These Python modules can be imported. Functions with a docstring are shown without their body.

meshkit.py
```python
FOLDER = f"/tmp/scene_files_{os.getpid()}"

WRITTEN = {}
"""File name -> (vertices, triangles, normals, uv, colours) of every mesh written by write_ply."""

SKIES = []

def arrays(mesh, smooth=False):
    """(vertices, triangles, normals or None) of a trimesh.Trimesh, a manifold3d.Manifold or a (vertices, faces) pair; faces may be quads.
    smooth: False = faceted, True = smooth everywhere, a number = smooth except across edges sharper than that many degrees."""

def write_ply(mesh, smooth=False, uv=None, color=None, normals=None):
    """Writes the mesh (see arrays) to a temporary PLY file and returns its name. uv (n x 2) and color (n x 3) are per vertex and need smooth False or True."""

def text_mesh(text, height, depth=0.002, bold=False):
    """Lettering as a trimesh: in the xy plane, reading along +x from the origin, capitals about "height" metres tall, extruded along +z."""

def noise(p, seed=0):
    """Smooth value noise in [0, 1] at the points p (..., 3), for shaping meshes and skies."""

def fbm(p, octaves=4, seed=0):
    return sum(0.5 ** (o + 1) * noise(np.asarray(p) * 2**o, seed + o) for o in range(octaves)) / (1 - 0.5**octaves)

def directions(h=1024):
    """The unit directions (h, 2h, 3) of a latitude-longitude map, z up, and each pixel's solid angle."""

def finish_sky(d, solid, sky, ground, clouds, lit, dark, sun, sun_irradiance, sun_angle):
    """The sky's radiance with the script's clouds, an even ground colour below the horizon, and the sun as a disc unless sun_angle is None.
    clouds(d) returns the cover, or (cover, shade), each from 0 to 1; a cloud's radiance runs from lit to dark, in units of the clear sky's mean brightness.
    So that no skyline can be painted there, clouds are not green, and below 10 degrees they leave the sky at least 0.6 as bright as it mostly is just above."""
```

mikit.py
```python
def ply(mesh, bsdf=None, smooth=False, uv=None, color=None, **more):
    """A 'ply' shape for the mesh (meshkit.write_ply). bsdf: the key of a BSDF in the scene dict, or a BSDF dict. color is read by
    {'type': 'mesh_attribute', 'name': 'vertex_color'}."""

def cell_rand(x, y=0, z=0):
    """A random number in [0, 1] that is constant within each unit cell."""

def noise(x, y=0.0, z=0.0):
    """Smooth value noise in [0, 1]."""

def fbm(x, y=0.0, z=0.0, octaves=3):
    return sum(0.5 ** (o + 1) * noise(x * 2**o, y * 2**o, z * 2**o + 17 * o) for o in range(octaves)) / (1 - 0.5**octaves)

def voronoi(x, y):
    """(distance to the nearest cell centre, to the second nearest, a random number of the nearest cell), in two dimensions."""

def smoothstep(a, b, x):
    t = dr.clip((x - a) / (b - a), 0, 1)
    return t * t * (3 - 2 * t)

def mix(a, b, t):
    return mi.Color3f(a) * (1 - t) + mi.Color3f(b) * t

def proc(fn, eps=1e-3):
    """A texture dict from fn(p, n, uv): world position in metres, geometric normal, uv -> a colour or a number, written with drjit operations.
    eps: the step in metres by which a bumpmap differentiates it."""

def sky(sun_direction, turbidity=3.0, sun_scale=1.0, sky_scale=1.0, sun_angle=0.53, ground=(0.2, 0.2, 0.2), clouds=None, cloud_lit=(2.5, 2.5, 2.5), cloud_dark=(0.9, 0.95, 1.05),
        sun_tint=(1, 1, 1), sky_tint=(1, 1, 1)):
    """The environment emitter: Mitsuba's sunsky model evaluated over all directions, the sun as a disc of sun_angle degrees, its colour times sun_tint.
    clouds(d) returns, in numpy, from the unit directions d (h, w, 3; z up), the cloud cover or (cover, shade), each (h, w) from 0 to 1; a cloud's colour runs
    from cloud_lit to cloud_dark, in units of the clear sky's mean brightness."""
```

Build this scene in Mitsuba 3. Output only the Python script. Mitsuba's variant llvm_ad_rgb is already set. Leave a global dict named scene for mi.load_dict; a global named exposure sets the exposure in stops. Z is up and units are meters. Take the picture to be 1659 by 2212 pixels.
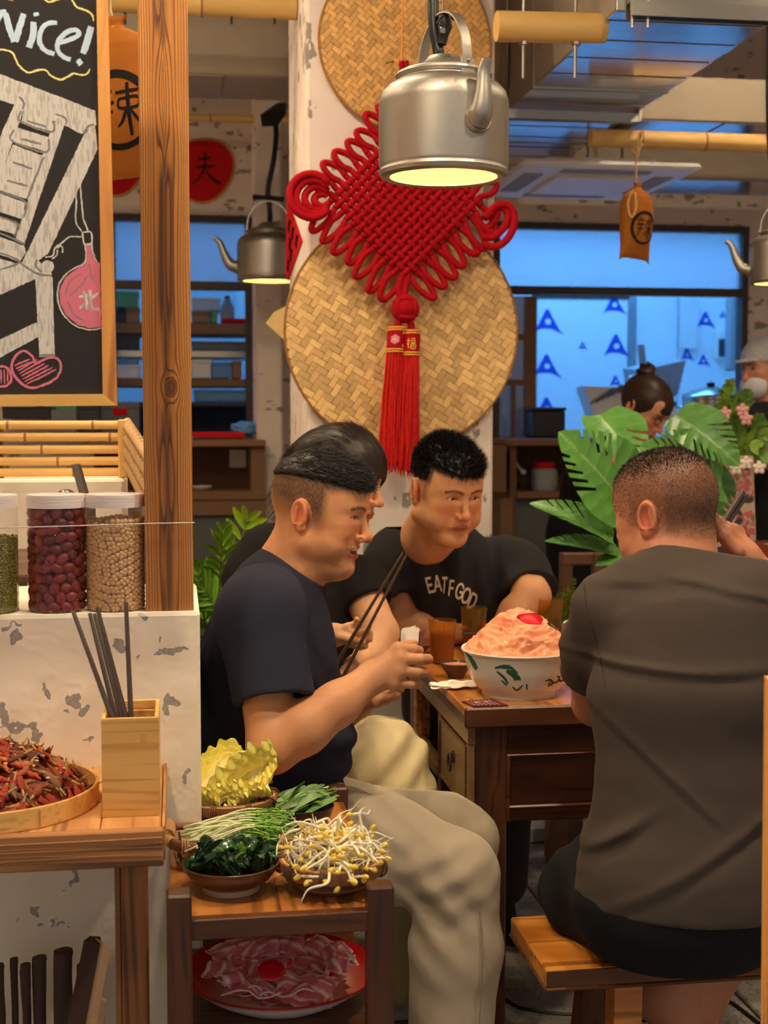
import math, random
import numpy as np
import trimesh
import manifold3d as m3
import shapely.geometry as sg
from shapely import affinity
from shapely.ops import unary_union
import mitsuba as mi
import drjit as dr
import mikit
import meshkit
from mikit import noise, fbm, smoothstep, mix
T = mi.ScalarTransform4f
scene, labels = {'type': 'scene'}, {}
exposure = 1.27
random.seed(7)
RNG = np.random.default_rng(7)
def S(r, g, b):
 """sRGB 0-255 to linear."""
 c = np.array([r, g, b], float) / 255
 return [float(x) for x in np.where(c <= 0.04045, c / 12.92, ((c + 0.055) / 1.055) ** 2.4)]
# ------------------------------------------------------------------ camera
FPX, CX, CY = 3000.0, 829.5, 1106.0
YAW, PITCH = math.radians(8.5), math.radians(-3.93)
EYE = np.array([0.0, 0.0, 1.4])
FW = np.array([math.sin(YAW) * math.cos(PITCH), math.cos(YAW) * math.cos(PITCH), math.sin(PITCH)])
RT = np.array([math.cos(YAW), -math.sin(YAW), 0.0])
UP = np.cross(RT, FW)
scene['camera'] = {'type': 'thinlens', 'fov': math.degrees(2 * math.atan(829.5 / FPX)), 'fov_axis': 'x',
    'aperture_radius': 0.0042, 'focus_distance': 2.6, 'near_clip': 0.05, 'far_clip': 60.0,
    'to_world': T().look_at(origin=EYE.tolist(), target=(EYE + FW).tolist(), up=[0, 0, 1])}
def ray(px, py):
 return FW + (px - CX) / FPX * RT - (py - CY) / FPX * UP
def P(px, py, D):
 return EYE + D * ray(px, py)
def onz(px, py, z):
 r = ray(px, py)
 return EYE + r * (z - EYE[2]) / r[2]
def ony(px, py, y):
 r = ray(px, py)
 return EYE + r * (y - EYE[1]) / r[1]
def onx(px, py, x):
 r = ray(px, py)
 return EYE + r * (x - EYE[0]) / r[0]
# ------------------------------------------------------------------ light
# unseen warm downlights above, added even ambient fill, unseen cool panels in the kitchen
scene['ambient_fill'] = {'type': 'constant', 'radiance': {'type': 'rgb', 'value': [0.185, 0.168, 0.155]}}  # even fill added from all sides to lift the dark areas
DOWN = [(-0.45, 1.45, 2.95, 210, .07), (0.25, 1.9, 2.95, 160, .06), (1.15, 2.05, 2.95, 260, .06), (-0.1, 3.5, 2.95, 150, .06),
  (0.15, 3.1, 2.95, 60, .05), (1.35, 3.9, 2.95, 170, .06), (2.0, 4.3, 3.1, 150, .06), (-0.9, 4.3, 3.1, 150, .06), (2.1, 3.2, 2.95, 110, .06), (-0.9, 3.0, 2.95, 120, .06)]
WARM = np.array([1.0, 0.79, 0.53])
KITCHEN = np.array([0.10, 0.40, 1.0])
# ------------------------------------------------------------------ helpers: naming
USED = {}
def fresh(name):
 n = USED.get(name, -1) + 1
 USED[name] = n
 return name if n == 0 else '%s_%03d' % (name, n)
def thing(name, label, cat, group=None):
 key = fresh(name)
 labels[key] = {'label': label, 'category': cat}
 if group:
  labels[key]['group'] = group
 return key
def struct(name, shape=None, label=None):
 key = fresh(name)
 labels[key] = {'kind': 'structure'}
 if label:
  labels[key]['label'] = label
 if shape is not None:
  scene[key] = shape
 return key
def part(root, name, shape, label=None, kind=None):
 key = fresh(root + '__' + name)
 scene[key] = shape
 if label or kind:
  labels[key] = {}
  if label:
   labels[key]['label'] = label
  if kind:
   labels[key]['kind'] = kind
 return key
def single(name, shape, label, cat, group=None, kind=None):
 key = thing(name, label, cat, group)
 if kind:
  labels[key]['kind'] = kind
  labels[key].pop('group', None)
 scene[key] = shape
 return key
# ------------------------------------------------------------------ helpers: materials
def mat(name, rgb=None, rough=0.6, metal=0.0, spec=0.5, two=True, base=None, bump=None, **kw):
 b = {'type': 'principled', 'base_color': base if base is not None else {'type': 'rgb', 'value': S(*rgb)},
  'roughness': rough, 'metallic': metal, **kw}
 if metal == 0.0:
  b['specular'] = spec
 if bump is not None:
  b = {'type': 'bumpmap', 'arbitrary': bump[0], 'scale': bump[1], 'bsdf': b}
 scene[name] = {'type': 'twosided', 'bsdf': b} if two else b
 return name
VC = {'type': 'mesh_attribute', 'name': 'vertex_color'}
mat('painted_rough', rough=0.75, spec=0.3, base=VC)
mat('painted_satin', rough=0.45, spec=0.5, base=VC)
mat('painted_gloss', rough=0.16, spec=0.6, base=VC)
mat('skin', rough=0.5, spec=0.38, base=VC)
mat('cloth', rough=0.9, spec=0.12, base=VC, sheen=0.25)
# ------------------------------------------------------------------ helpers: meshes
def tm(v, f):
 v, f = np.asarray(v, float), np.asarray(f, int)
 if f.ndim == 2 and f.shape[1] == 4:
  f = np.vstack([f[:, [0, 1, 2]], f[:, [0, 2, 3]]])
 return trimesh.Trimesh(v, f, process=False)
def cat(ms):
 return trimesh.util.concatenate(ms) if len(ms) > 1 else ms[0]
def box(lo, hi, b=0.0):
 lo, hi = np.minimum(lo, hi).astype(float), np.maximum(lo, hi).astype(float)
 if b <= 0:
  m = trimesh.creation.box(extents=hi - lo)
  m.apply_translation((lo + hi) / 2)
  return m
 b = min(b, (hi - lo).min() * 0.45)
 pts = []
 for k in range(3):
  d = np.full(3, b)
  d[k] = 0
  a, c = lo + d, hi - d
  pts += [(x, y, z) for x in (a[0], c[0]) for y in (a[1], c[1]) for z in (a[2], c[2])]
 return trimesh.convex.convex_hull(np.array(pts))
def hull(pts):
 return trimesh.convex.convex_hull(np.asarray(pts, float))
def prism8(front4, back4):
 """Hexahedron from two quads."""
 return hull(list(front4) + list(back4))
def lathe(prof, n=40, at=(0, 0, 0)):
 """Closed or open profile [(r, z)...] turned about z."""
 prof = np.asarray(prof, float)
 k = len(prof)
 a = np.arange(n) * 2 * np.pi / n
 v = np.stack([prof[:, None, 0] * np.cos(a), prof[:, None, 0] * np.sin(a), np.repeat(prof[:, 1:2], n, 1)], -1).reshape(-1, 3)
 f = []
 i, j = np.meshgrid(np.arange(k - 1), np.arange(n), indexing='ij')
 j2 = (j + 1) % n
 q = np.stack([i * n + j, i * n + j2, (i + 1) * n + j2, (i + 1) * n + j], -1).reshape(-1, 4)
 m = tm(v, q)
 m.apply_translation(at)
 return m
def frames(p):
 p = np.asarray(p, float)
 t = np.gradient(p, axis=0)
 t /= np.linalg.norm(t, axis=1, keepdims=True) + 1e-12
 n = np.zeros_like(p)
 a = np.cross(t[0], [0, 0, 1.0])
 if np.linalg.norm(a) < 0.1:
  a = np.cross(t[0], [1.0, 0, 0])
 n[0] = a / np.linalg.norm(a)
 for i in range(1, len(p)):
  a = n[i - 1] - t[i] * (n[i - 1] @ t[i])
  n[i] = a / (np.linalg.norm(a) + 1e-12)
 return t, n, np.cross(t, n)
def tube(p, r, sides=8, caps=True, flat=1.0, up=None, closed=False):
 """Polyline as a tube; r a number or one per point; flat squashes along the second normal."""
 p = np.asarray(p, float)
 t, n, b = frames(p)
 if up is not None:
  b = np.broadcast_to(np.asarray(up, float), p.shape)
  b = b - t * (b * t).sum(1, keepdims=True)
  b = b / (np.linalg.norm(b, axis=1, keepdims=True) + 1e-12)
  n = np.cross(b, t)
 r = np.broadcast_to(np.asarray(r, float), (len(p),))
 a = np.arange(sides) * 2 * np.pi / sides
 v = (p[:, None] + r[:, None, None] * (np.cos(a)[None, :, None] * n[:, None] + flat * np.sin(a)[None, :, None] * b[:, None])).reshape(-1, 3)
 k = len(p)
 i, j = np.meshgrid(np.arange(k if closed else k - 1), np.arange(sides), indexing='ij')
 i2, j2 = (i + 1) % k, (j + 1) % sides
 q = np.stack([i * sides + j, i * sides + j2, i2 * sides + j2, i2 * sides + j], -1).reshape(-1, 4)
 f = np.vstack([q[:, [0, 1, 2]], q[:, [0, 2, 3]]])
 if caps and not closed:
  v = np.vstack([v, p[:1], p[-1:]])
  jj = np.arange(sides)
  f = np.vstack([f, np.stack([np.full(sides, len(v) - 2), (jj + 1) % sides, jj], 1),
     np.stack([np.full(sides, len(v) - 1), (k - 1) * sides + jj, (k - 1) * sides + (jj + 1) % sides], 1)])
 return tm(v, f)
def spline(pts, n=24, closed=False):
 """Catmull-Rom through the points."""
 p = np.asarray(pts, float)
 if closed:
  p = np.vstack([p[-1:], p, p[:2]])
 else:
  p = np.vstack([2 * p[0] - p[1], p, 2 * p[-1] - p[-2]])
 m = len(p) - 3
 u = np.linspace(0, m, n, endpoint=not closed)
 i = np.minimum(u.astype(int), m - 1)
 t = (u - i)[:, None]
 a, b, c, d = p[i], p[i + 1], p[i + 2], p[i + 3]
 return 0.5 * (2 * b + (c - a) * t + (2 * a - 5 * b + 4 * c - d) * t ** 2 + (3 * b - a - 3 * c + d) * t ** 3)
def extrude(poly, depth):
 """Shapely polygon(s) in xy extruded along z from 0 to depth."""
 gs = [g for g in getattr(poly, 'geoms', [poly]) if g.geom_type == 'Polygon' and g.area > 1e-10]
 return cat([trimesh.creation.extrude_polygon(g, depth, engine='earcut') for g in gs])
def frame_m(o, x, y, z):
 m = np.eye(4)
 m[:3, 0], m[:3, 1], m[:3, 2], m[:3, 3] = x, y, z, o
 return m
def moved(m, mtx):
 m = m.copy()
 m.apply_transform(mtx)
 return m
def rot(axis, deg):
 return trimesh.transformations.rotation_matrix(math.radians(deg), axis)
def trans(v):
 return trimesh.transformations.translation_matrix(v)
def xz_plate(poly, y, depth):
 """A polygon given in (x, z) as a plate with its front at y, going back by depth."""
 m = extrude(poly, depth)
 v = m.vertices
 return tm(np.stack([v[:, 0], y + v[:, 2], v[:, 1]], 1), np.asarray(m.faces)[:, ::-1])
def pxpoly(pts, y):
 """Outline measured on the photograph, set on the plane y: shapely polygon in (x, z)."""
 q = [ony(a, b, y) for a, b in pts]
 g = sg.Polygon([(w[0], w[2]) for w in q])
 return g if g.is_valid else g.buffer(0)
def stroke(pts, w, taper=0.25, n=18):
 """Brush stroke in the plane as a polygon: points (x, y), width w (number or list of two)."""
 p = spline(np.asarray(pts, float), n) if len(pts) > 2 else np.linspace(pts[0], pts[1], 8)
 wd = np.interp(np.linspace(0, 1, len(p)), [0, 1], [w, w] if np.isscalar(w) else w)
 u = np.linspace(0, 1, len(p))
 wd = wd * (1 - taper * np.abs(2 * u - 1) ** 3)
 t = np.gradient(p, axis=0)
 t /= np.linalg.norm(t, axis=1, keepdims=True) + 1e-9
 nn = np.stack([-t[:, 1], t[:, 0]], 1) * wd[:, None] / 2
 g = sg.Polygon(np.vstack([p + nn, (p - nn)[::-1]]))
 return g if g.is_valid else g.buffer(0)
def grid_mesh(v):
 """(a, b, 3) array of points as a sheet."""
 a, b = v.shape[:2]
 i, j = np.meshgrid(np.arange(a - 1), np.arange(b - 1), indexing='ij')
 q = np.stack([i * b + j, (i + 1) * b + j, (i + 1) * b + j + 1, i * b + j + 1], -1).reshape(-1, 4)
 return tm(v.reshape(-1, 3), q)
def slab(v, th):
 """Sheet (a, b, 3) given thickness th along its normals, closed."""
 v = np.asarray(v, float)
 a, b = v.shape[:2]
 du, dv = np.gradient(v, axis=0), np.gradient(v, axis=1)
 n = np.cross(du, dv)
 n /= np.linalg.norm(n, axis=2, keepdims=True) + 1e-12
 m1, m2 = grid_mesh(v + n * th / 2), grid_mesh(v - n * th / 2)
 k = a * b
 ring = [(0, j) for j in range(b)] + [(i, b - 1) for i in range(1, a)] + [(a - 1, j) for j in range(b - 2, -1, -1)] + [(i, 0) for i in range(a - 2, 0, -1)]
 ids = np.array([i * b + j for i, j in ring])
 nx = np.roll(ids, -1)
 side = np.stack([ids, nx, nx + k, ids + k], 1)
 f = np.vstack([m1.faces, np.asarray(m2.faces)[:, ::-1] + k, side[:, [0, 2, 1]], side[:, [0, 3, 2]]])
 return tm(np.vstack([m1.vertices, m2.vertices]), f)
def colored(m, rgb, bsdf='painted_rough', smooth=True, var=0.0, scale=40.0, seed=0):
 """Mesh with a per-vertex colour; rgb one sRGB colour, or linear (n, 3)."""
 n = len(m.vertices)
 c = np.asarray(rgb, float)
 if c.ndim == 1:
  c = np.tile(S(*c), (n, 1))
 if var:
  c = c * (1 + var * 2 * (meshkit.fbm(np.asarray(m.vertices) * scale + seed, 3, seed) - 0.5))[:, None]
 return mikit.ply(m, bsdf, smooth=smooth, color=np.clip(c, 0, 1))
FINISH = {'rough': (0.75, 0.3), 'satin': (0.45, 0.5), 'leaf': (0.36, 0.45), 'gloss': (0.15, 0.65)}
def toned(m, rgb, finish='satin', smooth=True, step=8):
 """Mesh in one plain colour out of a shared palette (colours rounded so that alike pieces share a material)."""
 q = [int(min(255, max(0, round(float(v) / step) * step))) for v in rgb]
 name = 'tone_%d_%d_%d_%s' % (*q, finish)
 if name not in scene:
  r, sp = FINISH[finish]
  mat(name, q, r, spec=sp)
 return mikit.ply(m, name, smooth=smooth)
# ------------------------------------------------------------------ helpers: implicit surfaces
def smin(a, b, k):
 h = np.clip(0.5 + 0.5 * (b - a) / k, 0, 1)
 return b + (a - b) * h - k * h * (1 - h)
def smax(a, b, k):
 return -smin(-a, -b, k)
def union(k, *ds):
 d = ds[0]
 for e in ds[1:]:
  d = smin(d, e, k)
 return d
def sph(p, c, r):
 return np.linalg.norm(p - np.asarray(c, float), axis=1) - r
def ell(p, c, r, R=None):
 q = p - np.asarray(c, float)
 if R is not None:
  q = q @ R
 r = np.asarray(r, float)
 k0 = np.linalg.norm(q / r, axis=1)
 k1 = np.linalg.norm(q / (r * r), axis=1)
 return k0 * (k0 - 1) / np.maximum(k1, 1e-9)
def cone(p, a, b, ra, rb):
 a, b = np.asarray(a, float), np.asarray(b, float)
 d = b - a
 q = p - a
 t = np.clip(q @ d / max(d @ d, 1e-12), 0, 1)
 return np.linalg.norm(q - t[:, None] * d, axis=1) - (ra + (rb - ra) * t)
def chain(p, pts, rs, k):
 d = cone(p, pts[0], pts[1], rs[0], rs[1])
 for i in range(1, len(pts) - 1):
  d = smin(d, cone(p, pts[i], pts[i + 1], rs[i], rs[i + 1]), k)
 return d
def plane(p, o, n):
 n = np.asarray(n, float)
 return (p - np.asarray(o, float)) @ (n / np.linalg.norm(n))
def surfnet(f, lo, hi, h):
 """Naive surface nets of the implicit function f (negative inside) in a box, evaluated finely only near the surface."""
 lo, hi = np.asarray(lo, float), np.asarray(hi, float)
 c = 4
 nc = np.maximum(np.ceil((hi - lo) / (h * c)).astype(int), 2)
 g = np.stack(np.meshgrid(*[np.arange(k + 1) for k in nc], indexing='ij'), -1).reshape(-1, 3)
 dc = f(lo + g * h * c).reshape(nc + 1)
 n = nc * c + 1
 near = np.abs(dc) < h * c * 2.2
 i = [np.minimum((np.arange(m) + c // 2) // c, k) for m, k in zip(n, nc)]
 d = dc[np.ix_(*i)].copy()
 mask = near[np.ix_(*i)]
 idx = np.argwhere(mask)
 vals = np.empty(len(idx))
 for s in range(0, len(idx), 400000):
  vals[s:s + 400000] = f(lo + idx[s:s + 400000] * h)
 d[mask] = vals
 s = d < 0
 e = np.stack([s[a:n[0] - 1 + a, b:n[1] - 1 + b, q:n[2] - 1 + q] for a in (0, 1) for b in (0, 1) for q in (0, 1)], -1)
 cnt = e.sum(-1)
 act = np.argwhere((cnt > 0) & (cnt < 8))
 off = np.array([(a, b, q) for a in (0, 1) for b in (0, 1) for q in (0, 1)])
 cv = np.stack([d[tuple((act + o).T)] for o in off], -1)
 pos, w = np.zeros((len(act), 3)), np.zeros(len(act))
 for a in range(8):
  for b in range(a + 1, 8):
   if np.abs(off[a] - off[b]).sum() == 1:
    x = (cv[:, a] < 0) != (cv[:, b] < 0)
    t = np.where(x, cv[:, a] / np.where(x, cv[:, a] - cv[:, b], 1), 0)
    pos += np.where(x[:, None], off[a] + t[:, None] * (off[b] - off[a]), 0)
    w += x
 v = lo + (act + pos / w[:, None]) * h
 ids = np.full(n - 1, -1, np.int64)
 ids[tuple(act.T)] = np.arange(len(act))
 quads = []
 for ax in range(3):
  sl0 = [slice(None)] * 3
  sl1 = [slice(None)] * 3
  sl0[ax], sl1[ax] = slice(0, -1), slice(1, None)
  ch = np.argwhere(s[tuple(sl0)] != s[tuple(sl1)])
  u, w2 = (ax + 1) % 3, (ax + 2) % 3
  ok = (ch[:, u] > 0) & (ch[:, w2] > 0) & (ch[:, u] < n[u] - 1) & (ch[:, w2] < n[w2] - 1)
  ch = ch[ok]
  eu, ew = np.eye(3, dtype=int)[u], np.eye(3, dtype=int)[w2]
  q = np.stack([ids[tuple((ch - eu - ew).T)], ids[tuple((ch - ew).T)], ids[tuple(ch.T)], ids[tuple((ch - eu).T)]], 1)
  inside = s[tuple(ch.T)]
  q[~inside] = q[~inside][:, ::-1]
  quads.append(q)
 q = np.vstack(quads)
 q = q[(q >= 0).all(1)]
 return tm(v, q)
def smooth_mesh(m, it=2):
 from scipy.sparse import coo_matrix
 v, e = np.array(m.vertices), m.edges_unique
 n = len(v)
 w = coo_matrix((np.ones(2 * len(e)), (np.r_[e[:, 0], e[:, 1]], np.r_[e[:, 1], e[:, 0]])), shape=(n, n)).tocsr()
 deg = np.maximum(np.asarray(w.sum(1)).ravel(), 1)[:, None]
 lone = np.asarray(w.sum(1)).ravel() == 0
 for k in range(2 * it):
  d = w @ v / deg - v
  d[lone] = 0
  v = v + (0.5, -0.52)[k % 2] * d
 return tm(v, m.faces)
def multires(f, lo, hi, h, boxes, hf):
 """Coarse surface with finer patches inside the boxes, as one mesh."""
 m = surfnet(f, lo, hi, h)
 out = []
 cen = m.triangles_center
 keep = np.ones(len(cen), bool)
 for a, b in boxes:
  a, b = np.asarray(a), np.asarray(b)
  keep &= ~((cen > a + 1.2 * h).all(1) & (cen < b - 1.2 * h).all(1))
  out.append(surfnet(f, a, b, hf))
 m.update_faces(keep)
 m.remove_unreferenced_vertices()
 return cat([m] + out)
def ringp(c, rx, ry, z, n=56, a0=0.0):
 a = np.linspace(0, 2 * np.pi, n, endpoint=False) + a0
 return np.stack([c[0] + rx * np.cos(a), c[1] + ry * np.sin(a), np.full(n, c[2] + z)], 1)
# ------------------------------------------------------------------ procedural materials
def wood_fn(axis, light, mid, dark, fine=150.0, seed=0.0):
 L, Md, Dk = S(*light), S(*mid), S(*dark)
 o = [i for i in range(3) if i != axis]
 def fn(p, n, uv):
  g, u, w = p[axis], p[o[0]], p[o[1]]
  wob = fbm(g * 2.2 + seed, u * 9, w * 9, 2)
  a = noise(u * fine + wob * 7, w * fine + wob * 7, g * 2.0 + seed)
  b = fbm(u * 30 + wob * 3, w * 30 + wob * 3, g * 3.0 + seed, 2)
  c = noise(u * fine * 4, w * fine * 4, g * 18)
  col = mix(Md, L, smoothstep(0.25, 0.75, b))
  return mix(col, Dk, smoothstep(0.55, 0.85, a) * 0.65 + 0.15 * c)
 return fn
def wood_bump(axis, fine=150.0):
 o = [i for i in range(3) if i != axis]
 def fn(p, n, uv):
  return noise(p[o[0]] * fine, p[o[1]] * fine, p[axis] * 3.0)
 return fn
def wmat(name, axis, light, mid, dark, rough, fine=150.0, seed=0.0, spec=0.5, **kw):
 mat(name, base=mikit.proc(wood_fn(axis, light, mid, dark, fine, seed)), rough=rough, spec=spec, **kw)
wmat('dark_wood_x', 0, (102, 58, 31), (78, 42, 23), (40, 20, 12), 0.32, 120)
wmat('dark_wood_z', 2, (92, 53, 29), (70, 38, 22), (36, 18, 11), 0.34, 120, 3.0)
wmat('honey_wood_x', 0, (205, 135, 55), (176, 104, 36), (110, 58, 20), 0.3, 90, 5.0)
wmat('honey_wood_y', 1, (190, 125, 62), (158, 96, 44), (95, 52, 22), 0.33, 90, 8.0)
wmat('rustic_wood_y', 1, (214, 160, 98), (180, 122, 66), (90, 52, 26), 0.6, 130, 1.0)
wmat('rustic_wood_x', 0, (176, 120, 70), (134, 86, 48), (66, 38, 20), 0.7, 190, 2.0)
wmat('rustic_wood_z', 2, (150, 96, 50), (120, 74, 38), (60, 34, 18), 0.7, 140, 4.0)
wmat('bamboo_board', 0, (236, 190, 112), (222, 168, 88), (190, 132, 60), 0.45, 220, 6.0)
wmat('frame_wood_z', 2, (226, 160, 84), (208, 138, 66), (160, 96, 40), 0.45, 70, 9.0)
CHIP = {'half_wall': [(40, 1378, 14, 15), (250, 1385, 9, 14), (258, 1402, 7, 10), (345, 1408, 14, 11), (380, 1410, 32, 8), (298, 1419, 6, 9), (100, 1496, 7, 16), (162, 1510, 16, 12), (183, 1528, 13, 14),
     (145, 1535, 14, 6), (372, 1512, 12, 14), (366, 1532, 8, 12), (8, 1545, 14, 30), (40, 1572, 40, 10), (75, 1586, 12, 10), (198, 1599, 8, 4), (305, 1330, 10, 8), (343, 1378, 3, 7),
     (398, 1682, 9, 18), (410, 1668, 12, 9), (36, 1354, 22, 4), (252, 1462, 6, 6),
     (160, 1897, 8, 18), (134, 1923, 5, 4), (80, 1972, 7, 7), (118, 1984, 6, 12), (92, 1998, 9, 5), (136, 2001, 8, 4), (36, 1993, 5, 3)]}
def half_wall_fn(p, n, uv):
 base = mix(S(246, 236, 216), S(236, 224, 202), smoothstep(0.35, 0.65, fbm(p[0] * 9, p[2] * 9, p[1] * 9, 3)))
 wx = (fbm(p[0] * 55, p[2] * 55, 1.0, 3) - 0.5) * 0.030
 wz = (fbm(p[0] * 55, p[2] * 55, 9.0, 3) - 0.5) * 0.030
 d = mi.Float(9.0)
 for a, b, rx, rz in CHIP['half_wall']:
  q = [float(v) for v in ony(a, b, 2.377)]
  s = 2.4 / FPX
  d = dr.minimum(d, dr.sqrt(dr.square((p[0] + wx - q[0]) / (rx * s)) + dr.square((p[2] + wz - q[2]) / (rz * s))))
 side = smoothstep(0.5, 0.9, dr.abs(n[1]))
 chip = (1 - smoothstep(0.92, 1.0, d)) * side
 rim = (1 - smoothstep(1.0, 1.25, d)) * side
 base = mix(base, S(250, 243, 232), rim * 0.6)
 return mix(base, mix(S(176, 170, 160), S(150, 146, 138), noise(p[0] * 300, p[2] * 300)), chip)
def plaster_bump(p, n, uv):
 return fbm(p[0] * 16, p[1] * 16, p[2] * 16, 3) + 0.25 * noise(p[0] * 120, p[1] * 120, p[2] * 120)
mat('half_wall_plaster', base=mikit.proc(half_wall_fn), rough=0.85, spec=0.2, bump=(mikit.proc(plaster_bump), 0.0025))
def pillar_fn(p, n, uv):
 base = mix(S(232, 220, 208), S(222, 206, 196), smoothstep(0.3, 0.7, fbm(p[0] * 4, p[1] * 4, p[2] * 4, 3)))
 t = fbm(p[0] * 30, p[1] * 30 + 7, p[2] * 13, 4)
 t2 = fbm(p[0] * 5 + 3, p[1] * 5, p[2] * 4, 2)
 return mix(base, S(150, 140, 128), smoothstep(0.655, 0.67, t * 0.75 + t2 * 0.29))
mat('pillar_plaster', base=mikit.proc(pillar_fn), rough=0.85, spec=0.2)
def chipped_fn(p, n, uv):
 t = fbm(p[0] * 20, p[1] * 20, p[2] * 30, 4)
 return mix(S(222, 208, 196), S(112, 106, 98), smoothstep(0.675, 0.70, t) * 0.8)
mat('chipped_plaster', base=mikit.proc(chipped_fn), rough=0.85, spec=0.2)
def stone_fn(p, n, uv):
 t = fbm(p[0] * 9, p[1] * 9, p[2] * 9, 4)
 return mix(mix(S(92, 88, 82), S(150, 145, 136), smoothstep(0.3, 0.7, t)), S(60, 58, 55), smoothstep(0.6, 0.8, noise(p[0] * 160, p[1] * 160, p[2] * 160)) * 0.5)
mat('paving', base=mikit.proc(stone_fn), rough=0.45, spec=0.5)
def granite_fn(p, n, uv):
 t = noise(p[0] * 230, p[1] * 230, p[2] * 230)
 return mix(S(190, 178, 158), S(104, 98, 90), smoothstep(0.5, 0.7, t))
mat('granite', base=mikit.proc(granite_fn), rough=0.6)
mat('joint', (52, 50, 48), 0.9)
mat('ceiling_paint', (172, 156, 146), 0.9, spec=0.2)
mat('duct_grey', (158, 146, 128), 0.55, spec=0.3)
mat('foil', (215, 215, 218), 0.16, metal=1.0)
mat('galvanised', (168, 165, 158), 0.34, metal=1.0)
mat('steel', (190, 186, 178), 0.22, metal=1.0)
mat('black_iron', (28, 27, 27), 0.5)
mat('black_plastic', (22, 22, 24), 0.4)
mat('dark_frame', (58, 44, 36), 0.5)
mat('white_plastic', (228, 226, 224), 0.4)
mat('kitchen_white', (235, 238, 240), 0.6, spec=0.3)
mat('kitchen_grey', (150, 152, 156), 0.6)
mat('blue_print', (20, 70, 190), 0.6)
mat('slate', (46, 52, 60), 0.6)
mat('shelf_brown', (124, 86, 56), 0.55)
mat('cabinet_brown', (112, 80, 52), 0.55)
mat('cabinet_inside', (98, 70, 48), 0.8)
mat('grey_panel', (78, 82, 82), 0.6)
mat('pole_bamboo', (222, 180, 106), 0.5)
mat('pole_node', (150, 104, 56), 0.6)
mat('red_paper', (196, 20, 26), 0.8, spec=0.2)
mat('gold_edge', (186, 142, 62), 0.6)
mat('ink', (24, 20, 20), 0.8, spec=0.2)
mat('ebony', (74, 62, 56), 0.45)
mat('rope_tan', (196, 160, 116), 0.9, spec=0.1)
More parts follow.
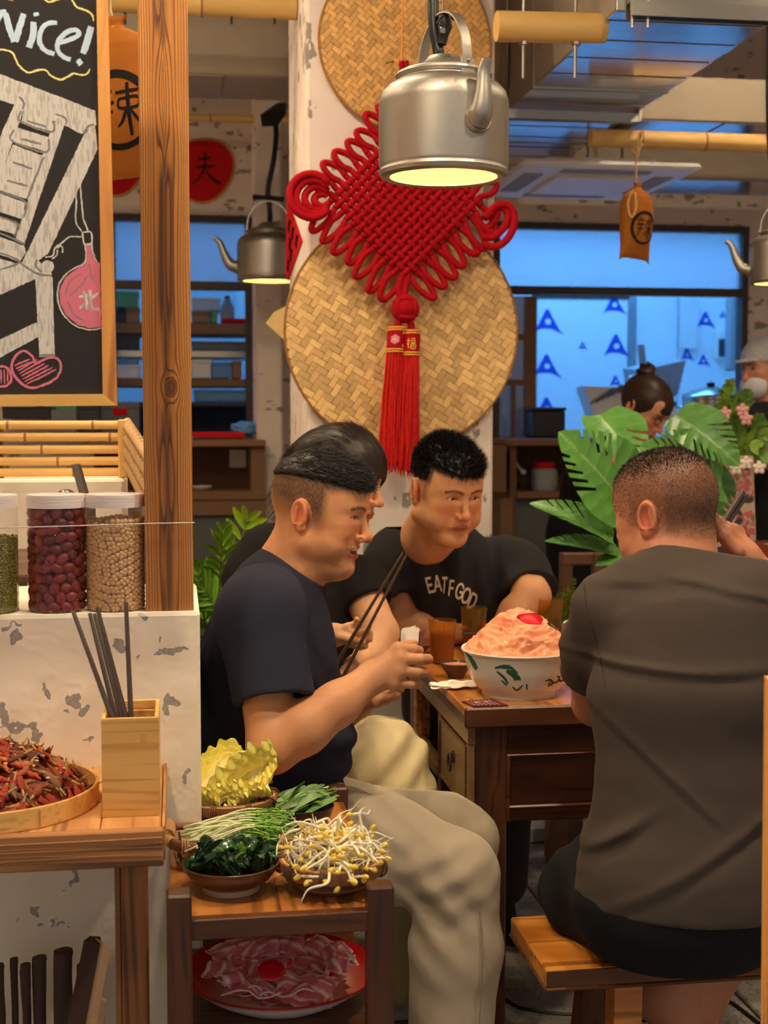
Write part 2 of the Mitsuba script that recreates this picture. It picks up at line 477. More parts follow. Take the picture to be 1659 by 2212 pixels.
scene['frosted'] = {'type': 'principledthin', 'base_color': {'type': 'rgb', 'value': [0.93, 0.95, 0.97]}, 'roughness': 0.35, 'spec_trans': 0.55, 'diff_trans': 1.3, 'eta': 1.3}
scene['pane_glass'] = {'type': 'thindielectric', 'int_ior': 1.3}
def pbox(x0, y0, x1, y1, yf, yb, b=0.0):
 """Box whose front face, on the plane yf, spans this rectangle of the photograph."""
 a, c = ony(x0, y1, yf), ony(x1, y0, yf)
 return box((a[0], yf, a[2]), (c[0], yb, c[2]), b)
def ply(m, bsdf, smooth=False):
 return mikit.ply(m, bsdf, smooth=smooth)
# ------------------------------------------------------------------ unseen lamps above the frame, placed to light faces, food and walls
for i, (x, y, z, L, r) in enumerate(DOWN):
 k = thing('unseen_ceiling_spotlight', 'unseen round downlight above the view, placed to light diners, food and walls', 'lamp', 'unseen ceiling spotlights')
 part(k, 'housing', ply(lathe([(r * 1.25, -.004), (r * 1.25, .12), (0.0, .12)], 24, (x, y, z)), 'black_iron', 30))
 d = lathe([(0.0001, 0), (r, 0)], 24, (x, y, z))
 d.invert()
 if (d.face_normals[:, 2].mean()) > 0:
  d.invert()
 part(k, 'lens', {**mikit.ply(d, 'white_plastic'), 'emitter': {'type': 'area', 'radiance': {'type': 'rgb', 'value': (WARM * L).tolist()}}})
 part(k, 'stem', ply(lathe([(.012, .12), (.012, 3.25 - z)], 10, (x, y, z)), 'black_iron', 30))
# ------------------------------------------------------------------ floor, ceiling, walls
struct('floor', ply(box((-3, -0.5, -0.12), (5, 9, -0.012)), 'joint'))
tile = {}
for i in range(8):
 for j in range(9):
  x, y = 0.1 + i * 0.31, 2.0 + j * 0.31
  part('floor', 'tile', ply(box((x, y, -0.02), (x + 0.302, y + 0.302, 0.0012 * ((i * 7 + j * 3) % 3)), 0.004), 'paving'))
part('floor', 'screed', ply(box((-3, -0.5, -0.03), (0.098, 9, 0)), 'paving'))
part('floor', 'screed', ply(box((0.1, 4.8, -0.03), (5, 9, 0)), 'paving'))
part('floor', 'screed', ply(box((2.58, -0.5, -0.03), (5, 4.79, 0)), 'paving'))
part('floor', 'screed', ply(box((0.1, -0.5, -0.03), (2.57, 1.99, 0)), 'paving'))
struct('trim_1', ply(box((0.9, 4.55, 0), (4.5, 4.9, 0.2), 0.01), 'granite'), 'speckled granite curb on the floor beyond the table')
part('trim_1', 'ledge', ply(box((0.9, 4.35, 0), (4.5, 4.55, 0.06), 0.01), 'kitchen_grey'))
struct('ceiling', ply(box((-3, -0.5, 3.22), (5, 6.6, 3.3)), 'ceiling_paint'))
YB = 6.35
def bx(px):
 return ony(px, 700, YB)[0]
zt, zm, zc = ony(1300, 484, YB)[2], ony(1300, 629, YB)[2], ony(1300, 945, YB)[2]
wall = [box((-3, YB, zt), (5, YB + .12, 3.22)), box((-3, YB, 0), (bx(236), YB + .12, zt)), box((bx(545), YB, 0), (bx(1064), YB + .12, zt)), box((bx(1612), YB, 0), (5, YB + .12, zt))]
struct('wall_back', ply(cat(wall), 'chipped_plaster'))
struct('wall_pier', ply(box((bx(545), YB - .28, 0), (bx(600), YB, 3.22), .01), 'chipped_plaster'), 'pale plaster pier behind the left kettle lamp')
struct('wall_left', ply(box((-2.0, 1.0, 0), (-1.9, YB, 3.22)), 'chipped_plaster'))
struct('wall_right', ply(box((3.6, 1.0, 0), (3.7, YB, 3.22)), 'chipped_plaster'))
# serving windows of the kitchen
for px0, px1, lab in ((1064, 1612, 'wide kitchen serving window with a patterned glass transom'), (236, 545, 'kitchen serving window left of the pillar with stocked shelves')):
 k = struct('window', None, lab)
 labels[k] = {'kind': 'structure', 'label': lab}
 x0, x1 = bx(px0), bx(px1)
 col = 'dark_frame'
 part(k, 'top_rail', ply(box((x0, YB - .02, zt - .03), (x1, YB + .05, zt)), col))
 part(k, 'mullion', ply(box((x0, YB - .02, zm - .018), (x1, YB + .05, zm + .018)), col))
 part(k, 'jamb', ply(box((x0, YB - .02, zc), (x0 + .03, YB + .05, zt - .03)), col))
 part(k, 'jamb', ply(box((x1 - .03, YB - .02, zc), (x1, YB + .05, zt - .03)), col))
 part(k, 'patterned_pane', ply(grid_mesh(np.array([[(x0 + .03, YB + .015, zm + .018), (x0 + .03, YB + .015, zt - .03)], [(x1 - .03, YB + .015, zm + .018), (x1 - .03, YB + .015, zt - .03)]])), 'frosted'), 'hammered obscure glass')
# counters with open cabinets under the windows
k = thing('serving_counter', 'brown wooden counter with open shelves under the wide kitchen window', 'counter')
x0, x1 = bx(1064), bx(1640)
part(k, 'worktop', ply(box((x0, YB - .4, zc - .03), (x1, YB + .3, zc), .004), 'shelf_brown'))
part(k, 'carcass', ply(cat([box((x0, YB - .05, 0), (x1, YB, zc - .03)), box((x0, YB - .36, 0), (x0 + .03, YB - .05, zc - .03)), box((x1 - .03, YB - .36, 0), (x1, YB - .05, zc - .03))]), 'cabinet_inside'))
zs = ony(1150, 1062, YB - .36)[2]
part(k, 'shelf', ply(box((x0 + .03, YB - .38, zs - .03), (x1 - .03, YB - .05, zs), .003), 'cabinet_brown'))
for px in (1083, 1330, 1560):
 x = ony(px, 1000, YB - .36)[0]
 part(k, 'divider', ply(box((x - .02, YB - .37, zs), (x + .02, YB - .05, zc - .03)), 'cabinet_brown'))
for px in (1095, 1200, 1330, 1450, 1570):
 x = ony(px, 1000, YB - .36)[0]
 part(k, 'stile', ply(box((x - .025, YB - .37, 0), (x + .025, YB - .34, zs - .03)), 'cabinet_brown'))
part(k, 'panel', ply(box((x0 + .03, YB - .345, 0.1), (x1 - .03, YB - .33, zs - .03)), 'grey_panel'))
k = thing('back_counter', 'brown wooden counter with dark open niche behind the tall wooden post', 'counter')
x0, x1 = bx(200), bx(560)
part(k, 'worktop', ply(box((x0, YB - .4, zc - .03), (x1, YB + .3, zc), .004), 'shelf_brown'))
part(k, 'carcass', ply(cat([box((x0, YB - .05, 0), (x1, YB, zc - .03))]), 'cabinet_inside'))
zs2 = ony(480, 1062, YB - .36)[2]
part(k, 'shelf', ply(box((x0, YB - .38, zs2 - .035), (x1, YB - .05, zs2), .003), 'cabinet_brown'))
part(k, 'rail', ply(box((x0, YB - .37, zs2 - .1), (x1, YB - .35, zs2 - .035)), 'cabinet_brown'))
part(k, 'stile', ply(box((x1 - .06, YB - .37, 0), (x1, YB - .05, zc - .03)), 'cabinet_brown'))
part(k, 'panel', ply(box((x0, YB - .345, .1), (x1 - .06, YB - .33, zs2 - .1)), 'grey_panel'))
part(k, 'notice', ply(pbox(496, 972, 531, 1010, YB - .055, YB - .05), 'white_plastic'), 'small pale notice in the niche')
# kitchen behind the windows
KY = 8.3
kit = [box((-3, KY, 0), (5, KY + .1, 3.2)), box((-3, YB + .12, 2.95), (5, KY, 3.05)), box((3.45, YB + .12, 0), (3.55, KY, 3)), box((-2.1, YB + .12, 0), (-2.0, KY, 3))]
struct('wall_kitchen', ply(cat(kit), 'kitchen_white'))
part('wall_kitchen', 'partition', ply(box((0.35, YB + .12, 0), (0.42, KY, 2.95)), 'kitchen_white'))
for x0, x1, y0, y1, s in ((1.2, 2.9, 6.8, 7.6, 3.7), (-0.9, 0.1, 6.9, 7.6, 2.2)):  # panels out of view, placed to light the kitchen blue
 q = tm([(x0, y0, 2.93), (x0, y1, 2.93), (x1, y1, 2.93), (x1, y0, 2.93)], [[0, 1, 2], [0, 2, 3]])
 k = thing('unseen_kitchen_panel', 'unseen bluish light panel lighting the kitchen from its ceiling, ' + ('right' if x0 > 0 else 'left') + ' of two', 'lamp')
 part(k, 'frame', ply(box((x0 - .03, y0 - .03, 2.934), (x1 + .03, y1 + .03, 2.949)), 'white_plastic'))
 part(k, 'diffuser', {**mikit.ply(q, 'white_plastic'), 'emitter': {'type': 'area', 'radiance': {'type': 'rgb', 'value': (KITCHEN * s).tolist()}}})
# ------------------------------------------------------------------ ceiling services
def duct(k, lo, hi, n, axis, m_side='duct_grey', m_low='foil'):
 """Rectangular duct of n sections along an axis: body with flange ribs and a shiny underside panel for each section."""
 lo, hi = np.array(lo, float), np.array(hi, float)
 part(k, 'body', ply(box(lo + [0, 0, .004], hi, .004), m_side))
 L = (hi - lo)[axis] / n
 for i in range(n):
  a, b = lo.copy(), hi.copy()
  a[axis], b[axis] = lo[axis] + i * L + .004, lo[axis] + (i + 1) * L - .004
  b[2] = a[2] + .003
  a[2] -= 0.002 * (i % 2)
  part(k, 'underside_panel', ply(box(a, b, .001), m_low))
 for i in range(n + 1):
  if i % 9 == 0:
   a, b = lo.copy(), hi.copy()
   a[axis], b[axis] = lo[axis] + i * L - .006, lo[axis] + i * L + .006
   a -= [.006, .006, .006] * (np.arange(3) != axis)
   b += [.006, .006, .006] * (np.arange(3) != axis)
   part(k, 'flange', ply(box(a, b, .002), 'galvanised'))
k = thing('air_duct', 'foil-clad air duct running away under the ceiling right of the pillar', 'duct')
q = onz(1116, 222, 2.48)
q2 = onz(1406, 222, 2.48)
duct(k, (q[0], 3.64, 2.48), (q2[0], 6.2, 2.86), 26, 1)
k = thing('air_duct', 'grey square duct crossing under the ceiling behind the pillar', 'duct')
duct(k, (-1.8, 4.86, 2.56), (q[0] - .01, 5.2, 2.76), 9, 0, 'duct_grey', 'duct_grey')
k = thing('air_duct', 'grey square duct branching to the right behind the hanging bag', 'duct')
duct(k, (q2[0] + .02, 4.86, ony(1500, 264, 4.86)[2]), (3.55, 5.2, ony(1500, 166, 4.86)[2]), 6, 0, 'duct_grey', 'foil')
k = thing('air_duct', 'low grey duct behind the thin bamboo pole over the kitchen window', 'duct')
a, c = ony(1235, 382, 5.6), ony(1659, 318, 5.6)
duct(k, (a[0], 5.6, a[2]), (3.55, 5.95, c[2]), 6, 0, 'duct_grey', 'foil')
k = thing('channel_rail', 'slotted steel channel hung under the ceiling at the upper right', 'rail')
a, c = ony(1362, 32, 3.56), ony(1659, 14, 3.56)
part(k, 'channel', ply(cat([box((a[0], 3.56, a[2]), (c[0] + .5, 3.565, c[2])), box((a[0], 3.56, c[2] - .003), (c[0] + .5, 3.605, c[2])), box((a[0], 3.60, a[2]), (c[0] + .5, 3.605, c[2]))]), 'galvanised'))
for px in (1366, 1400):
 x = ony(px, 40, 3.58)[0]
 part(k, 'threaded_rod', ply(tube([(x, 3.58, 3.22), (x, 3.58, ony(px, 60, 3.58)[2])], .005, 6), 'galvanised', 30))
k = thing('channel_rail', 'steel channel crossing below the foil duct', 'rail')
a, c = ony(1090, 240, 4.75), ony(1380, 222, 4.75)
a[2] -= .022
part(k, 'channel', ply(cat([box((a[0], 4.75, a[2]), (c[0], 4.755, a[2] + .03)), box((a[0], 4.75, a[2]), (c[0], 4.79, a[2] + .003))]), 'galvanised'))
for px in (1095,):
 x = ony(px, 230, 4.77)[0]
 part(k, 'threaded_rod', ply(tube([(x, 4.77, 3.22), (x, 4.77, a[2] - .04)], .006, 6), 'galvanised', 30))
def bamboo(k, a, b, r, step, name='culm', bsdf='pole_bamboo', node='pole_node'):
 a, b = np.asarray(a, float), np.asarray(b, float)
 L = np.linalg.norm(b - a)
 t, rad = [0], [r]
 x = step * 0.6
 nodes = []
 while x < L - .02:
  t += [x - .012, x - .003, x, x + .003, x + .012]
  rad += [r, r * 1.07, r * 1.0, r * 1.07, r]
  nodes.append(x)
  x += step * (0.9 + 0.2 * math.sin(x * 31))
 t.append(L)
 rad.append(r)
 part(k, name, ply(tube(a + np.outer(np.array(t) / L, b - a), rad, 14), bsdf, 40))
 d = (b - a) / L
 for x in nodes:
  part(k, 'node', ply(tube([a + d * (x - .003), a + d * (x + .003)], r * 1.085, 14, caps=True), node, 40))
PY = 4.45
PY = 3.80
a, c = ony(1072, 57, PY), ony(1306, 57, PY)
k = thing('bamboo_pole', 'thick bamboo pole hung from rods right of the pillar', 'bamboo pole')
bamboo(k, (a[0], PY, a[2]), (c[0], PY, c[2] - .005), .041, .55)
for px in (1131, 1243):
 w = ony(px, 57, PY)
 part(k, 'hanger_rod', ply(tube([(w[0], PY, 3.22), (w[0], PY, w[2] - .14)], .005, 6), 'galvanised', 30))
 part(k, 'nut', ply(lathe([(0, .01), (.012, .01), (.012, -.005), (0, -.005)], 6, (w[0], PY, w[2] - .045)), 'galvanised'))
PY = 4.45
a = ony(640, 14, PY)
k = thing('bamboo_pole', 'thick bamboo pole along the top left behind the post', 'bamboo pole')
bamboo(k, (-0.6, PY, a[2]), (a[0], PY, a[2]), .041, .30)
for px in (500, 593, 270):
 w = ony(px, 20, PY)
 part(k, 'hanger_rod', ply(tube([(w[0], PY, 3.22), (w[0], PY, w[2] - .045)], .004, 6), 'black_iron', 30))
k = thing('bamboo_pole', 'thin bamboo pole from which the right tea bag hangs', 'bamboo pole')
a, c = ony(1275, 298, 4.7), ony(1659, 311, 4.7)
bamboo(k, (a[0], 4.7, a[2]), (3.5, 4.7, c[2]), .031, .30)
k = thing('bamboo_pole', 'thin bamboo pole over the red paper rounds', 'bamboo pole')
a, c = ony(235, 249, 6.1), ony(640, 260, 6.1)
bamboo(k, (a[0] - .8, 6.1, a[2]), (c[0], 6.1, c[2]), .016, .6)
k = thing('air_conditioner', 'white ceiling cassette air conditioner above the kitchen window', 'air conditioner')
a, c = P(1130, 356, 5.0), P(1540, 362, 5.0)
z0 = a[2]
x0, x1, ya = a[0], c[0], a[1]
part(k, 'body', ply(box((x0 + .12, ya + .14, z0 + .025), (x1 - .12, ya + .60, z0 + .06), .01), 'white_plastic'))
part(k, 'frame', ply(box((x0, ya, z0), (x1, ya + .74, z0 + .025), .01), 'white_plastic'))
part(k, 'grille', ply(box((x0 + .17, ya + .17, z0 - .012), (x1 - .17, ya + .57, z0 + .001), .006), 'white_plastic'))
for lo, hi in (((x0 + .17, ya + .06), (x1 - .17, ya + .12)), ((x0 + .17, ya + .62), (x1 - .17, ya + .68)), ((x0 + .05, ya + .17), (x0 + .12, ya + .57)), ((x1 - .12, ya + .17), (x1 - .05, ya + .57))):
 part(k, 'louvre', ply(box((lo[0], lo[1], z0 - .004), (hi[0], hi[1], z0 + .001)), 'kitchen_grey'))
for sx in (x1 - .16, x1 - .3):
 part(k, 'hanger_rod', ply(tube([(sx, ya + .45, z0 + .05), (sx, ya + .45, 3.22)], .005, 6), 'galvanised', 30))
# ------------------------------------------------------------------ things in the kitchen and on its counters
def tri_print(key, cx, cy, s, y):
 """Blue sail-shaped print with a pale round window."""
 o = ony(cx, cy, y)
 s = s * y / FPX
 g = sg.Polygon([(-.62, -.5), (-.1, .5), (.02, .5), (.28, .0), (.55, -.45), (.75, -.62), (.2, -.38), (-.3, -.36)]).difference(sg.Point(0, -.05).buffer(.15))
 g = affinity.translate(affinity.scale(g, s, s, origin=(0, 0)), o[0], o[2])
 part(key, 'print', ply(xz_plate(g, y - .002, .002), 'blue_print'))
k = thing('film_panel', 'pale panel printed with blue sail shapes behind the bending woman', 'panel')
part(k, 'sheet', ply(pbox(1158, 645, 1356, 960, 8.0, 8.03), 'kitchen_white'))
part(k, 'edge', ply(pbox(1152, 640, 1160, 960, 7.99, 8.03), 'dark_frame'))
part(k, 'edge', ply(pbox(1152, 636, 1360, 643, 7.99, 8.03), 'dark_frame'))
for cx, cy, s in ((1184, 692, 48), (1332, 745, 46), (1182, 788, 46), (1328, 656, 40), (1259, 746, 16), (1182, 880, 44), (1330, 822, 22), (1256, 842, 20)):
 tri_print(k, cx, cy, s, 7.998)
k = thing('film_panel', 'pale panel with few blue prints behind the steel soup pot', 'panel')
part(k, 'sheet', ply(pbox(1372, 640, 1600, 960, 8.1, 8.13), 'kitchen_white'))
part(k, 'edge', ply(pbox(1357, 640, 1373, 960, 8.09, 8.13), 'kitchen_grey'))
part(k, 'edge', ply(pbox(1462, 640, 1466, 900, 8.09, 8.13), 'kitchen_grey'))
for cx, cy, s in ((1525, 690, 34), (1562, 680, 14), (1520, 778, 24), (1485, 765, 26)):
 tri_print(k, cx, cy, s, 8.098)
single('wall_notice', ply(pbox(1468, 645, 1508, 752, 8.06, 8.064), 'white_plastic'), 'long white paper notice on the kitchen wall', 'notice')
k = thing('wall_dispenser', 'white box with a grey window on the kitchen wall beside the pillar', 'dispenser')
part(k, 'case', ply(pbox(1549, 715, 1576, 775, 8.03, 8.09, .006), 'white_plastic'))
part(k, 'window', ply(pbox(1553, 732, 1571, 770, 8.025, 8.03), 'slate'))
single('door_post', ply(pbox(1579, 640, 1601, 800, 7.2, 7.3, .01), 'kitchen_grey'), 'grey steel upright at the right end of the kitchen window', 'post')
KT = zc
o = ony(1552, 870, 6.42)
k = thing('soup_pot', 'large stainless steel pot with domed lid on the kitchen counter', 'pot')
R = 62 * 6.5 / FPX
part(k, 'body', ply(lathe([(0, 0), (R, 0), (R, .18), (R * 1.03, .185), (R * 1.03, .195), (R * .98, .195)], 40, (o[0], 6.52, KT)), 'steel', 30))
part(k, 'lid', ply(lathe([(R * 1.03, .195), (R * 1.0, .205), (R * .6, .232), (R * .2, .243), (0, .245)], 40, (o[0], 6.52, KT)), 'steel', 60))
part(k, 'knob', ply(lathe([(0, .245), (.018, .245), (.022, .262), (0, .27)], 16, (o[0], 6.52, KT)), 'black_plastic', 40))
for s in (-1, 1):
 part(k, 'handle', ply(tube(spline([(o[0] + s * R, 6.49, KT + .14), (o[0] + s * (R + .03), 6.49, KT + .145), (o[0] + s * (R + .03), 6.55, KT + .145), (o[0] + s * R, 6.55, KT + .14)], 12), .006, 6), 'steel', 30))
k = thing('cash_box', 'black upright box at the left end of the wide counter', 'box')
part(k, 'case', ply(pbox(1152, 886, 1222, 946, 6.2, 6.36, .008), 'black_plastic'))
part(k, 'lid', ply(pbox(1150, 880, 1224, 887, 6.19, 6.37, .003), 'black_plastic'))
k = thing('cutlery_tub', 'clear plastic tub of utensils on the counter left of the bending woman', 'tub')
q = [ony(a, b, 6.5) for a, b in ((1256, 835), (1362, 838), (1350, 905), (1278, 905))]
part(k, 'tub', ply(hull([(w[0], 6.45, w[2]) for w in q] + [(w[0], 6.6, w[2]) for w in q]), 'kitchen_white'))
for i in range(6):
 a = ony(1275 + i * 12, 872 - i * 5, 6.44)
 b = ony(1318 + i * 9, 842 - i * 3, 6.44)
 part(k, 'utensil', ply(tube([a, b], .007, 6), 'slate' if i % 2 else 'kitchen_grey', 30))
k = thing('tap', 'bright kitchen tap behind the utensil tub', 'tap')
part(k, 'spout', ply(tube(spline([ony(1358, 900, 6.7), ony(1357, 838, 6.7), ony(1364, 816, 6.7), ony(1378, 818, 6.7), ony(1382, 838, 6.7)], 20), .012, 8), 'steel', 30))
part(k, 'base', ply(lathe([(.02, 0), (.02, .03), (.012, .05)], 12, (ony(1358, 900, 6.7)[0], 6.7, KT)), 'steel', 30))
k = thing('weighing_machine', 'grey slanted kitchen machine behind the bending woman', 'machine')
q = [ony(a, b, 6.9) for a, b in ((1385, 800), (1482, 778), (1465, 850), (1400, 905))]
part(k, 'hood', ply(hull([(w[0], 6.9, w[2]) for w in q] + [(w[0], 7.2, w[2] + .02) for w in q]), 'kitchen_grey'))
part(k, 'arm', ply(tube([ony(1390, 800, 6.9), ony(1384, 745, 6.9)], .02, 8), 'kitchen_grey', 30))
k = thing('clear_bottle', 'clear plastic bottle between the bending woman and the soup pot', 'bottle')
w = ony(1464, 905, 6.35)
part(k, 'body', ply(lathe([(0, 0), (.038, 0), (.038, .11), (.015, .135), (.015, .15)], 20, (w[0], 6.42, KT)), 'white_plastic', 40))
part(k, 'cap', ply(lathe([(.017, .15), (.017, .17), (0, .17)], 16, (w[0], 6.42, KT)), 'blue_print', 30))
# glazed cabinet left of the wide window's opening
k = thing('glazed_cabinet', 'narrow wooden cabinet with small panes right of the woven disc', 'cabinet')
for a, b, c, d in ((1132, 640, 1158, 948), (1066, 640, 1074, 948), (1066, 722, 1158, 734), (1066, 820, 1158, 832), (1104, 832, 1114, 948)):
 part(k, 'bar', ply(pbox(a, b, c, d, 6.40, 6.43), 'shelf_brown'))
for a, b, c, d in ((1074, 640, 1132, 722), (1074, 734, 1132, 820), (1074, 832, 1104, 948), (1114, 832, 1132, 948)):
 part(k, 'pane', ply(pbox(a, b, c, d, 6.415, 6.42), 'pane_glass'))
part(k, 'back', ply(pbox(1060, 640, 1158, 948, 6.62, 6.64), 'kitchen_grey'))
# inside the wide counter: jar and spoon
w = ony(1175, 1058, YB - .25)
k = thing('storage_jar', 'jar of pale snacks on the dark shelf under the wide window', 'jar')
part(k, 'jar', ply(lathe([(0, 0), (.055, 0), (.06, .02), (.06, .085), (.045, .1)], 24, (w[0], YB - .25, zs)), 'kitchen_grey', 40))
part(k, 'lid', ply(lathe([(.048, .1), (.048, .125), (0, .128)], 24, (w[0], YB - .25, zs)), 'red_paper', 40))
k = thing('ladle', 'pale ladle leaning in the dark shelf under the wide window', 'ladle')
part(k, 'handle', ply(tube(spline([ony(1108, 986, YB - .2), ony(1118, 1005, YB - .2), ony(1128, 1018, YB - .2)], 10), .006, 6), 'white_plastic', 30))
part(k, 'bowl', ply(moved(trimesh.creation.icosphere(2, .014), trans(ony(1130, 1020, YB - .2))), 'white_plastic', True))
w = ony(435, 1054, YB - .3)
single('saucer', ply(lathe([(0, .004), (.03, .004), (.048, .016), (.05, .018), (.046, .012), (.03, 0), (0, 0)], 24, (w[0], YB - .22, zs2)), 'white_plastic', 40), 'white saucer on the counter shelf right of the wooden post', 'saucer')
# shelving seen through the left window
k = thing('stock_shelving', 'steel and wood shelving in the kitchen seen either side of the wooden post', 'shelving')
xa, xb = ony(215, 700, 6.75)[0], ony(556, 700, 6.75)[0]
for py, th, m in ((698, 24, 'shelf_brown'), (757, 16, 'galvanised'), (818, 18, 'shelf_brown'), (868, 10, 'slate')):
 z = ony(400, py, 6.6)[2]
 part(k, 'board', ply(box((xa, 6.6, z - th * .0021), (xb, 6.95, z), .003), m))
for x in (xa, (xa + xb) / 2, xb - .03):
 part(k, 'upright', ply(box((x, 6.9, zc), (x + .03, 6.95, 2.0)), 'galvanised'))
part(k, 'back_panel', ply(box((xa, 6.97, zc), (xb, 6.98, ony(400, 868, 6.6)[2])), 'slate'))
def carton(px0, py0, px1, py1, m, label, name='carton', lid=None, grp=None, d=.16, y=6.62):
 k = thing(name, label, 'box' if name in ('carton', 'plastic_tub') else name.replace('_', ' '), grp)
 part(k, 'body', ply(pbox(px0, py0, px1, py1, y, y + d, .004), m))
 part(k, 'lid', ply(pbox(px0 - 1.5, py0, px1 + 1.5, py0 + (py1 - py0) * .2, y - .006, y + d + .006, .003), lid or m))
 return k
mat('tub_green', (120, 190, 130), 0.6)
mat('carton_brown', (150, 116, 84), 0.8)
mat('tub_white', (226, 226, 228), 0.5)
mat('tub_blue', (84, 140, 196), 0.5)
mat('tub_grey', (96, 100, 108), 0.6)
carton(248, 628, 298, 664, 'tub_green', 'green box on the top kitchen shelf left of the post', lid='tub_green')
carton(272, 664, 300, 697, 'carton_brown', 'brown carton standing before the green box', y=6.61)
carton(247, 668, 271, 697, 'slate', 'dark box left of the brown carton', y=6.61)
carton(247, 722, 300, 756, 'slate', 'dark box on the second kitchen shelf left of the post')
carton(248, 764, 298, 788, 'tub_blue', 'blue tub under the dark box left of the post')
carton(248, 788, 300, 817, 'tub_white', 'white tub under the blue tub left of the post', lid='tub_white', y=6.6)
carton(415, 672, 452, 697, 'carton_brown', 'brown carton on the top kitchen shelf right of the post')
carton(415, 643, 476, 672, 'tub_white', 'pale box on top of the carton right of the post', y=6.7, d=.2)
carton(454, 668, 470, 697, 'tub_green', 'small green packet beside the dark bottle', y=6.66)
carton(415, 738, 540, 757, 'tub_grey', 'flat grey tray on the second kitchen shelf right of the post')
carton(415, 776, 456, 817, 'tub_white', 'white tub with a red label right of the post', lid='tub_white')
carton(458, 782, 498, 817, 'tub_blue', 'blue tub right of the white tub with red label', lid='tub_blue')
carton(502, 780, 522, 817, 'carton_brown', 'tall tan beaker on the third kitchen shelf')
carton(420, 842, 540, 867, 'tub_blue', 'wide blue crate on the low kitchen shelf right of the post')
carton(480, 697 - 9, 538, 697, 'red_paper', 'flat reddish packet lying under the dark bottle')
w = ony(492, 690, 6.62)
zb = w[2] + .0
k = thing('dark_bottle', 'dark squat pottery bottle on the top shelf below the left kettle lamp', 'bottle')
part(k, 'body', ply(lathe([(0, 0), (.03, 0), (.036, .03), (.03, .065), (.018, .085), (.016, .1), (0, .1)], 20, (w[0], 6.66, zb)), 'kitchen_grey', 60))
part(k, 'stopper', ply(lathe([(.013, .1), (.012, .112), (0, .115)], 12, (w[0], 6.66, zb)), 'black_plastic', 40))
k = carton(215, 868, 300, 940, 'tub_grey', 'grey crate with a red label on the counter left of the post', y=6.2, d=.25)
part(k, 'label_plate', ply(pbox(243, 881, 274, 897, 6.192, 6.196), 'red_paper'), 'red label')
carton(166, 872, 214, 935, 'slate', 'black box left of the grey crate with red label', y=6.1, d=.2)
k = thing('plant_box', 'green leafy plant box under the chalkboard', 'planter')
part(k, 'box', ply(pbox(110, 885, 165, 935, 6.0, 6.2, .004), 'tub_grey'))
g = []
for i in range(60):
 a = P(112 + RNG.random() * 52, 874 + RNG.random() * 18, 6.15)
 g.append(moved(trimesh.creation.icosphere(1, .014), trans(a) @ rot(RNG.normal(size=3), RNG.random() * 360) @ np.diag([1, .4, 1, 1])))
part(k, 'leaves', ply(cat(g), 'tub_green', True), kind='stuff')
carton(5, 878, 108, 905, 'black_plastic', 'long black tray under the chalkboard', y=6.0, d=.3)
for i, (a, b, m) in enumerate(((30, 862, 'white_plastic'), (52, 866, 'white_plastic'), (88, 860, 'red_paper'))):
 w = ony(a, 878, 6.1)
 k = thing('condiment_bottle', ['white bottle at the left end of the black tray', 'second white bottle on the black tray', 'red bottle on the black tray'][i], 'bottle')
 part(k, 'body', ply(lathe([(0, 0), (.017, 0), (.017, .045), (.008, .06), (.008, .07)], 12, (w[0], 6.1, w[2])), m, 40))
 part(k, 'cap', ply(lathe([(.009, .07), (.009, .082), (0, .082)], 12, (w[0], 6.1, w[2])), 'white_plastic', 40))
single('cutting_board', ply(pbox(416, 934, 530, 946, 5.98, 6.2, .004), 'red_paper'), 'red cutting board lying on the counter right of the post', 'cutting board')
k = thing('crumpled_bag', 'crumpled pale blue plastic bag at the end of the red cutting board', 'bag')
v = moved(trimesh.creation.icosphere(3, 1), np.diag([.055, .045, .03, 1]))
v.vertices *= (0.75 + 0.5 * meshkit.noise(v.vertices * 60, 3))[:, None]
part(k, 'film', ply(moved(v, trans(ony(530, 925, 6.1))), 'tub_blue', True))
# red paper rounds with brush characters
FU = [([(-.28, .42), (.22, .48)], .09), ([(-.42, .08), (.40, .16)], .09), ([(.0, .72), (-.03, .2), (-.2, -.25), (-.55, -.62)], (.10, .06)), ([(.0, .05), (.2, -.3), (.62, -.58)], (.05, .15))]
GONG = [([(-.6, .35), (-.12, .4)], .08), ([(-.36, .38), (-.36, -.2)], .08), ([(-.66, -.28), (-.05, -.12)], .09), ([(.0, .25), (.52, .32), (.5, -.2), (.36, -.58), (.2, -.45)], .09), ([(.24, .62), (.2, .0), (-.1, -.6)], (.1, .05))]
for cx, cy, r, st, lab in ((438, 366, 60, FU, 'right of the wooden post'), (252, 360, 52, GONG, 'between the chalkboard and the post')):
 k = thing('paper_round', 'red paper round with a black brush character ' + lab, 'wall decoration')
 o = ony(cx, cy, YB - .01)
 s = r * 6.3 / FPX
 a = np.linspace(0, 2 * np.pi, 60, endpoint=False)
 rad = s * (1 + .06 * np.sin(a * 2 + 1) + .05 * np.sin(3 * a))
 g = sg.Polygon(np.stack([o[0] + rad * np.cos(a), o[2] + 1.12 * rad * np.sin(a)], 1))
 part(k, 'edge', ply(xz_plate(g.buffer(.012), YB - .006, .006), 'gold_edge'))
 part(k, 'paper', ply(xz_plate(g, YB - .010, .004), 'red_paper'))
 st = unary_union([stroke(p, w) for p, w in st])
 st = affinity.translate(affinity.scale(st, s * .85, s * .85, origin=(0, 0)), o[0] + (0.012 if cx > 300 else 0), o[2])
 part(k, 'character', ply(xz_plate(st, YB - .0125, .0025), 'ink'))
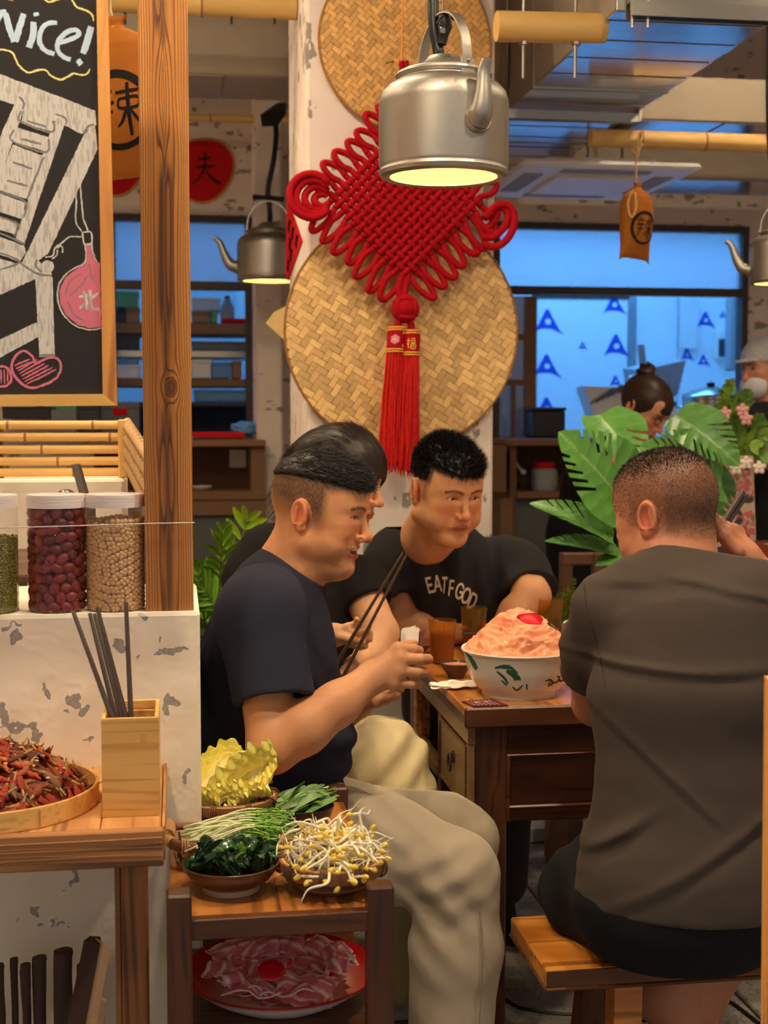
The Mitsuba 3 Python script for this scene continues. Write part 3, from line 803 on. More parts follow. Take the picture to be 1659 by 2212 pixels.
# ------------------------------------------------------------------ pillar with woven trays and knot
PF = 4.15
pa, pb = ony(664, 600, PF)[0], ony(1067, 600, PF)[0]
struct('pillar', ply(box((pa, PF, 0), (pb, 4.80, 3.22), .008), 'pillar_plaster'), 'square white plaster pillar with flaking paint')
def woven_disc(key, c, R, pitch, ang, tilt, tone, seed):
 """Flat tray of a 2/2 twill: every bamboo strip is a ribbon that dips under and rises over the crossing ones."""
 rg = np.random.default_rng(seed)
 n = int(R / pitch)
 M = trans(c) @ rot([1, 0, 0], tilt) @ rot([0, 1, 0], ang)
 for d in (0, 1):
  for i in range(-n, n + 1):
   o = i * pitch
   if abs(o) > R - .004:
    continue
   h = math.sqrt((R - .002) ** 2 - o * o)
   js = np.arange(math.floor(-h / pitch) - 1, math.ceil(h / pitch) + 2)
   s, z = [], []
   for j in js:
    up = ((i + j) % 4 < 2) if d == 0 else ((i + j) % 4 >= 2)
    for q in (-.38, .38):
     s.append((j + q) * pitch)
     z.append(-.0017 if up else .0017)
   s, z = np.array(s), np.array(z)
   z = z + 0.0005 * rg.normal()
   ok = np.abs(s) < h
   ss = np.concatenate([[-h], s[ok], [h]])
   zz = np.interp(ss, s, z)
   w = pitch * 0.46
   a = np.stack([ss, zz, np.full_like(ss, o - w)], 1)
   b = np.stack([ss, zz, np.full_like(ss, o + w)], 1)
   v = np.stack([a, b], 1)
   if d == 1:
    v = v[:, :, [2, 1, 0]]
   m = slab(v, .0007)
   m.apply_transform(M)
   part(key, 'bamboo_strip', toned(m, np.array(tone) * (.91, .96, 1.0, 1.04, 1.08)[rg.integers(5)], 'rough', False, 4))
 a = np.linspace(0, 2 * np.pi, 96, endpoint=False)
 ring = np.stack([R * np.cos(a), 0 * a, R * np.sin(a)], 1)
 m = tube(ring, .0042, 8, closed=True)
 part(key, 'rim', colored(moved(m, M), (150, 108, 60), smooth=True), 'thin darker rim')
c = ony(869, 716, 4.12)
k = thing('woven_tray', 'large round woven bamboo tray hung below the red knot on the pillar', 'woven tray')
woven_disc(k, c, 257 * 4.10 / FPX, .0190, 32, 1.5, (224, 184, 124), 5)
c = ony(876, 92, 4.13)
k = thing('woven_tray', 'smaller round woven bamboo tray at the top of the pillar', 'woven tray')
woven_disc(k, c, 187 * 4.12 / FPX, .0150, 38, 0, (206, 160, 98), 6)
part(k, 'twig', ply(tube([ony(833, 137, 4.11), ony(856, 131, 4.11)], .0016, 5), 'black_iron'))
# pointed fan of pale straw and red couplet on the pillar's left face
X0 = pa - .004
k = thing('straw_fan', 'pale straw fan corner sticking out behind the large woven tray', 'fan')
q = [ony(a, b, 4.24) for a, b in ((574, 698), (592, 674), (640, 650), (640, 760), (600, 722))]
part(k, 'sheet', colored(slab(np.array([[q[0], q[1], q[2]], [q[0] * .5 + q[4] * .5, q[4], q[3]]]), .004), (222, 190, 130), smooth=False))
k = thing('red_couplet', 'torn red paper strip with dark brush marks on the side of the pillar', 'wall decoration')
q = [onx(a, b, X0) for a, b in ((620, 428), (652, 520), (622, 606), (616, 590))]
part(k, 'paper', ply(prism8(q, [w + [.003, 0, 0] for w in q]), 'red_paper'))
for i, (a, b) in enumerate(((624, 490), (632, 505), (626, 528), (640, 522), (628, 552), (622, 575))):
 w = onx(a, b, X0 - .002)
 st = [[w + np.array([0, -.05, .012]), w + np.array([0, .03, -.004])], [w + np.array([0, -.01, .02]), w + np.array([0, .0, -.02])]]
 part(k, 'brush_mark', ply(cat([tube(np.array(s_), .0035, 5) for s_ in st]), 'ink'))
# ------------------------------------------------------------------ red Chinese knot
mat('red_cord', (162, 5, 22), 0.85, spec=0.2, sheen=0.6)
mat('red_silk', (220, 30, 22), 0.55, spec=0.4)
mat('orange_string', (236, 150, 50), 0.7)
mat('gold_print', (226, 180, 70), 0.45)
mat('pink_print', (214, 120, 150), 0.6)
KY_ = 4.06
KC = ony(875, 432, KY_)
PXM = KY_ * 1.005 / FPX
k = thing('chinese_knot', 'big red plaited cord knot with loops and two tassels on the pillar', 'knot')
N, side = 14, 235 * PXM
pit = side / N
r_c = pit * .52
e1 = np.array([1, 0, -1]) / math.sqrt(2)
e2 = np.array([1, 0, 1]) / math.sqrt(2)
out = np.array([0, -1.0, 0])
ends = {}
for d in (0, 1):
 ea, eb = (e1, e2) if d == 0 else (e2, e1)
 for i in range(N):
  o = (i - (N - 1) / 2) * pit
  pts = []
  for s in np.arange(-N / 2 - .4, N / 2 + .41, .25):
   j = s + (N - 1) / 2 + .0
   z = math.cos(math.pi * (j + i + d)) * pit * .27
   if s < -N / 2 or s > N / 2:
    z = 0
   pts.append(KC + ea * s * pit + eb * o + out * (z + .012))
  part(k, 'cord', ply(tube(np.array(pts), r_c, 8, flat=.8), 'red_cord', True))
  ends[d, i, 0], ends[d, i, 1] = pts[0], pts[-1]
rg = np.random.default_rng(3)
def loop(p, q, dirv, L, w, droop, r):
 """Cord leaving at p, turning back at distance L and entering at q."""
 mid = (p + q) / 2
 ax = (q - p) / (np.linalg.norm(q - p) + 1e-9)
 tip = mid + dirv * L + np.array([0, 0, -droop])
 pts = [p, p + dirv * L * .4 - ax * w * .7 + [0, 0, -droop * .3], tip - ax * w - dirv * L * .14, tip, tip + ax * w - dirv * L * .14, q + dirv * L * .4 + ax * w * .7 + [0, 0, -droop * .3], q]
 pts = [np.asarray(a) + out * (.004 * math.sin(i)) for i, a in enumerate(pts)]
 return tube(spline(pts, 26), r, 8)
for d, e, dirv in ((0, 0, -e1), (0, 1, e1), (1, 0, -e2), (1, 1, e2)):
 for i in range(0, N, 2):
  p, q = ends[d, i, e], ends[d, i + 1, e]
  L = (50 + 16 * rg.random()) * PXM
  part(k, 'loop', ply(loop(p, q, dirv + np.array([0, 0, -.05 + .1 * rg.normal()]), L, pit * (.35 + .25 * rg.random()), .006, r_c * .8), 'red_cord', True))
# the nested ear loops of the left and right corners
for sx, cx in ((-1, 709), (1, 1041)):
 c0 = ony(cx, 428, KY_)
 for n_, (L, w) in enumerate(((26, 14), (44, 26), (60, 36), (72, 46)) if sx < 0 else ((28, 16), (46, 30), (58, 44))):
  a = np.linspace(-2.5, 2.5, 24)
  cc = c0 + np.array([sx * (L * .55) * PXM, 0, -(6 - n_ * 2 if sx < 0 else 30 + n_ * 8) * PXM])
  pts = np.stack([cc[0] + sx * L * .62 * PXM * np.cos(a), cc[1] - .012 - .008 * n_ + .004 * np.sin(2 * a), cc[2] + w * PXM * np.sin(a) * 1.0 - (0 if sx < 0 else .02 * (1 - np.cos(a)))], 1)
  part(k, 'ear_loop', ply(tube(pts, r_c * .95, 9), 'red_cord', True))
# hanging cords, button knot, tassels
top = KC + (e2 - e1) * side / 2
for s in (-1, 1):
 part(k, 'hanging_cord', ply(tube([top + [s * .006, -.01, -.01], ony(871 + s * 5, 134, KY_) + [0, -.01, 0]], .008, 8), 'red_cord', True))
part(k, 'string', ply(tube([ony(868, 138, KY_), ony(869, 60, KY_), ony(869, -80, KY_)], .0028, 6), 'orange_string', True), 'thin orange string')
part(k, 'string', ply(tube([ony(868, 134, KY_), ony(850, 130, KY_ + .03)], .0022, 6), 'orange_string', True))
bot = KC - (e2 - e1) * side / 2
BK = ony(873, 668, KY_) + out * .02
for s in (-1, 1):
 part(k, 'neck_cord', ply(tube(spline([bot + [s * .008, -.012, .01], ony(866 + s * 7, 628, KY_) + out * .015, ony(870 + s * 3, 650, KY_) + out * .02, BK + [s * .008, 0, .02]], 16), r_c * .95, 8), 'red_cord', True))
Rb = 25 * PXM
for i in range(6):
 a = np.linspace(0, 2 * np.pi, 36, endpoint=False)
 q = np.stack([Rb * np.cos(a), Rb * np.sin(a) * .94, .004 * np.sin(3 * a + i)], 1)
 M = rot([0, 1, 0], i * 30) @ rot([1, 0, 0], 60 + (i % 2) * 55)
 part(k, 'button_knot_cord', ply(moved(tube(q, .0085, 8, closed=True), trans(BK) @ M), 'red_cord', True))
part(k, 'button_knot_core', ply(moved(trimesh.creation.icosphere(3, Rb * .93), trans(BK)), 'red_cord', True))
FUK = [([(-.8, .75), (-.55, .6)], .16), ([(-.95, .35), (-.45, .4), (-.95, -.25)], .16), ([(-.62, .2), (-.62, -.9)], .18), ([(-.15, .75), (.8, .75)], .14), ([(.0, .45), (.65, .45), (.65, .1), (.0, .1), (.0, .45)], .14),
 ([(-.1, -.15), (.8, -.15), (.8, -.9), (-.1, -.9), (-.1, -.15)], .16), ([(.35, -.15), (.35, -.9)], .12), ([(-.1, -.52), (.8, -.52)], .12)]
for ti, (cx, y0, y1, lean) in enumerate(((855, 707, 1012, -4), (887, 714, 1022, -3))):
 a0 = ony(cx, y0, KY_) + out * .02
 b0 = ony(cx + lean, y0 + 55, KY_) + out * .02
 rr = 19.5 * PXM
 t_ = part(k, 'tassel_cord', ply(tube([BK + [(-.012, .014)[ti], 0, -.02], a0 + [0, 0, .0]], r_c * .9, 8), 'red_cord', True))
 ax = (b0 - a0) / np.linalg.norm(b0 - a0)
 Mx = frame_m(a0, np.array([1.0, 0, 0]), np.cross(-ax, [1.0, 0, 0]), -ax)
 Lc = np.linalg.norm(b0 - a0)
 tk = part(k, 'tassel_cap', ply(moved(lathe([(0, .004), (rr * .8, .003), (rr, -.003), (rr, -Lc), (0, -Lc)], 28), Mx), 'red_cord', 40))
 for zb in (0.0, -Lc + .011):
  part(tk, 'gold_band', ply(moved(cat([lathe([(rr * 1.0, zb), (rr * 1.05, zb - .001), (rr * 1.05, zb - .003), (rr * 1.0, zb - .004)], 28), lathe([(rr * 1.0, zb - .007), (rr * 1.05, zb - .008), (rr * 1.05, zb - .010), (rr * 1.0, zb - .011)], 28)]), Mx), 'gold_print', 40))
 def wrap(poly, ang0, zc_):
  m = extrude(poly, .0008)
  m = m.subdivide_to_size(.006)
  v = m.vertices.copy()
  a = v[:, 0] / rr + ang0 - math.pi / 2
  rad = rr * 1.01 + v[:, 2]
  return moved(tm(np.stack([rad * np.cos(a), rad * np.sin(a), v[:, 1] + zc_], 1), m.faces), Mx)
 if ti == 1:
  g = affinity.scale(unary_union([stroke(p, w, .1) for p, w in FUK]), .014, .017, origin=(0, 0))
  part(tk, 'character', ply(wrap(g, -.1, -Lc * .52), 'gold_print'), 'gold fortune character')
 else:
  fl = unary_union([affinity.rotate(sg.Point(0, .008).buffer(.0062), q, origin=(0, 0)) for q in range(0, 360, 60)])
  part(tk, 'flower', ply(wrap(fl, -.25, -Lc * .5), 'pink_print'), 'pink and gold flower motif')
  part(tk, 'flower_heart', ply(wrap(sg.Point(0, 0).buffer(.006), -.25, -Lc * .5 + .0001).apply_translation([0, -.0008, 0]), 'gold_print'))
  for zz in (.25, .75):
   part(tk, 'spot', ply(wrap(sg.Polygon([(-.004, -.003), (.004, -.003), (0, .005)]), .75, -Lc * zz), 'gold_print'))
 st = []
 endp = ony(cx + lean * 3.4, y1, KY_) + out * .02
 for i in range(230):
  a, q = rg.random() * 2 * np.pi, math.sqrt(rg.random())
  p0 = b0 + np.array([rr * .95 * q * math.cos(a), rr * .95 * q * math.sin(a), .002])
  sp = 1.15 + .25 * rg.random()
  p1 = endp + np.array([rr * sp * q * math.cos(a) + .003 * rg.normal(), rr * sp * q * math.sin(a), .028 * rg.random() + .012 * rg.normal()])
  pm = (p0 + p1) / 2 + np.array([.003 * rg.normal(), .003 * rg.normal(), 0])
  st.append(tube(spline([p0, pm, p1], 7), .0011, 4, caps=False))
 part(tk, 'strands', ply(cat(st), 'red_silk', True), kind='stuff')
# ------------------------------------------------------------------ kettle lamps
mat('kettle_alu', (180, 174, 164), 0.42, metal=1.0)
mat('lamp_cream', (255, 246, 206), 0.7, spec=0.2)
def kettle(label, c, s, az, hang, bulb=15.0, cable=True):
 """Aluminium kettle upside-up, open below with a bulb inside; c the centre of its lower rim, s metres per unit, az the way its spout points."""
 k = thing('kettle_lamp', label, 'lamp')
 M = trans(c) @ rot([0, 0, 1], az)
 pr = [(117, 0), (128, -3), (137, 2), (140, 10), (137.5, 16), (137.5, 19), (140, 24), (140, 150), (138.5, 163), (133, 178), (122, 190), (108, 198), (98, 203), (96, 208), (96, 214)]
 inn = [(96, 210), (98, 203), (120, 188), (136, 160), (137, 44), (133, 40), (136, 34), (132, 29), (136, 22), (130, 15), (133, 9), (124, 4), (117, 0)]
 part(k, 'body', ply(moved(lathe([(a * s, b * s) for a, b in pr], 64), M), 'kettle_alu', 30))
 m = moved(lathe([(a * s * .993, b * s) for a, b in inn], 64), M)
 part(k, 'inner_shell', ply(m, 'lamp_cream', 40), 'cream lamp interior')
 lid = [(96, 206), (101, 209), (104, 213), (102, 218), (96, 219), (94, 222), (70, 230), (46, 240), (38, 248), (34, 254), (0, 254)]
 part(k, 'lid', ply(moved(lathe([(a * s, b * s) for a, b in lid], 56), M), 'kettle_alu', 35))
 sp = spline([(134, 0, 100), (152, 0, 116), (158, 0, 150), (160, 0, 190), (172, 0, 214)], 20) * s
 sp = sp if cable else spline([(134, 0, 60), (170, 0, 72), (196, 0, 120), (214, 0, 165), (238, 0, 188)], 20) * s
 part(k, 'spout', ply(moved(tube(sp, np.interp(np.linspace(0, 1, 20), [0, .2, .6, 1], [29, 25, 15, 10]) * s, 16), M), 'kettle_alu', 40))
 part(k, 'spout_collar', ply(moved(tube([np.array([134, 0, 100 if cable else 60]) * s, np.array([142, 0, 102 if cable else 62]) * s], [33 * s, 30 * s], 20), M), 'kettle_alu', 30))
 a = np.linspace(-.12, np.pi + .12, 30)
 hp = np.stack([92 * np.cos(a), 0 * a, 236 + 108 * np.sin(a)], 1) * s
 hp = np.vstack([[hp[0][0] + .002, 0, 190 * s], hp, [hp[-1][0] - .002, 0, 190 * s]])
 hm = tube(hp, 11 * s, 8, flat=.28)
 t_, n_, b_ = frames(hp)
 wv = []
 for p, t in zip(hp, t_):
  nn = np.cross(t, [0, 1.0, 0])
  wv.append([p - nn * 2 * s + np.array([0, -11, 0]) * s, p - nn * 2 * s + np.array([0, 11, 0]) * s])
 part(k, 'handle', ply(moved(slab(np.array(wv), 4 * s), M), 'kettle_alu', 40))
 for sx in (-1, 1):
  br = part(k, 'handle_bracket', ply(moved(box((sx * 94 * s, -16 * s, 180 * s), (sx * 100 * s, 16 * s, 232 * s), .8 * s), M), 'kettle_alu', 30))
  for zz in (188, 226):
   part(br, 'rivet', ply(moved(trimesh.creation.icosphere(2, 4.5 * s), M @ trans([sx * 100 * s, 0, zz * s])), 'kettle_alu', True))
 b = trimesh.creation.icosphere(3, 26 * s)
 part(k, 'bulb', {**mikit.ply(moved(b, M @ trans([0, 0, 120 * s])), 'lamp_cream', smooth=True), 'emitter': {'type': 'area', 'radiance': {'type': 'rgb', 'value': [bulb, bulb * .80, bulb * .45]}}})
 part(k, 'socket', ply(moved(lathe([(0, 145), (16, 145), (18, 205), (0, 205)] and [(0, 145 * s), (16 * s, 145 * s), (18 * s, 205 * s), (0, 205 * s)], 16), M), 'white_plastic', 30))
 hp = np.asarray(hang, float)
 d = np.linalg.norm(np.diff(hp, axis=0), axis=1).sum()
 q = spline(hp, max(30, int(d / .004)))
 rr = 11 * s * (1 + .16 * (np.arange(len(q)) % 2))
 part(k, 'conduit', ply(tube(q, rr, 10), 'black_plastic', True), 'black corrugated conduit')
 return k
S1 = 2.8 / FPX
c1 = P(958, 383, 2.8)
zl = c1[2] + 250 * S1
k = kettle('large aluminium kettle lamp glowing over the table before the red knot', c1, S1, -70, [(c1[0] - .006, c1[1], zl - .01), P(947, 110, 2.8), P(938, 60, 2.8), P(936, -10, 2.8), P(937, -120, 2.8)])
part(k, 'steel_cable', ply(tube([P(956, -120, 2.79), P(957, 40, 2.79)], .0022, 6), 'steel', 30))
part(k, 'plug', ply(tube([P(960, 34, 2.78), P(962, 58, 2.78), P(958, 75, 2.79), P(954, 96, 2.79)], [.012, .014, .011, .009], 10), 'black_plastic', 40))
part(k, 'clamp', ply(box(P(956, 66, 2.775) - .006, P(956, 66, 2.775) + .006, .002), 'steel'))
part(k, 'tie', ply(tube(spline([P(946, 52, 2.785), P(958, 34, 2.77), P(974, 33, 2.785), P(980, 40, 2.8)], 14), .0045, 8), 'black_plastic', 40))
S2 = 5.6 / FPX * .49
c2 = P(581, 607, 5.6)
k = kettle('aluminium kettle lamp hanging half behind the left side of the pillar', c2, S2, 175, [(c2[0] + .005, c2[1], c2[2] + 250 * S2), P(583, 455, 5.6), P(579, 410, 5.6), P(592, 340, 5.6), P(596, 275, 5.6), P(580, 262, 5.6)], cable=False)
for i in range(3):
 part(k, 'wrapped_tape', ply(tube([P(546, 428 - 2 * i, 5.58), P(580, 426 + i, 5.58), P(614, 430 + i, 5.58)], .009, 7), 'black_plastic', 30))
single('beam_clamp', ply(hull([P(a, b, 5.5 + d) for a, b in ((562, 248), (598, 222), (618, 222), (618, 246), (600, 272), (566, 274)) for d in (0, .1)]), 'black_iron'), 'dark steel beam clamp above the left kettle lamp', 'clamp')
single('hanger_rod', ply(tube([P(600, 215, 5.4), P(600, -40, 5.4)], .007, 6), 'galvanised', 30), 'steel rod rising from the beam clamp left of the pillar', 'rod')
c3 = P(1689, 612, 4.45)
kettle('aluminium kettle lamp cut by the right edge above the grey-capped man', c3, 4.45 / FPX * .5, 160, [(c3[0], c3[1], c3[2] + .17), c3 + [0, 0, .26], P(1662, 300, 4.45), P(1662, -220, 4.45)], cable=False)
# ------------------------------------------------------------------ cloth tea bags with a ringed character
mat('ochre_cloth', (158, 94, 38), 0.95, spec=0.1)
LA = [([(-.62, .88), (-.5, .72)], .13), ([(-.95, .62), (-.12, .68)], .11), ([(-.75, .5), (-.66, .3)], .1), ([(-.3, .54), (-.42, .3)], .1), ([(-.98, .2), (-.08, .28)], .12), ([(-.9, -.12), (-.14, -.06)], .11), ([(-.52, .22), (-.56, -.3), (-.8, -.9)], (.14, .07)),
 ([(.02, .6), (.95, .68)], .11), ([(.12, .36), (.85, .42), (.82, .08), (.14, .04), (.12, .36)], .1), ([(.5, .95), (.48, .1), (.46, -.95)], .14), ([(.42, .0), (.2, -.4), (-.02, -.62)], (.12, .06)), ([(.54, .0), (.75, -.35), (1.0, -.6)], (.08, .15))]
def tea_bag(label, c, W, H, T_, az, hang, tilt=0.0, split=0.06):
 k = thing('tea_bag', label, 'bag')
 M = trans(c) @ rot([0, 0, 1], az) @ rot([0, 1, 0], tilt)
 zs_ = np.array([-.5, -.44, -.3, -.1, .1, .25, .36, .44, .48, .5, .53, .56]) * H
 wd = np.array([.56, .52, .48, .49, .52, .50, .44, .26, .12, .07, .11, .15]) * W
 th = np.array([.01, .09, .2, .3, .32, .3, .26, .17, .1, .07, .08, .06]) * T_ * 1.6
 zz = np.linspace(zs_[0], zs_[-1], 60)
 w_, t_ = np.interp(zz, zs_, wd), np.interp(zz, zs_, th)
 a = np.linspace(0, 2 * np.pi, 56, endpoint=False)
 ca, sa = np.sign(np.cos(a)) * np.abs(np.cos(a)) ** .8, np.sign(np.sin(a)) * np.abs(np.sin(a)) ** .9
 v = np.stack([w_[:, None] * ca, t_[:, None] * sa, np.repeat(zz[:, None], 56, 1)], -1)
 low = zz < -.3 * H
 v[..., 2] += np.where(low[:, None], -split * H * np.abs(ca) ** 6 * ((-.3 * H - zz) / (.2 * H))[:, None], 0)
 fold = (meshkit.fbm(v.reshape(-1, 3) * [26, 14, 9], 3, 4).reshape(v.shape[:2]) - .5)
 v[..., 1] += .05 * W * fold * (np.abs(v[..., 1]) > .003)
 n_, b_ = v.shape[:2]
 i, j = np.meshgrid(np.arange(n_ - 1), np.arange(b_), indexing='ij')
 j2 = (j + 1) % b_
 q = np.stack([i * b_ + j, i * b_ + j2, (i + 1) * b_ + j2, (i + 1) * b_ + j], -1).reshape(-1, 4)
 m = tm(v.reshape(-1, 3), q)
 part(k, 'pouch', ply(moved(m, M), 'ochre_cloth', True))
 rngg = np.random.default_rng(2)
 s = .3 * W
 a = np.linspace(.5, 2 * np.pi + .2, 70)
 ring = stroke(np.stack([np.cos(a), np.sin(a)], 1) * 1.32, (.34, .16), .2, 90)
 g = unary_union([ring] + [stroke(p, w) for p, w in LA])
 g = affinity.scale(g, s, s, origin=(0, 0))
 g = affinity.translate(g, .04 * W, -.08 * H)
 pm = extrude(g, .0005).subdivide_to_size(.010)
 vv = pm.vertices
 wz, tz = np.interp(vv[:, 1], zs_, wd), np.interp(vv[:, 1], zs_, th)
 cx_ = np.clip(np.abs(vv[:, 0]) / wz, 0, 1) ** (1 / .8)
 yy = -tz * np.clip(1 - cx_ ** 2, 0, 1) ** .45
 p3 = np.stack([vv[:, 0], yy, vv[:, 1]], 1)
 fo = meshkit.fbm(p3 * [26, 14, 9], 3, 4) - .5
 p3[:, 1] += .05 * W * fo - .0012 - vv[:, 2]
 part(k, 'ring_character', ply(moved(tm(p3, pm.faces), M), 'ink'), 'black brushed ring and character')
 part(k, 'neck_cord', ply(moved(lathe([(.075 * W, .47 * H), (.085 * W, .48 * H), (.075 * W, .49 * H)], 16), M), 'rope_tan', True))
 part(k, 'hanging_string', ply(tube(spline(hang, 16), .0028, 6), 'rope_tan', True))
 return k, M
cb = P(1374, 482, 4.6)
hangp = [cb + [0, 0, .105], P(1374, 372, 4.6), P(1375, 320, 4.62), P(1384, 284, 4.66), ony(1384, 301, 4.7)]
k, M = tea_bag('small ochre cloth bag with a black ringed character hanging before the kitchen window', cb, .125, .235, .075, 25, hangp, 3)
part(k, 'drawstring', ply(tube(spline([P(1366, 412, 4.54), P(1356, 440, 4.54), P(1364, 470, 4.53), P(1374, 448, 4.53), P(1372, 415, 4.54)], 24), .0032, 6), 'rope_tan', True))
part(k, 'bow', ply(cat([tube(spline([P(1375, 318, 4.6), P(1362, 322, 4.6), P(1374, 332, 4.6), P(1388, 310, 4.6), P(1376, 318, 4.6)], 20), .004, 6), tube([P(1376, 318, 4.6), P(1379, 340, 4.6)], .004, 6)]), 'rope_tan', True))
cb = P(262, 222, 2.62)
k, M = tea_bag('large ochre cloth bag with a black ringed character between chalkboard and post', cb, .165, .285, .09, -20, [cb + [0, 0, .13], P(238, 20, 2.62), P(238, -60, 2.62), np.array([P(238, -60, 2.62)[0], P(238, -60, 2.62)[1], 3.235])], -4)
# ------------------------------------------------------------------ white half wall, post, chalkboard
WF, WT = 2.377, 1.067
struct('wall_half', ply(box((-1.5, WF, 0), (0.037, 2.80, WT), .006), 'half_wall_plaster'), 'low white plaster wall with torn paint under the glass jars')
q = [ony(a, b, 2.395) for a, b in ((295, -120), (404, -120), (418.5, 1318), (315, 1318))]
q[2][2] = q[3][2] = WT
xc0, zc0 = (q[3][0] + q[2][0]) / 2, WT
xc1, zc1 = (q[0][0] + q[1][0]) / 2, q[0][2]
hw = (q[2][0] - q[3][0]) / 2
KN = [float(v) for v in ony(370, 836, 2.395)]
xc0, zc0, xc1, zc1, hw = map(float, (xc0, zc0, xc1, zc1, hw))
def post_fn(p, n, uv):
 t = (p[2] - zc0) / (zc1 - zc0)
 u = (p[0] - (xc0 + (xc1 - xc0) * t)) / hw + 0.02
 dep = (p[1] - 2.395) / hw
 front = smoothstep(0.5, 0.9, dr.abs(n[1]))
 u = dr.select(dr.abs(n[1]) > 0.5, u, 1.0 + dep)
 z = p[2]
 wv = (fbm(z * 7, 3.0, 1.0, 2) - 0.5)
 uu = u - 0.10 * wv
 kx, kz = (p[0] - KN[0]) / 0.010, (z - KN[2]) / 0.016
 kd = dr.sqrt(kx * kx + kz * kz)
 push = dr.exp(-kd * kd * 0.18)
 core = dr.exp(-dr.square(uu / 0.30))
 v = 11.0 * dr.power(dr.abs(uu) + 0.02, 0.85) + core * (9.0 * (fbm(z * 3.1 + 4, 0.5, 7.0, 2) - 0.2)) + 1.1 * (noise(u * 3, z * 5, 2.0) - 0.5)
 v = v * (1 - push) + (kd * 1.5 + 2) * push
 fr = v - dr.floor(v)
 late = smoothstep(0.45, 0.86, fr) * (1 - smoothstep(0.90, 1.0, fr))
 fine = noise(u * 60, z * 2.5, 5.0)
 base = mix(S(206, 140, 68), S(176, 108, 46), fbm(u * 5, z * 2, 3.0, 2))
 base = mix(base, S(206, 148, 84), smoothstep(0.5, 0.9, dr.abs(u)) * 0.3)
 dark = mix(S(96, 54, 26), S(70, 40, 24), core)
 col = mix(base, dark, late * (0.75 + 0.2 * core))
 col = mix(col, S(82, 48, 30), smoothstep(0.66, 0.76, fbm(z * 3.1 + 4, 0.5, 7.0, 2) + 0.12 * core) * core * core * 0.7)
 col = mix(col, S(120, 74, 38), (fine - 0.3) * 0.35)
 return mix(col, S(92, 52, 30), (1 - smoothstep(0.8, 1.05, kd)) * 0.8)
mat('post_wood', base=mikit.proc(post_fn), rough=0.5, spec=0.4)
k = thing('wooden_post', 'tall square brown post with bold grain standing on the half wall', 'post')
m = hull(list(q) + [w + np.array([0, .088, 0]) for w in q])
part(k, 'beam', ply(m, 'post_wood'))
tw = [ony(a, b, 2.385) for a, b in ((-20, 1141), (120, 1137), (250, 1133), (314, 1131), (366, 1130), (419, 1129))]
tw += [ony(420, 1129, 2.49), ony(312, 1126, 2.49)]
single('nylon_cord', ply(tube(np.array(tw), .0011, 5), 'white_plastic', True), 'thin pale cord tied round the post and across the glass jars', 'cord')
BY = 2.18
mat('board_black', (46, 43, 43), 0.8, spec=0.25)
mat('chalk_white', rough=0.95, spec=0.1, base=mikit.proc(lambda p, n, uv: mix(S(206, 201, 194), S(150, 147, 143), smoothstep(0.45, 0.8, noise(p[0] * 500, p[2] * 90, 2.0)) * 0.55)))
mat('chalk_grey', (128, 126, 126), 0.95, spec=0.1)
mat('chalk_blue', (190, 210, 232), 0.95, spec=0.1)
mat('chalk_yellow', (226, 214, 140), 0.95, spec=0.1)
mat('chalk_pink', (212, 118, 136), 0.95, spec=0.1)
def plate(poly_px, y, d):
 return xz_plate(pxpoly(poly_px, y) if isinstance(poly_px, list) else poly_px, y, d)
k = thing('chalkboard', 'chalkboard in a light wood frame with a chalk drawing and the word Nice', 'chalkboard')
part(k, 'board', ply(plate([(-420, -140), (212, -140), (224, 858), (-420, 862)], BY, .008), 'board_black'))
part(k, 'frame_side', ply(plate([(206, -140), (229, -140), (252.5, 876), (222, 851)], BY - .008, .022), 'frame_wood_z'))
part(k, 'frame_bottom', ply(plate([(-420, 855), (222, 851), (252.5, 876), (-420, 880)], BY - .008, .022), 'bamboo_board'))
for px in (120, -380):
 w = ony(px, -140, BY)
 part(k, 'chain', ply(tube([(w[0], BY + .004, w[2] - .01), (w[0], BY + .004, 3.22)], .003, 6), 'black_iron'))
def pxstroke(pts, w, taper=.25):
 """Chalk stroke from photograph points: polygon in (x, z) of the board."""
 p = spline(np.asarray(pts, float), max(16, 5 * len(pts))) if len(pts) > 2 else np.linspace(pts[0], pts[1], 10)
 xz = np.array([ony(a, b, BY)[[0, 2]] for a, b in p])
 wm = np.asarray(w) * BY / FPX * 1.0
 return stroke(xz, wm if np.isscalar(wm) or wm.ndim == 0 else list(wm), taper, max(20, 6 * len(pts)))
def rough_edge(g, a=.0006, seed=1):
 """Chalk edge: the outline nibbled by noise."""
 out = []
 for q in getattr(g, 'geoms', [g]):
  if q.geom_type != 'Polygon':
   continue
  q = q.segmentize(.003)
  def wob(c):
   c = np.array(c)
   s = np.stack([meshkit.noise(np.stack([c[:, 0] * 300, c[:, 1] * 300, 0 * c[:, 0] + i], 1), seed) for i in (0, 5)], 1) - .5
   return c + s * 2 * a
  r = sg.Polygon(wob(q.exterior.coords), [wob(h.coords) for h in q.interiors])
  out.append(r if r.is_valid else r.buffer(0))
 return unary_union(out)
def chalk(name, g, m, lift, label=None):
 part(k, name, ply(xz_plate(rough_edge(g), BY - lift, .0004), m), label)
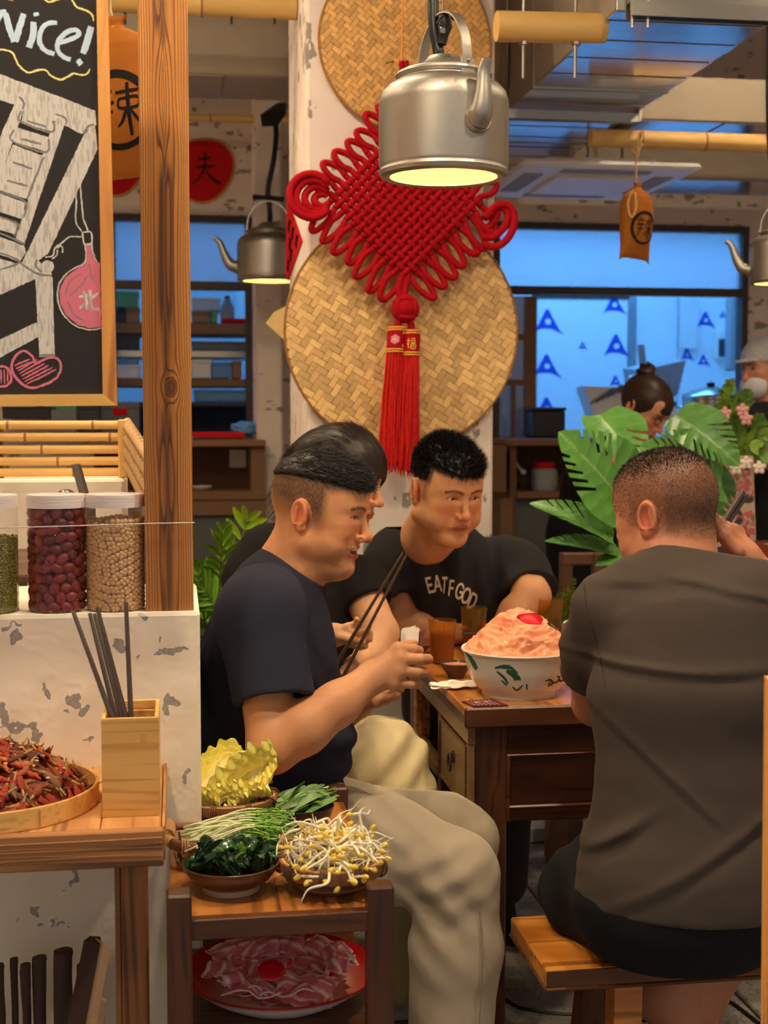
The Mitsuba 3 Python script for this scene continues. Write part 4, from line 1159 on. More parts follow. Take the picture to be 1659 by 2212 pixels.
for nm, st in {'letter_n': [([(-10, 55), (3, 28), (14, 28)], 12), ([(12, 28), (20, 60), (31, 91)], 13), ([(33, 91), (42, 60), (51, 30)], 13)], 'letter_i': [([(72, 47), (72, 75), (62, 103)], 13), ([(77, 27), (79, 35)], 11)],
   'letter_c': [([(123, 50), (106, 50), (92, 60), (85, 80), (88, 98), (101, 111), (118, 117)], 10)],
   'letter_e': [([(124, 94), (150, 86), (169, 76), (167, 66), (150, 67), (133, 79), (124, 96), (127, 113), (139, 124), (153, 129)], 10)],
   'exclamation_mark': [([(197, 57), (189, 88), (179, 116)], 14), ([(167, 138), (177, 131)], 12)]}.items():
 chalk(nm, unary_union([pxstroke(p, w, .1) for p, w in st]), 'chalk_blue', .0006)
for pts in ([(-5, 107), (15, 109), (28, 116), (40, 140), (60, 157), (80, 152), (98, 152), (112, 165), (130, 172), (148, 165), (160, 159), (180, 163), (190, 158), (194, 149)], [(10, -6), (28, 1)], [(92, -4), (105, 4), (120, 1), (140, -6)],
   [(154, -3), (164, 13), (175, 19), (190, 25), (200, 34), (202, 46)]):
 chalk('wavy_line', pxstroke(pts, 4.0, .1), 'chalk_yellow', .0006)
body = [[(-60, 138), (0, 160), (123, 207), (205, 239), (209, 270), (176, 290), (144, 273), (31, 227), (-60, 195)], [(181, 292), (205, 268), (211, 322), (104, 548), (60, 578), (48, 566)], [(40, 206), (55, 226), (0, 386), (-20, 380), (-20, 340)],
  [(123, 245), (144, 262), (137, 276), (52, 529), (32, 519), (112, 275)], [(52, 235), (116, 249), (112, 284), (46, 266)], [(38, 276), (104, 296), (98, 327), (28, 306)], [(28, 312), (94, 337), (58, 430), (-10, 408)], [(-10, 414), (54, 438), (50, 474), (-10, 455)],
  [(-10, 466), (38, 484), (32, 506), (-10, 494)], [(-10, 508), (52, 531), (56, 545), (42, 566), (-10, 546)], [(-10, 556), (38, 570), (-10, 592)], [(42, 569), (78, 595), (77, 602), (-10, 642), (-10, 590)], [(76, 596), (114, 598), (118, 768), (85, 772)], [(-10, 738), (80, 696), (84, 727), (-10, 778)],
  [(60, 558), (80, 560), (112, 590), (112, 602), (76, 598), (44, 568)]]
for b in body:
 chalk('chair_drawing', pxpoly(b, BY).buffer(.002).buffer(-.002), 'chalk_white', .0006)
for pts in ([(40, 208), (52, 222), (48, 236)], [(120, 246), (142, 256), (143, 270)], [(46, 240), (44, 262), (110, 286), (118, 262)], [(30, 280), (26, 304), (98, 329), (106, 300)], [(94, 340), (58, 432)], [(0, 414), (54, 436), (52, 470)], [(0, 468), (40, 486), (30, 510)],
   [(0, 503), (54, 528)], [(0, 546), (42, 566), (0, 583)], [(42, 567), (78, 590), (112, 597)], [(180, 290), (190, 274), (203, 268)], [(86, 768), (116, 766)], [(80, 560), (78, 575), (90, 588)], [(60, 262), (100, 274)], [(45, 300), (90, 312)], [(28, 350), (70, 365)], [(15, 390), (60, 402)]):
 chalk('shade_line', pxstroke(pts, 4.5, .3), 'chalk_grey', .0009)
chalk('knob_drawing', sg.Point(ony(103, 576, BY)[[0, 2]]).buffer(13 * BY / FPX), 'chalk_white', .0010)
for pts in ([(162, 408), (165, 440), (164, 478), (176, 500)], [(172, 388), (177, 440), (180, 472), (190, 498)], [(176, 512), (152, 512), (134, 524), (124, 537)], [(126, 530), (118, 538), (114, 552), (98, 556)], [(124, 540), (122, 552), (112, 560)], [(122, 530), (134, 534), (135, 546)],
   [(178, 502), (196, 502), (198, 524), (182, 526), (178, 502)], [(183, 528), (186, 548), (182, 568), (150, 586), (130, 610), (124, 640), (134, 674), (160, 702), (192, 712), (219, 709)], [(198, 526), (202, 550), (210, 567)]):
 chalk('cord_drawing', pxstroke(pts, 3.2, .1), 'chalk_white', .0008)
gd = pxpoly([(185, 528), (196, 528), (200, 552), (208, 568), (215, 567), (219, 706), (194, 709), (168, 702), (142, 680), (130, 655), (128, 628), (140, 600), (160, 585), (184, 568), (188, 548)], BY)
chalk('gourd_drawing', gd, 'chalk_pink', .0006, 'pink chalk gourd')
for pts in ([(171, 642), (189, 637)], [(180, 628), (187, 650), (188, 668)], [(172, 667), (184, 656)], [(194, 626), (199, 664), (214, 668)], [(196, 645), (213, 633)]):
 chalk('character', pxstroke(pts, 6, .1), 'chalk_white', .0010)
for pts in ([(140, 640), (150, 610), (175, 590)], [(150, 640), (170, 622), (190, 596)], [(192, 570), (198, 600), (203, 612)], [(146, 650), (160, 680), (185, 695)]):
 chalk('shade_line', pxstroke(pts, 2.5, .3), 'chalk_grey', .0008)
heart = [(76, 786), (70, 770), (49, 758), (30, 775), (26, 798), (39, 821), (65, 838), (98, 830), (122, 816), (132, 793), (124, 775), (104, 773), (76, 786)]
chalk('heart_drawing', pxstroke(heart, 5, 0), 'chalk_pink', .0006, 'pink chalk heart')
chalk('heart_drawing', pxstroke([(-4, 793), (8, 792), (20, 800), (24, 822), (14, 833), (-4, 836)], 5, 0), 'chalk_pink', .0006)
for i in range(8):
 a = i / 7
 chalk('hatch_line', pxstroke([(31 + 26 * a, 790 + 40 * a), (64 + 58 * a, 768 + 30 * a + (8 if i < 2 else 0))], 3.6, .4), 'chalk_pink', .0007)
for i in range(3):
 chalk('hatch_line', pxstroke([(2 + 7 * i, 798), (3 + 7 * i, 829)], 2.8, .3), 'chalk_pink', .0007)
# ------------------------------------------------------------------ glass jars with dried food
scene['jar_wall'] = {'type': 'thindielectric', 'int_ior': 1.28}
mat('jar_lid', (236, 226, 222), 0.35, spec=0.5)
mat('clear_rim', (224, 214, 200), 0.2, spec=0.6)
JR, JH = .0505, .180
def jar(px, label):
 k = thing('food_jar', label, 'jar')
 w = ony(px, 1200, 2.437)
 o = np.array([w[0], 2.437, WT])
 part(k, 'jar_wall', ply(moved(lathe([(0, .0015), (JR * .9, .0015), (JR * .97, .004), (JR, .01), (JR, JH), (JR * .95, JH + .003)], 48), trans(o)), 'jar_wall', True), 'clear plastic wall')
 part(k, 'base_ring', ply(moved(lathe([(JR * .86, 0), (JR * .95, 0), (JR * 1.0, .005), (JR * .97, .006), (JR * .86, .002)], 48), trans(o)), 'jar_wall', 40))
 L = JR * 1.01
 lid = [(0, .2005), (L * .95, .2005), (L * .985, .2), (L, .198), (L, .193), (L * .985, .1922), (L, .1914), (L, .1875), (L * .985, .1867), (L, .186), (L, .178), (L * .97, .178)]
 part(k, 'lid', ply(moved(lathe(lid, 56), trans(o)), 'jar_lid', 25), 'translucent white screw lid')
 return o
def shell_pack(n, r0, r1, z0, z1, dmin, rg, arc=(-2.1, 2.1), iters=60):
 """Points relaxed inside a half ring, apart by about dmin; angle 0 faces the front."""
 from scipy.spatial import cKDTree
 a, r, z = rg.uniform(*arc, n), rg.uniform(r0, r1, n), rg.uniform(z0, z1, n)
 p = np.stack([r * np.sin(a), -r * np.cos(a), z], 1)
 for _ in range(iters):
  pr = cKDTree(p).query_pairs(dmin, output_type='ndarray')
  if len(pr):
   d = p[pr[:, 0]] - p[pr[:, 1]]
   L = np.linalg.norm(d, axis=1, keepdims=True) + 1e-9
   push = d / L * (dmin - L) * .45
   np.add.at(p, pr[:, 0], push)
   np.add.at(p, pr[:, 1], -push)
  r = np.linalg.norm(p[:, :2], axis=1, keepdims=True)
  p[:, :2] *= np.clip(r, r0, r1) / (r + 1e-9)
  a = np.arctan2(p[:, 0], -p[:, 1])
  a2 = np.clip(a, *arc)
  rr = np.linalg.norm(p[:, :2], axis=1)
  p[:, 0], p[:, 1] = rr * np.sin(a2), -rr * np.cos(a2)
  p[:, 2] = np.clip(p[:, 2], z0, z1)
 return p
rg = np.random.default_rng(11)
o = jar(-26, 'clear jar of green mung beans at the left edge of the half wall')
z = .128
p = shell_pack(900, JR - .004, JR - .0025, .004, z, .0049, rg, (-.2, 1.9), 40)
p = p[p[:, 2] < z - .0 - .25 * np.abs(p[:, 0] - .0) + .012]
bean = trimesh.creation.icosphere(1, 1)
bean.vertices *= [.0024, .0029, .0024]
ms = [moved(bean, trans(o + q) @ rot(rg.normal(size=3), rg.random() * 180)) for q in p]
q2 = shell_pack(260, 0, JR - .008, z - .006, z + .004, .0052, rg, (-3.1, 3.1), 30)
ms += [moved(bean, trans(o + q) @ rot(rg.normal(size=3), rg.random() * 180)) for q in q2]
col = np.repeat(np.array([np.array(S(146, 140, 62)) * f for f in rg.uniform(.65, 1.25, len(ms))]), len(bean.vertices), 0)
k = single('mung_beans', mikit.ply(cat(ms), 'painted_satin', smooth=True, color=np.clip(col, 0, 1)), 'green mung beans filling the left jar', 'mung beans', kind='stuff')
part(k, 'packed_core', colored(moved(lathe([(0, .003), (JR - .006, .003), (JR - .006, z - .006), (0, z - .004)], 32), trans(o)), (96, 90, 40)), kind='stuff')
o = jar(123.5, 'clear jar of wrinkled red dates on the half wall')
var = []
for i in range(10):
 d = trimesh.creation.icosphere(3, 1)
 v = d.vertices
 wr = meshkit.fbm(v * [3.2, 6, 6] + i * 9, 3, i) - .5
 v *= (1 + .36 * wr)[:, None]
 v[:, 0] *= 1.0 - .0
 v *= [.0122 * (.9 + .04 * (i % 5)), .0090, .0086]
 var.append(toned(d, np.array([128, 40, 32]) * (.82 + .08 * (i % 5)), 'satin'))
p = np.vstack([shell_pack(92, JR - .0105, JR - .0098, .011, .170, .0185, rg, (-1.9, 1.9), 120), shell_pack(64, .020, .026, .012, .166, .0165, rg, (-2.2, 2.2), 90), shell_pack(7, 0, .022, .166, .168, .02, rg, (-3, 3), 40)])
for i, q in enumerate(p):
 a = math.atan2(q[0], -q[1])
 M = trans(o + q) @ rot([0, 0, 1], math.degrees(a) + rg.normal() * 15) @ rot([0, 1, 0], rg.choice([0, 30, -40, 60, 90, 20, -20]) + rg.normal() * 15)
 single('red_date', {**var[i % 10], 'to_world': T(M)}, 'wrinkled dark red dried date packed in the middle jar', 'dried date', 'dried dates in the middle jar')
o = jar(249, 'clear jar of round yellow soybeans against the wooden post')
zt_ = .162
p = shell_pack(560, JR - .0052, JR - .0050, .006, zt_, .0093, rg, (-2.0, 2.0), 90)
p = p[p[:, 2] < zt_ - .006 + .10 * p[:, 0]]
var = []
for i in range(6):
 d = trimesh.creation.icosphere(2, 1)
 d.vertices *= [.0045, .0043, .0047]
 var.append(toned(d, np.array([224, 184, 128]) * (.92 + .04 * (i % 3)), 'satin'))
order = np.argsort(p[:, 1])
for i, ix in enumerate(order[:300]):
 single('soybean', {**var[i % 6], 'to_world': T(trans(o + p[ix]) @ rot(rg.normal(size=3), rg.random() * 180))}, 'round pale yellow soybean packed in the jar against the post', 'soybean', 'soybeans in the right jar')
rest = np.vstack([p[order[300:]], shell_pack(60, 0, JR - .009, zt_ - .012, zt_ - .004, .009, rg, (-3.1, 3.1), 40)])
d = trimesh.creation.icosphere(2, .0045)
single('soybean_heap', colored(cat([moved(d, trans(o + q)) for q in rest] + [lathe([(0, .003), (JR - .009, .003), (JR - .009, zt_ - .012), (0, zt_ - .012)], 32, o)]), (205, 168, 118), 'painted_satin', var=.1), 'further yellow soybeans at the sides and top of the right jar', 'soybeans', kind='stuff')
# ------------------------------------------------------------------ rustic shelf with dried chillies and chopstick box
SZ = .806
k = thing('plank_shelf', 'rough brown plank table before the white half wall', 'table')
xs = [-1.2, -.96, -.72, -.5, -.31, -.115, -.027]
for a, b in zip(xs[:-1], xs[1:]):
 part(k, 'plank', ply(box((a + .0008, 2.006, SZ - .045), (b - .0008, WF - .001, SZ), .0025), 'rustic_wood_y'))
lip = []
L = box((-1.2, 1.986, SZ - .052), (-.024, 2.0055, SZ + .001), .002)
part(k, 'front_board', ply(L, 'rustic_wood_x'))
for i, (z_, t_) in enumerate(((.012, .0016), (.019, .001), (.025, .0014), (.031, .001), (.036, .0014), (.041, .001))):
 pts = [(x, 1.9858, SZ - z_ - .003 * (meshkit.noise(np.array([[x * 9, i * 3., 0]]), 4)[0] - .5) * 2) for x in np.linspace(-.6, -.026, 40)]
 part(k, 'raised_grain', ply(tube(pts, t_, 5), 'rustic_wood_x', True))
part(k, 'side_board', ply(box((-.0265, 2.006, SZ - .05), (-.022, WF - .001, SZ + .0015), .001), 'rustic_wood_y'))
for px in (247,):
 a, c = ony(247, 1900, 2.03), ony(318, 1900, 2.03)
 part(k, 'leg', ply(box((a[0] + .009, 2.03, 0), (c[0], 2.09, SZ - .046), .003), 'rustic_wood_z'))
 part(k, 'leg_strip', ply(box((a[0], 2.034, 0), (a[0] + .008, 2.085, SZ - .046), .001), 'rustic_wood_z'))
part(k, 'leg', ply(box((-1.12, 2.03, 0), (-1.06, 2.09, SZ - .046), .003), 'rustic_wood_z'))
TR = .172
tc = np.array([ony(214, 1700, 2.165)[0] - TR, 2.165, SZ])
k = thing('round_tray', 'shallow round pale wood tray heaped with dried chillies', 'tray')
part(k, 'rim', ply(lathe([(TR - .005, .004), (TR - .005, .030), (TR - .003, .032), (TR - .001, .031), (TR, .028), (TR, .002), (TR - .002, 0)], 72, tc), 'bamboo_board', 30))
part(k, 'bottom', ply(lathe([(0, .004), (TR - .004, .004), (TR - .004, 0), (0, 0)], 48, tc), 'bamboo_board', 30))
part(k, 'joint', ply(box((tc[0] + .095, tc[1] - .1466, SZ + .004), (tc[0] + .0965, tc[1] - .1446, SZ + .029)), 'carton_brown'))
def dome(r):
 return .014 + .075 * np.clip(1 - (r / (TR - .012)) ** 2, 0, 1) ** .8
rg = np.random.default_rng(21)
core = lathe([(0, .05)] + [(r, max(.006, dome(r) - .018)) for r in np.linspace(.02, TR - .012, 12)] + [(TR - .012, .004)], 40, tc)
core.vertices[:, 2] += (meshkit.fbm(core.vertices * 90, 2) - .5) * .008
single('chilli_heap', colored(core, (128, 52, 34), var=.5, scale=200), 'deep layer of dried chillies under the top ones on the round tray', 'dried chillies', kind='stuff')
CV = []
tones = [(140, 52, 32), (168, 66, 38), (124, 62, 40), (196, 104, 52), (104, 44, 34), (152, 84, 54), (156, 50, 36), (96, 54, 42), (182, 84, 52), (136, 92, 60)]
for i in range(20):
 L = rg.uniform(.034, .062)
 bend = rg.uniform(-.5, .5)
 u = np.linspace(0, 1, 13)
 ctr = np.stack([(u - .5) * L, .25 * L * bend * np.sin(u * np.pi), .05 * L * np.sin(u * 5 + i)], 1)
 rad = np.interp(u, [0, .08, .16, .4, .7, .93, 1], [.0012, .0016, .0046, .0058, .0046, .0018, .0006]) * rg.uniform(.8, 1.15)
 m = tube(ctr, rad, 10, flat=rg.uniform(.55, .8))
 n_ = meshkit.fbm(m.vertices * 320 + i * 7, 2, i) - .5
 m.vertices += np.stack([0 * n_, n_, n_], 1) * .0062
 sm_ = tube(np.stack([ctr[0] + [-.010, .001, .003], ctr[0] + [-.004, 0, .001], ctr[1]]), [.0011, .0013, .0026], 6)
 CV.append((toned(m, tones[i % 10], 'rough'), toned(sm_, (176, 140, 84), 'satin')))
cnt = 0
while cnt < 210:
 r, a = (TR - .012) * math.sqrt(rg.random()), rg.uniform(-np.pi, np.pi)
 x, y = r * math.cos(a), r * math.sin(a)
 if x < -.06:
  continue
 sl = -(dome(r + .004) - dome(r)) / .004
 nrm = np.array([sl * math.cos(a), sl * math.sin(a), 1.0])
 nrm /= np.linalg.norm(nrm)
 nrm = nrm + rg.normal(size=3) * .22
 nrm /= np.linalg.norm(nrm)
 tdir = np.cross(nrm, rg.normal(size=3))
 tdir /= np.linalg.norm(tdir)
 M = frame_m(tc + np.array([x * .97, y * .97, dome(r) - .006 + .008 * rg.random()]), tdir, np.cross(nrm, tdir), nrm)
 k = thing('dried_chilli', 'wrinkled dried red chilli heaped on the round tray', 'dried chilli', 'dried chillies on the round tray')
 for nm, sh_ in zip(('pod', 'stalk'), CV[cnt % 20]):
  part(k, nm, {**sh_, 'to_world': T(M)})
 cnt += 1
seed = trimesh.creation.icosphere(1, .0022)
for i in range(16):
 r, a = TR * .8 * math.sqrt(rg.random()), rg.uniform(-2.6, .6)
 single('chilli_seed', toned(moved(seed, trans(tc + np.array([r * math.cos(a), r * math.sin(a), dome(r) + .006])) @ np.diag([1.6, 1.2, .7, 1])), (226, 180, 130)), 'pale chilli seed lying on the heaped chillies', 'seed', 'loose seeds on the dried chillies')
k = thing('chopstick_box', 'pale bamboo box with dividers holding dark chopsticks', 'box')
a, c = onz(221, 1768, SZ), onz(345, 1764, SZ)
bx0, bx1, by0, bz = a[0], c[0], a[1] + .002, SZ + .149
by1 = by0 + .135
for lo, hi in (((bx0, by0, SZ), (bx1, by0 + .006, bz)), ((bx0, by1 - .006, SZ), (bx1, by1, bz)), ((bx0, by0 + .006, SZ), (bx0 + .006, by1 - .006, bz)), ((bx1 - .006, by0 + .006, SZ), (bx1, by1 - .006, bz))):
 part(k, 'side', ply(box(lo, hi, .0008), 'bamboo_board'))
part(k, 'divider', ply(box((bx0 + .006, by0 + .082, SZ + .006), (bx1 - .006, by0 + .086, bz - .006), .0005), 'bamboo_board'))
part(k, 'bottom', ply(box((bx0 + .006, by0 + .006, SZ + .001), (bx1 - .006, by1 - .006, SZ + .006)), 'bamboo_board'))
mat('bamboo_node', (196, 140, 74), 0.5)
for z_, h in ((.128, .001), (.11, .001)):
 part(k, 'board_seam', ply(box((bx0 + .001, by0 - .0003, SZ + z_), (bx1 - .001, by0 + .001, SZ + z_ + h)), 'bamboo_node'))
for i in range(4):
 part(k, 'node_mark', ply(box((bx0 + .056, by0 - .0003, SZ + .112 + i * .0035), (bx0 + .066, by0 + .001, SZ + .1132 + i * .0035)), 'bamboo_node'))
for i, (a, b, e, f, d0, d1) in enumerate(((158, 1321, 240, 1545, 2.14, 2.09), (194, 1325, 249, 1550, 2.15, 2.10), (204, 1326, 262, 1550, 2.17, 2.12), (210, 1312, 272, 1550, 2.12, 2.09), (272, 1301, 283, 1550, 2.11, 2.09))):
 t, m_ = P(a, b, d0), P(e, f, d1)
 dv = (m_ - t) / np.linalg.norm(m_ - t)
 e_ = m_ + dv * ((m_[2] - SZ - .012) / max(.2, -dv[2]))
 e_[0] = np.clip(e_[0], bx0 + .012, bx1 - .012)
 e_[1] = np.clip(e_[1], by0 + .012, by1 - .012)
 single('chopstick', ply(tube([t, t * .98 + m_ * .02, m_, e_], [.0028, .0032, .0042, .0045], 8), 'ebony', 30), 'dark chopstick in the bamboo box, ' + ['leaning farthest left', 'second from the left', 'third from the left', 'fourth from the left', 'upright one at the right'][i], 'chopstick', 'chopsticks in the bamboo box')
# firewood under the shelf
mat('bark', (78, 60, 52), 0.9, spec=0.15)
mat('split_wood', (196, 158, 126), 0.8, spec=0.2)
for i, (px, w, top, d) in enumerate(((-4, 24, 2088, 2.24), (30, 17, 2074, 2.26), (55, 20, 2086, 2.24), (84, 28, 2072, 2.25), (135, 42, 2060, 2.24), (178, 26, 2086, 2.27))):
 q = P(px, top, d)
 r = w / 2 * d / FPX
 pts = [(q[0] + .01 * math.sin(i), q[1] + .02, 0.0), (q[0], q[1] + .01, .25), (q[0], q[1], q[2] - .02), (q[0] + .001, q[1], q[2] - .004), (q[0] + .001, q[1], q[2])]
 m = tube(spline(pts, 20), list(np.full(17, r)) + [r * .98, r * .9, r * .7], 14)
 m.vertices[:, :2] += (meshkit.fbm(m.vertices * [70, 70, 12], 2, i)[:, None] - .5) * .008
 single('firewood_log', ply(m, 'bark', 50), ['bark-covered log at the left edge under the shelf', 'thin dark log second from the left under the shelf', 'cracked dark log third from the left under the shelf', 'dark log fourth from the left under the shelf', 'thickest blunt log in the middle under the shelf', 'short dark log behind the split one under the shelf'][i], 'log', 'firewood under the plank shelf')
k = thing('split_log', 'split log leaning with its pale inner face to the right under the shelf', 'log')
q = [P(222, 2035, 2.2), P(238, 2052, 2.2), P(204, 2240, 2.14), P(184, 2240, 2.14)]
dn = (q[3] - q[0]) / 1.0
low = [w for w in q[:2]] + [q[1] + (q[2] - q[1]) * 2.6, q[0] + (q[3] - q[0]) * 2.6]
low[2][2] = max(low[2][2], .005)
low[3][2] = max(low[3][2], .005)
part(k, 'pale_face', ply(prism8(low, [w + np.array([-.012, .02, 0]) for w in low]), 'split_wood'))
part(k, 'bark_side', ply(prism8([w + np.array([-.001, .002, -.004]) for w in (low[0], low[3])] + [low[3] + [-.035, .01, 0], low[0] + [-.03, .01, 0]], [w + np.array([-.006, .035, -.004]) for w in (low[0], low[3])] + [low[3] + [-.03, .04, 0], low[0] + [-.022, .03, 0]]), 'bark'))
q = [P(218, 2158, 2.13), P(228, 2166, 2.13), P(214, 2260, 2.1), P(196, 2260, 2.1)]
single('kindling_stick', ply(prism8(q[:2] + [q[2] * [1, 1, 0] + [-.02, 0, .004], q[3] * [1, 1, 0] + [-.02, 0, .004]], [w + np.array([0, .012, 0]) for w in q[:2]] + [q[2] * [1, 1, 0] + [-.02, .012, .004], q[3] * [1, 1, 0] + [-.02, .012, .004]]), 'split_wood'), 'short pale stick in front of the split log under the shelf', 'stick')
# ------------------------------------------------------------------ bamboo railing, ledge and bench behind the half wall
LY = 3.40
zl0 = ony(130, 1036, LY)[2]
q = ony(268, 1040, LY)
struct('wall_ledge', ply(box((-1.6, LY, 0), (q[0], LY + .25, zl0), .006), 'half_wall_plaster'), 'cream ledge wall below the bamboo railing')
k = thing('side_bench', 'reddish brown wooden bench table behind the glass jars', 'bench')
part(k, 'top', ply(box((-1.6, 2.83, 1.055), (.02, LY - .002, 1.085), .004), 'dark_wood_x'))
part(k, 'skirt', ply(box((-1.6, 2.85, .6), (0.0, 2.87, 1.055)), 'dark_wood_x'))
for x in (-1.5, -.05):
 part(k, 'leg', ply(box((x - .03, 2.9, 0), (x + .03, 2.96, 1.055), .003), 'dark_wood_z'))
k = thing('bamboo_railing', 'railing of five pale bamboo poles on the cream ledge', 'railing')
for i, py in enumerate((918, 944, 971, 996, 1020)):
 a = ony(130, py, LY + .08)
 bamboo(k, (-1.5 + .03 * i, LY + .08, a[2]), (ony(256, py, LY + .08)[0], LY + .08, a[2]), .0108, .2 + .013 * i, 'pole')
a, c = ony(256, 1052, LY + .06), ony(276, 906, LY + .06)
part(k, 'corner_post', ply(box((a[0], LY + .06, zl0), (c[0], LY + .1, c[2]), .003), 'pole_bamboo'))
for x in (-.9, -.45):
 part(k, 'back_post', ply(box((x, LY + .1, zl0), (x + .03, LY + .12, c[2] - .01)), 'shelf_brown'))
for i in range(4):
 a, b = P(272, 912 + i * 27, 3.44), P(330, 1000 + i * 36, 3.0)
 m = []
 u = np.linspace(0, 1, 60)
 for s in (0, np.pi):
  pts = a + u[:, None] * (b - a) + .006 * np.stack([np.cos(u * 40 + s), 0 * u, np.sin(u * 40 + s)], 1)
  m.append(tube(pts, .0085, 7))
 part(k, 'twisted_rail', ply(cat(m), 'rope_tan', True))
k = thing('dark_spatula', 'dark wooden spatula handle standing behind the red date jar', 'spatula')
part(k, 'handle', ply(tube([P(164, 1004, 3.0), P(190, 1096, 2.98)], .013, 4, flat=.5), 'ebony'))
part(k, 'blade', ply(box(P(190, 1096, 2.98) - [.016, .006, .06], P(190, 1096, 2.98) + [.016, .006, 0], .003), 'ebony'))
k = thing('steel_ladle', 'shiny steel ladle beside the dark spatula behind the jars', 'ladle')
part(k, 'bowl', ply(moved(trimesh.creation.icosphere(3, .016), trans(P(143, 1068, 2.99)) @ np.diag([1.2, 1, .7, 1])), 'steel', True))
part(k, 'handle', ply(tube([P(150, 1066, 2.99), P(172, 1085, 2.97)], .004, 8), 'steel', True))
# ------------------------------------------------------------------ two-tier stool with vegetables
ST = .674
k = thing('serving_stool', 'worn dark wooden two-tier stool carrying vegetable baskets and the meat plate', 'stool')
part(k, 'top_board', ply(box((-.018, 1.992, ST - .02), (.145, 2.59, ST), .002), 'honey_wood_y'))
part(k, 'top_board', ply(box((.1458, 1.992, ST - .02), (.306, 2.59, ST - .0006), .002), 'honey_wood_y'))
part(k, 'front_rail', ply(box((.012, 1.978, ST - .030), (.275, 1.998, ST + .001), .002), 'dark_wood_x'))
part(k, 'leg', ply(box((-.021, 1.97, 0), (.0155, 2.008, .715), .0035), 'dark_wood_z'))
part(k, 'leg', ply(box((.271, 1.97, 0), (.310, 2.008, .7125), .0035), 'dark_wood_z'))
part(k, 'leg', ply(box((-.030, 2.565, 0), (.006, 2.60, .700), .0035), 'dark_wood_z'))
part(k, 'leg', ply(box((.279, 2.565, 0), (.315, 2.60, .700), .0035), 'dark_wood_z'))
for x in (-.014, .288):
 part(k, 'side_rail', ply(box((x, 2.008, ST - .05), (x + .018, 2.565, ST - .021), .002), 'dark_wood_z'))
part(k, 'back_rail', ply(box((.006, 2.575, ST - .05), (.279, 2.592, ST - .021), .002), 'dark_wood_x'))
PZ = .478
part(k, 'lower_board', ply(box((-.018, 1.99, PZ - .02), (.306, 2.564, PZ), .002), 'dark_wood_x'))
part(k, 'lower_rail', ply(box((.012, 1.978, PZ - .05), (.275, 1.996, PZ - .0205), .002), 'dark_wood_x'))
# plate of marbled meat
mat('enamel', rough=0.12, spec=0.6, base=VC)
pc = np.array([ony(612, 2085, 2.19)[0] - .006, 2.165, PZ + .001])
ca = 1.0
prof = [(0, .010), (.085, .011), (.118, .018), (.142, .034), (.1525, .042), (.1545, .0435), (.155, .0425), (.153, .040), (.142, .030), (.120, .014), (.1, .004), (.096, 0), (.09, 0), (.088, .004), (0, .005)]
m = lathe(prof, 80)
r = np.hypot(m.vertices[:, 0], m.vertices[:, 1])
i = np.arange(len(m.vertices)) // 80
up = i <= 5
t = np.clip((r - .085) / .045, 0, 1)[:, None]
cream, red, white = np.array(S(236, 214, 184)), np.array(S(205, 34, 22)), np.array(S(220, 214, 210))
col = np.where(up[:, None], cream * (1 - t) + red * t, white)
col[(i == 5) | (i == 6) | (i == 7)] = S(150, 20, 18)
m.apply_transform(trans(pc))
k = thing('enamel_plate', 'red rimmed enamel plate on the lower tier of the stool', 'plate')
part(k, 'plate', mikit.ply(m, 'enamel', smooth=True, color=col))
mat('meat', rough=0.3, spec=0.45, base=VC)
def meat_slice(L, W, seed):
 rg = np.random.default_rng(seed)
 nu, nv = 34, 26
 u, v = np.meshgrid(np.linspace(-.5, .5, nu), np.linspace(-.5, .5, nv), indexing='ij')
 x, y = u * L, v * W
 edge = .004 * (meshkit.noise(np.stack([u * 9, 0 * u + seed, 0 * u], -1), seed) - .5)
 y = y + edge * np.sign(v) * (np.abs(v) * 2) ** 3
 fold = rg.uniform(.5, 1.0)
 z = .012 * np.exp(-((v - .1) / .22) ** 2) * fold + .005 * np.sin(u * 9 + seed) + .006 * (meshkit.fbm(np.stack([u * 4, v * 3, 0 * u + seed], -1), 2, seed) - .5)
 pts = np.stack([x, y, z], -1)
 m = slab(pts, .0022)
 q = np.stack([u, v], -1).reshape(-1, 2)
 q = np.vstack([q, q])
 s = q[:, 1] * 3.2 + .55 * np.sin(q[:, 0] * 5 + seed) + .9 * (meshkit.fbm(np.stack([q[:, 0] * 3, q[:, 1] * 2, 0 * q[:, 0] + seed], 1), 3, seed) - .5)
 fr = s - np.floor(s)
 f = np.clip((fr - .62) / .10, 0, 1) * np.clip((1.0 - fr) / .08, 0, 1)
 f = np.maximum(f, np.clip((np.abs(q[:, 1]) - .43) / .04, 0, 1) * (q[:, 1] > 0))
 mt = meshkit.fbm(np.stack([q[:, 0] * 7, q[:, 1] * 26, 0 * q[:, 0] + seed], 1), 3, seed + 5)
 lean = np.array(S(206, 92, 98))[None] * (1 - .55 * mt[:, None]) + np.array(S(230, 150, 150))[None] * .55 * mt[:, None]
 c = lean * (1 - f[:, None]) + np.array(S(240, 206, 200)) * f[:, None]
 return m, c
sl = [(-.098, .055, 25, 24), (-.055, .085, 8, 30), (.0, .095, -8, 30), (.055, .085, -25, 26), (.1, .05, -50, 22), (.115, .0, -80, 20), (.112, -.045, -110, 22), (-.115, -.005, 70, 20), (-.105, -.045, 110, 20),
 (-.06, .03, 20, 16), (-.01, .045, 0, 18), (.045, .04, -20, 18), (.075, .0, -60, 16), (-.075, -.02, 60, 12), (-.07, -.075, 150, 18), (-.03, -.03, 20, 12), (.02, -.02, 40, 14), (.06, -.045, -30, 16), (-.03, -.08, 170, 18), (.02, -.07, -10, 16), (.07, -.085, -40, 20), (.0, -.105, 185, 22), (.045, -.105, -15, 22), (-.06, -.1, 160, 22)]
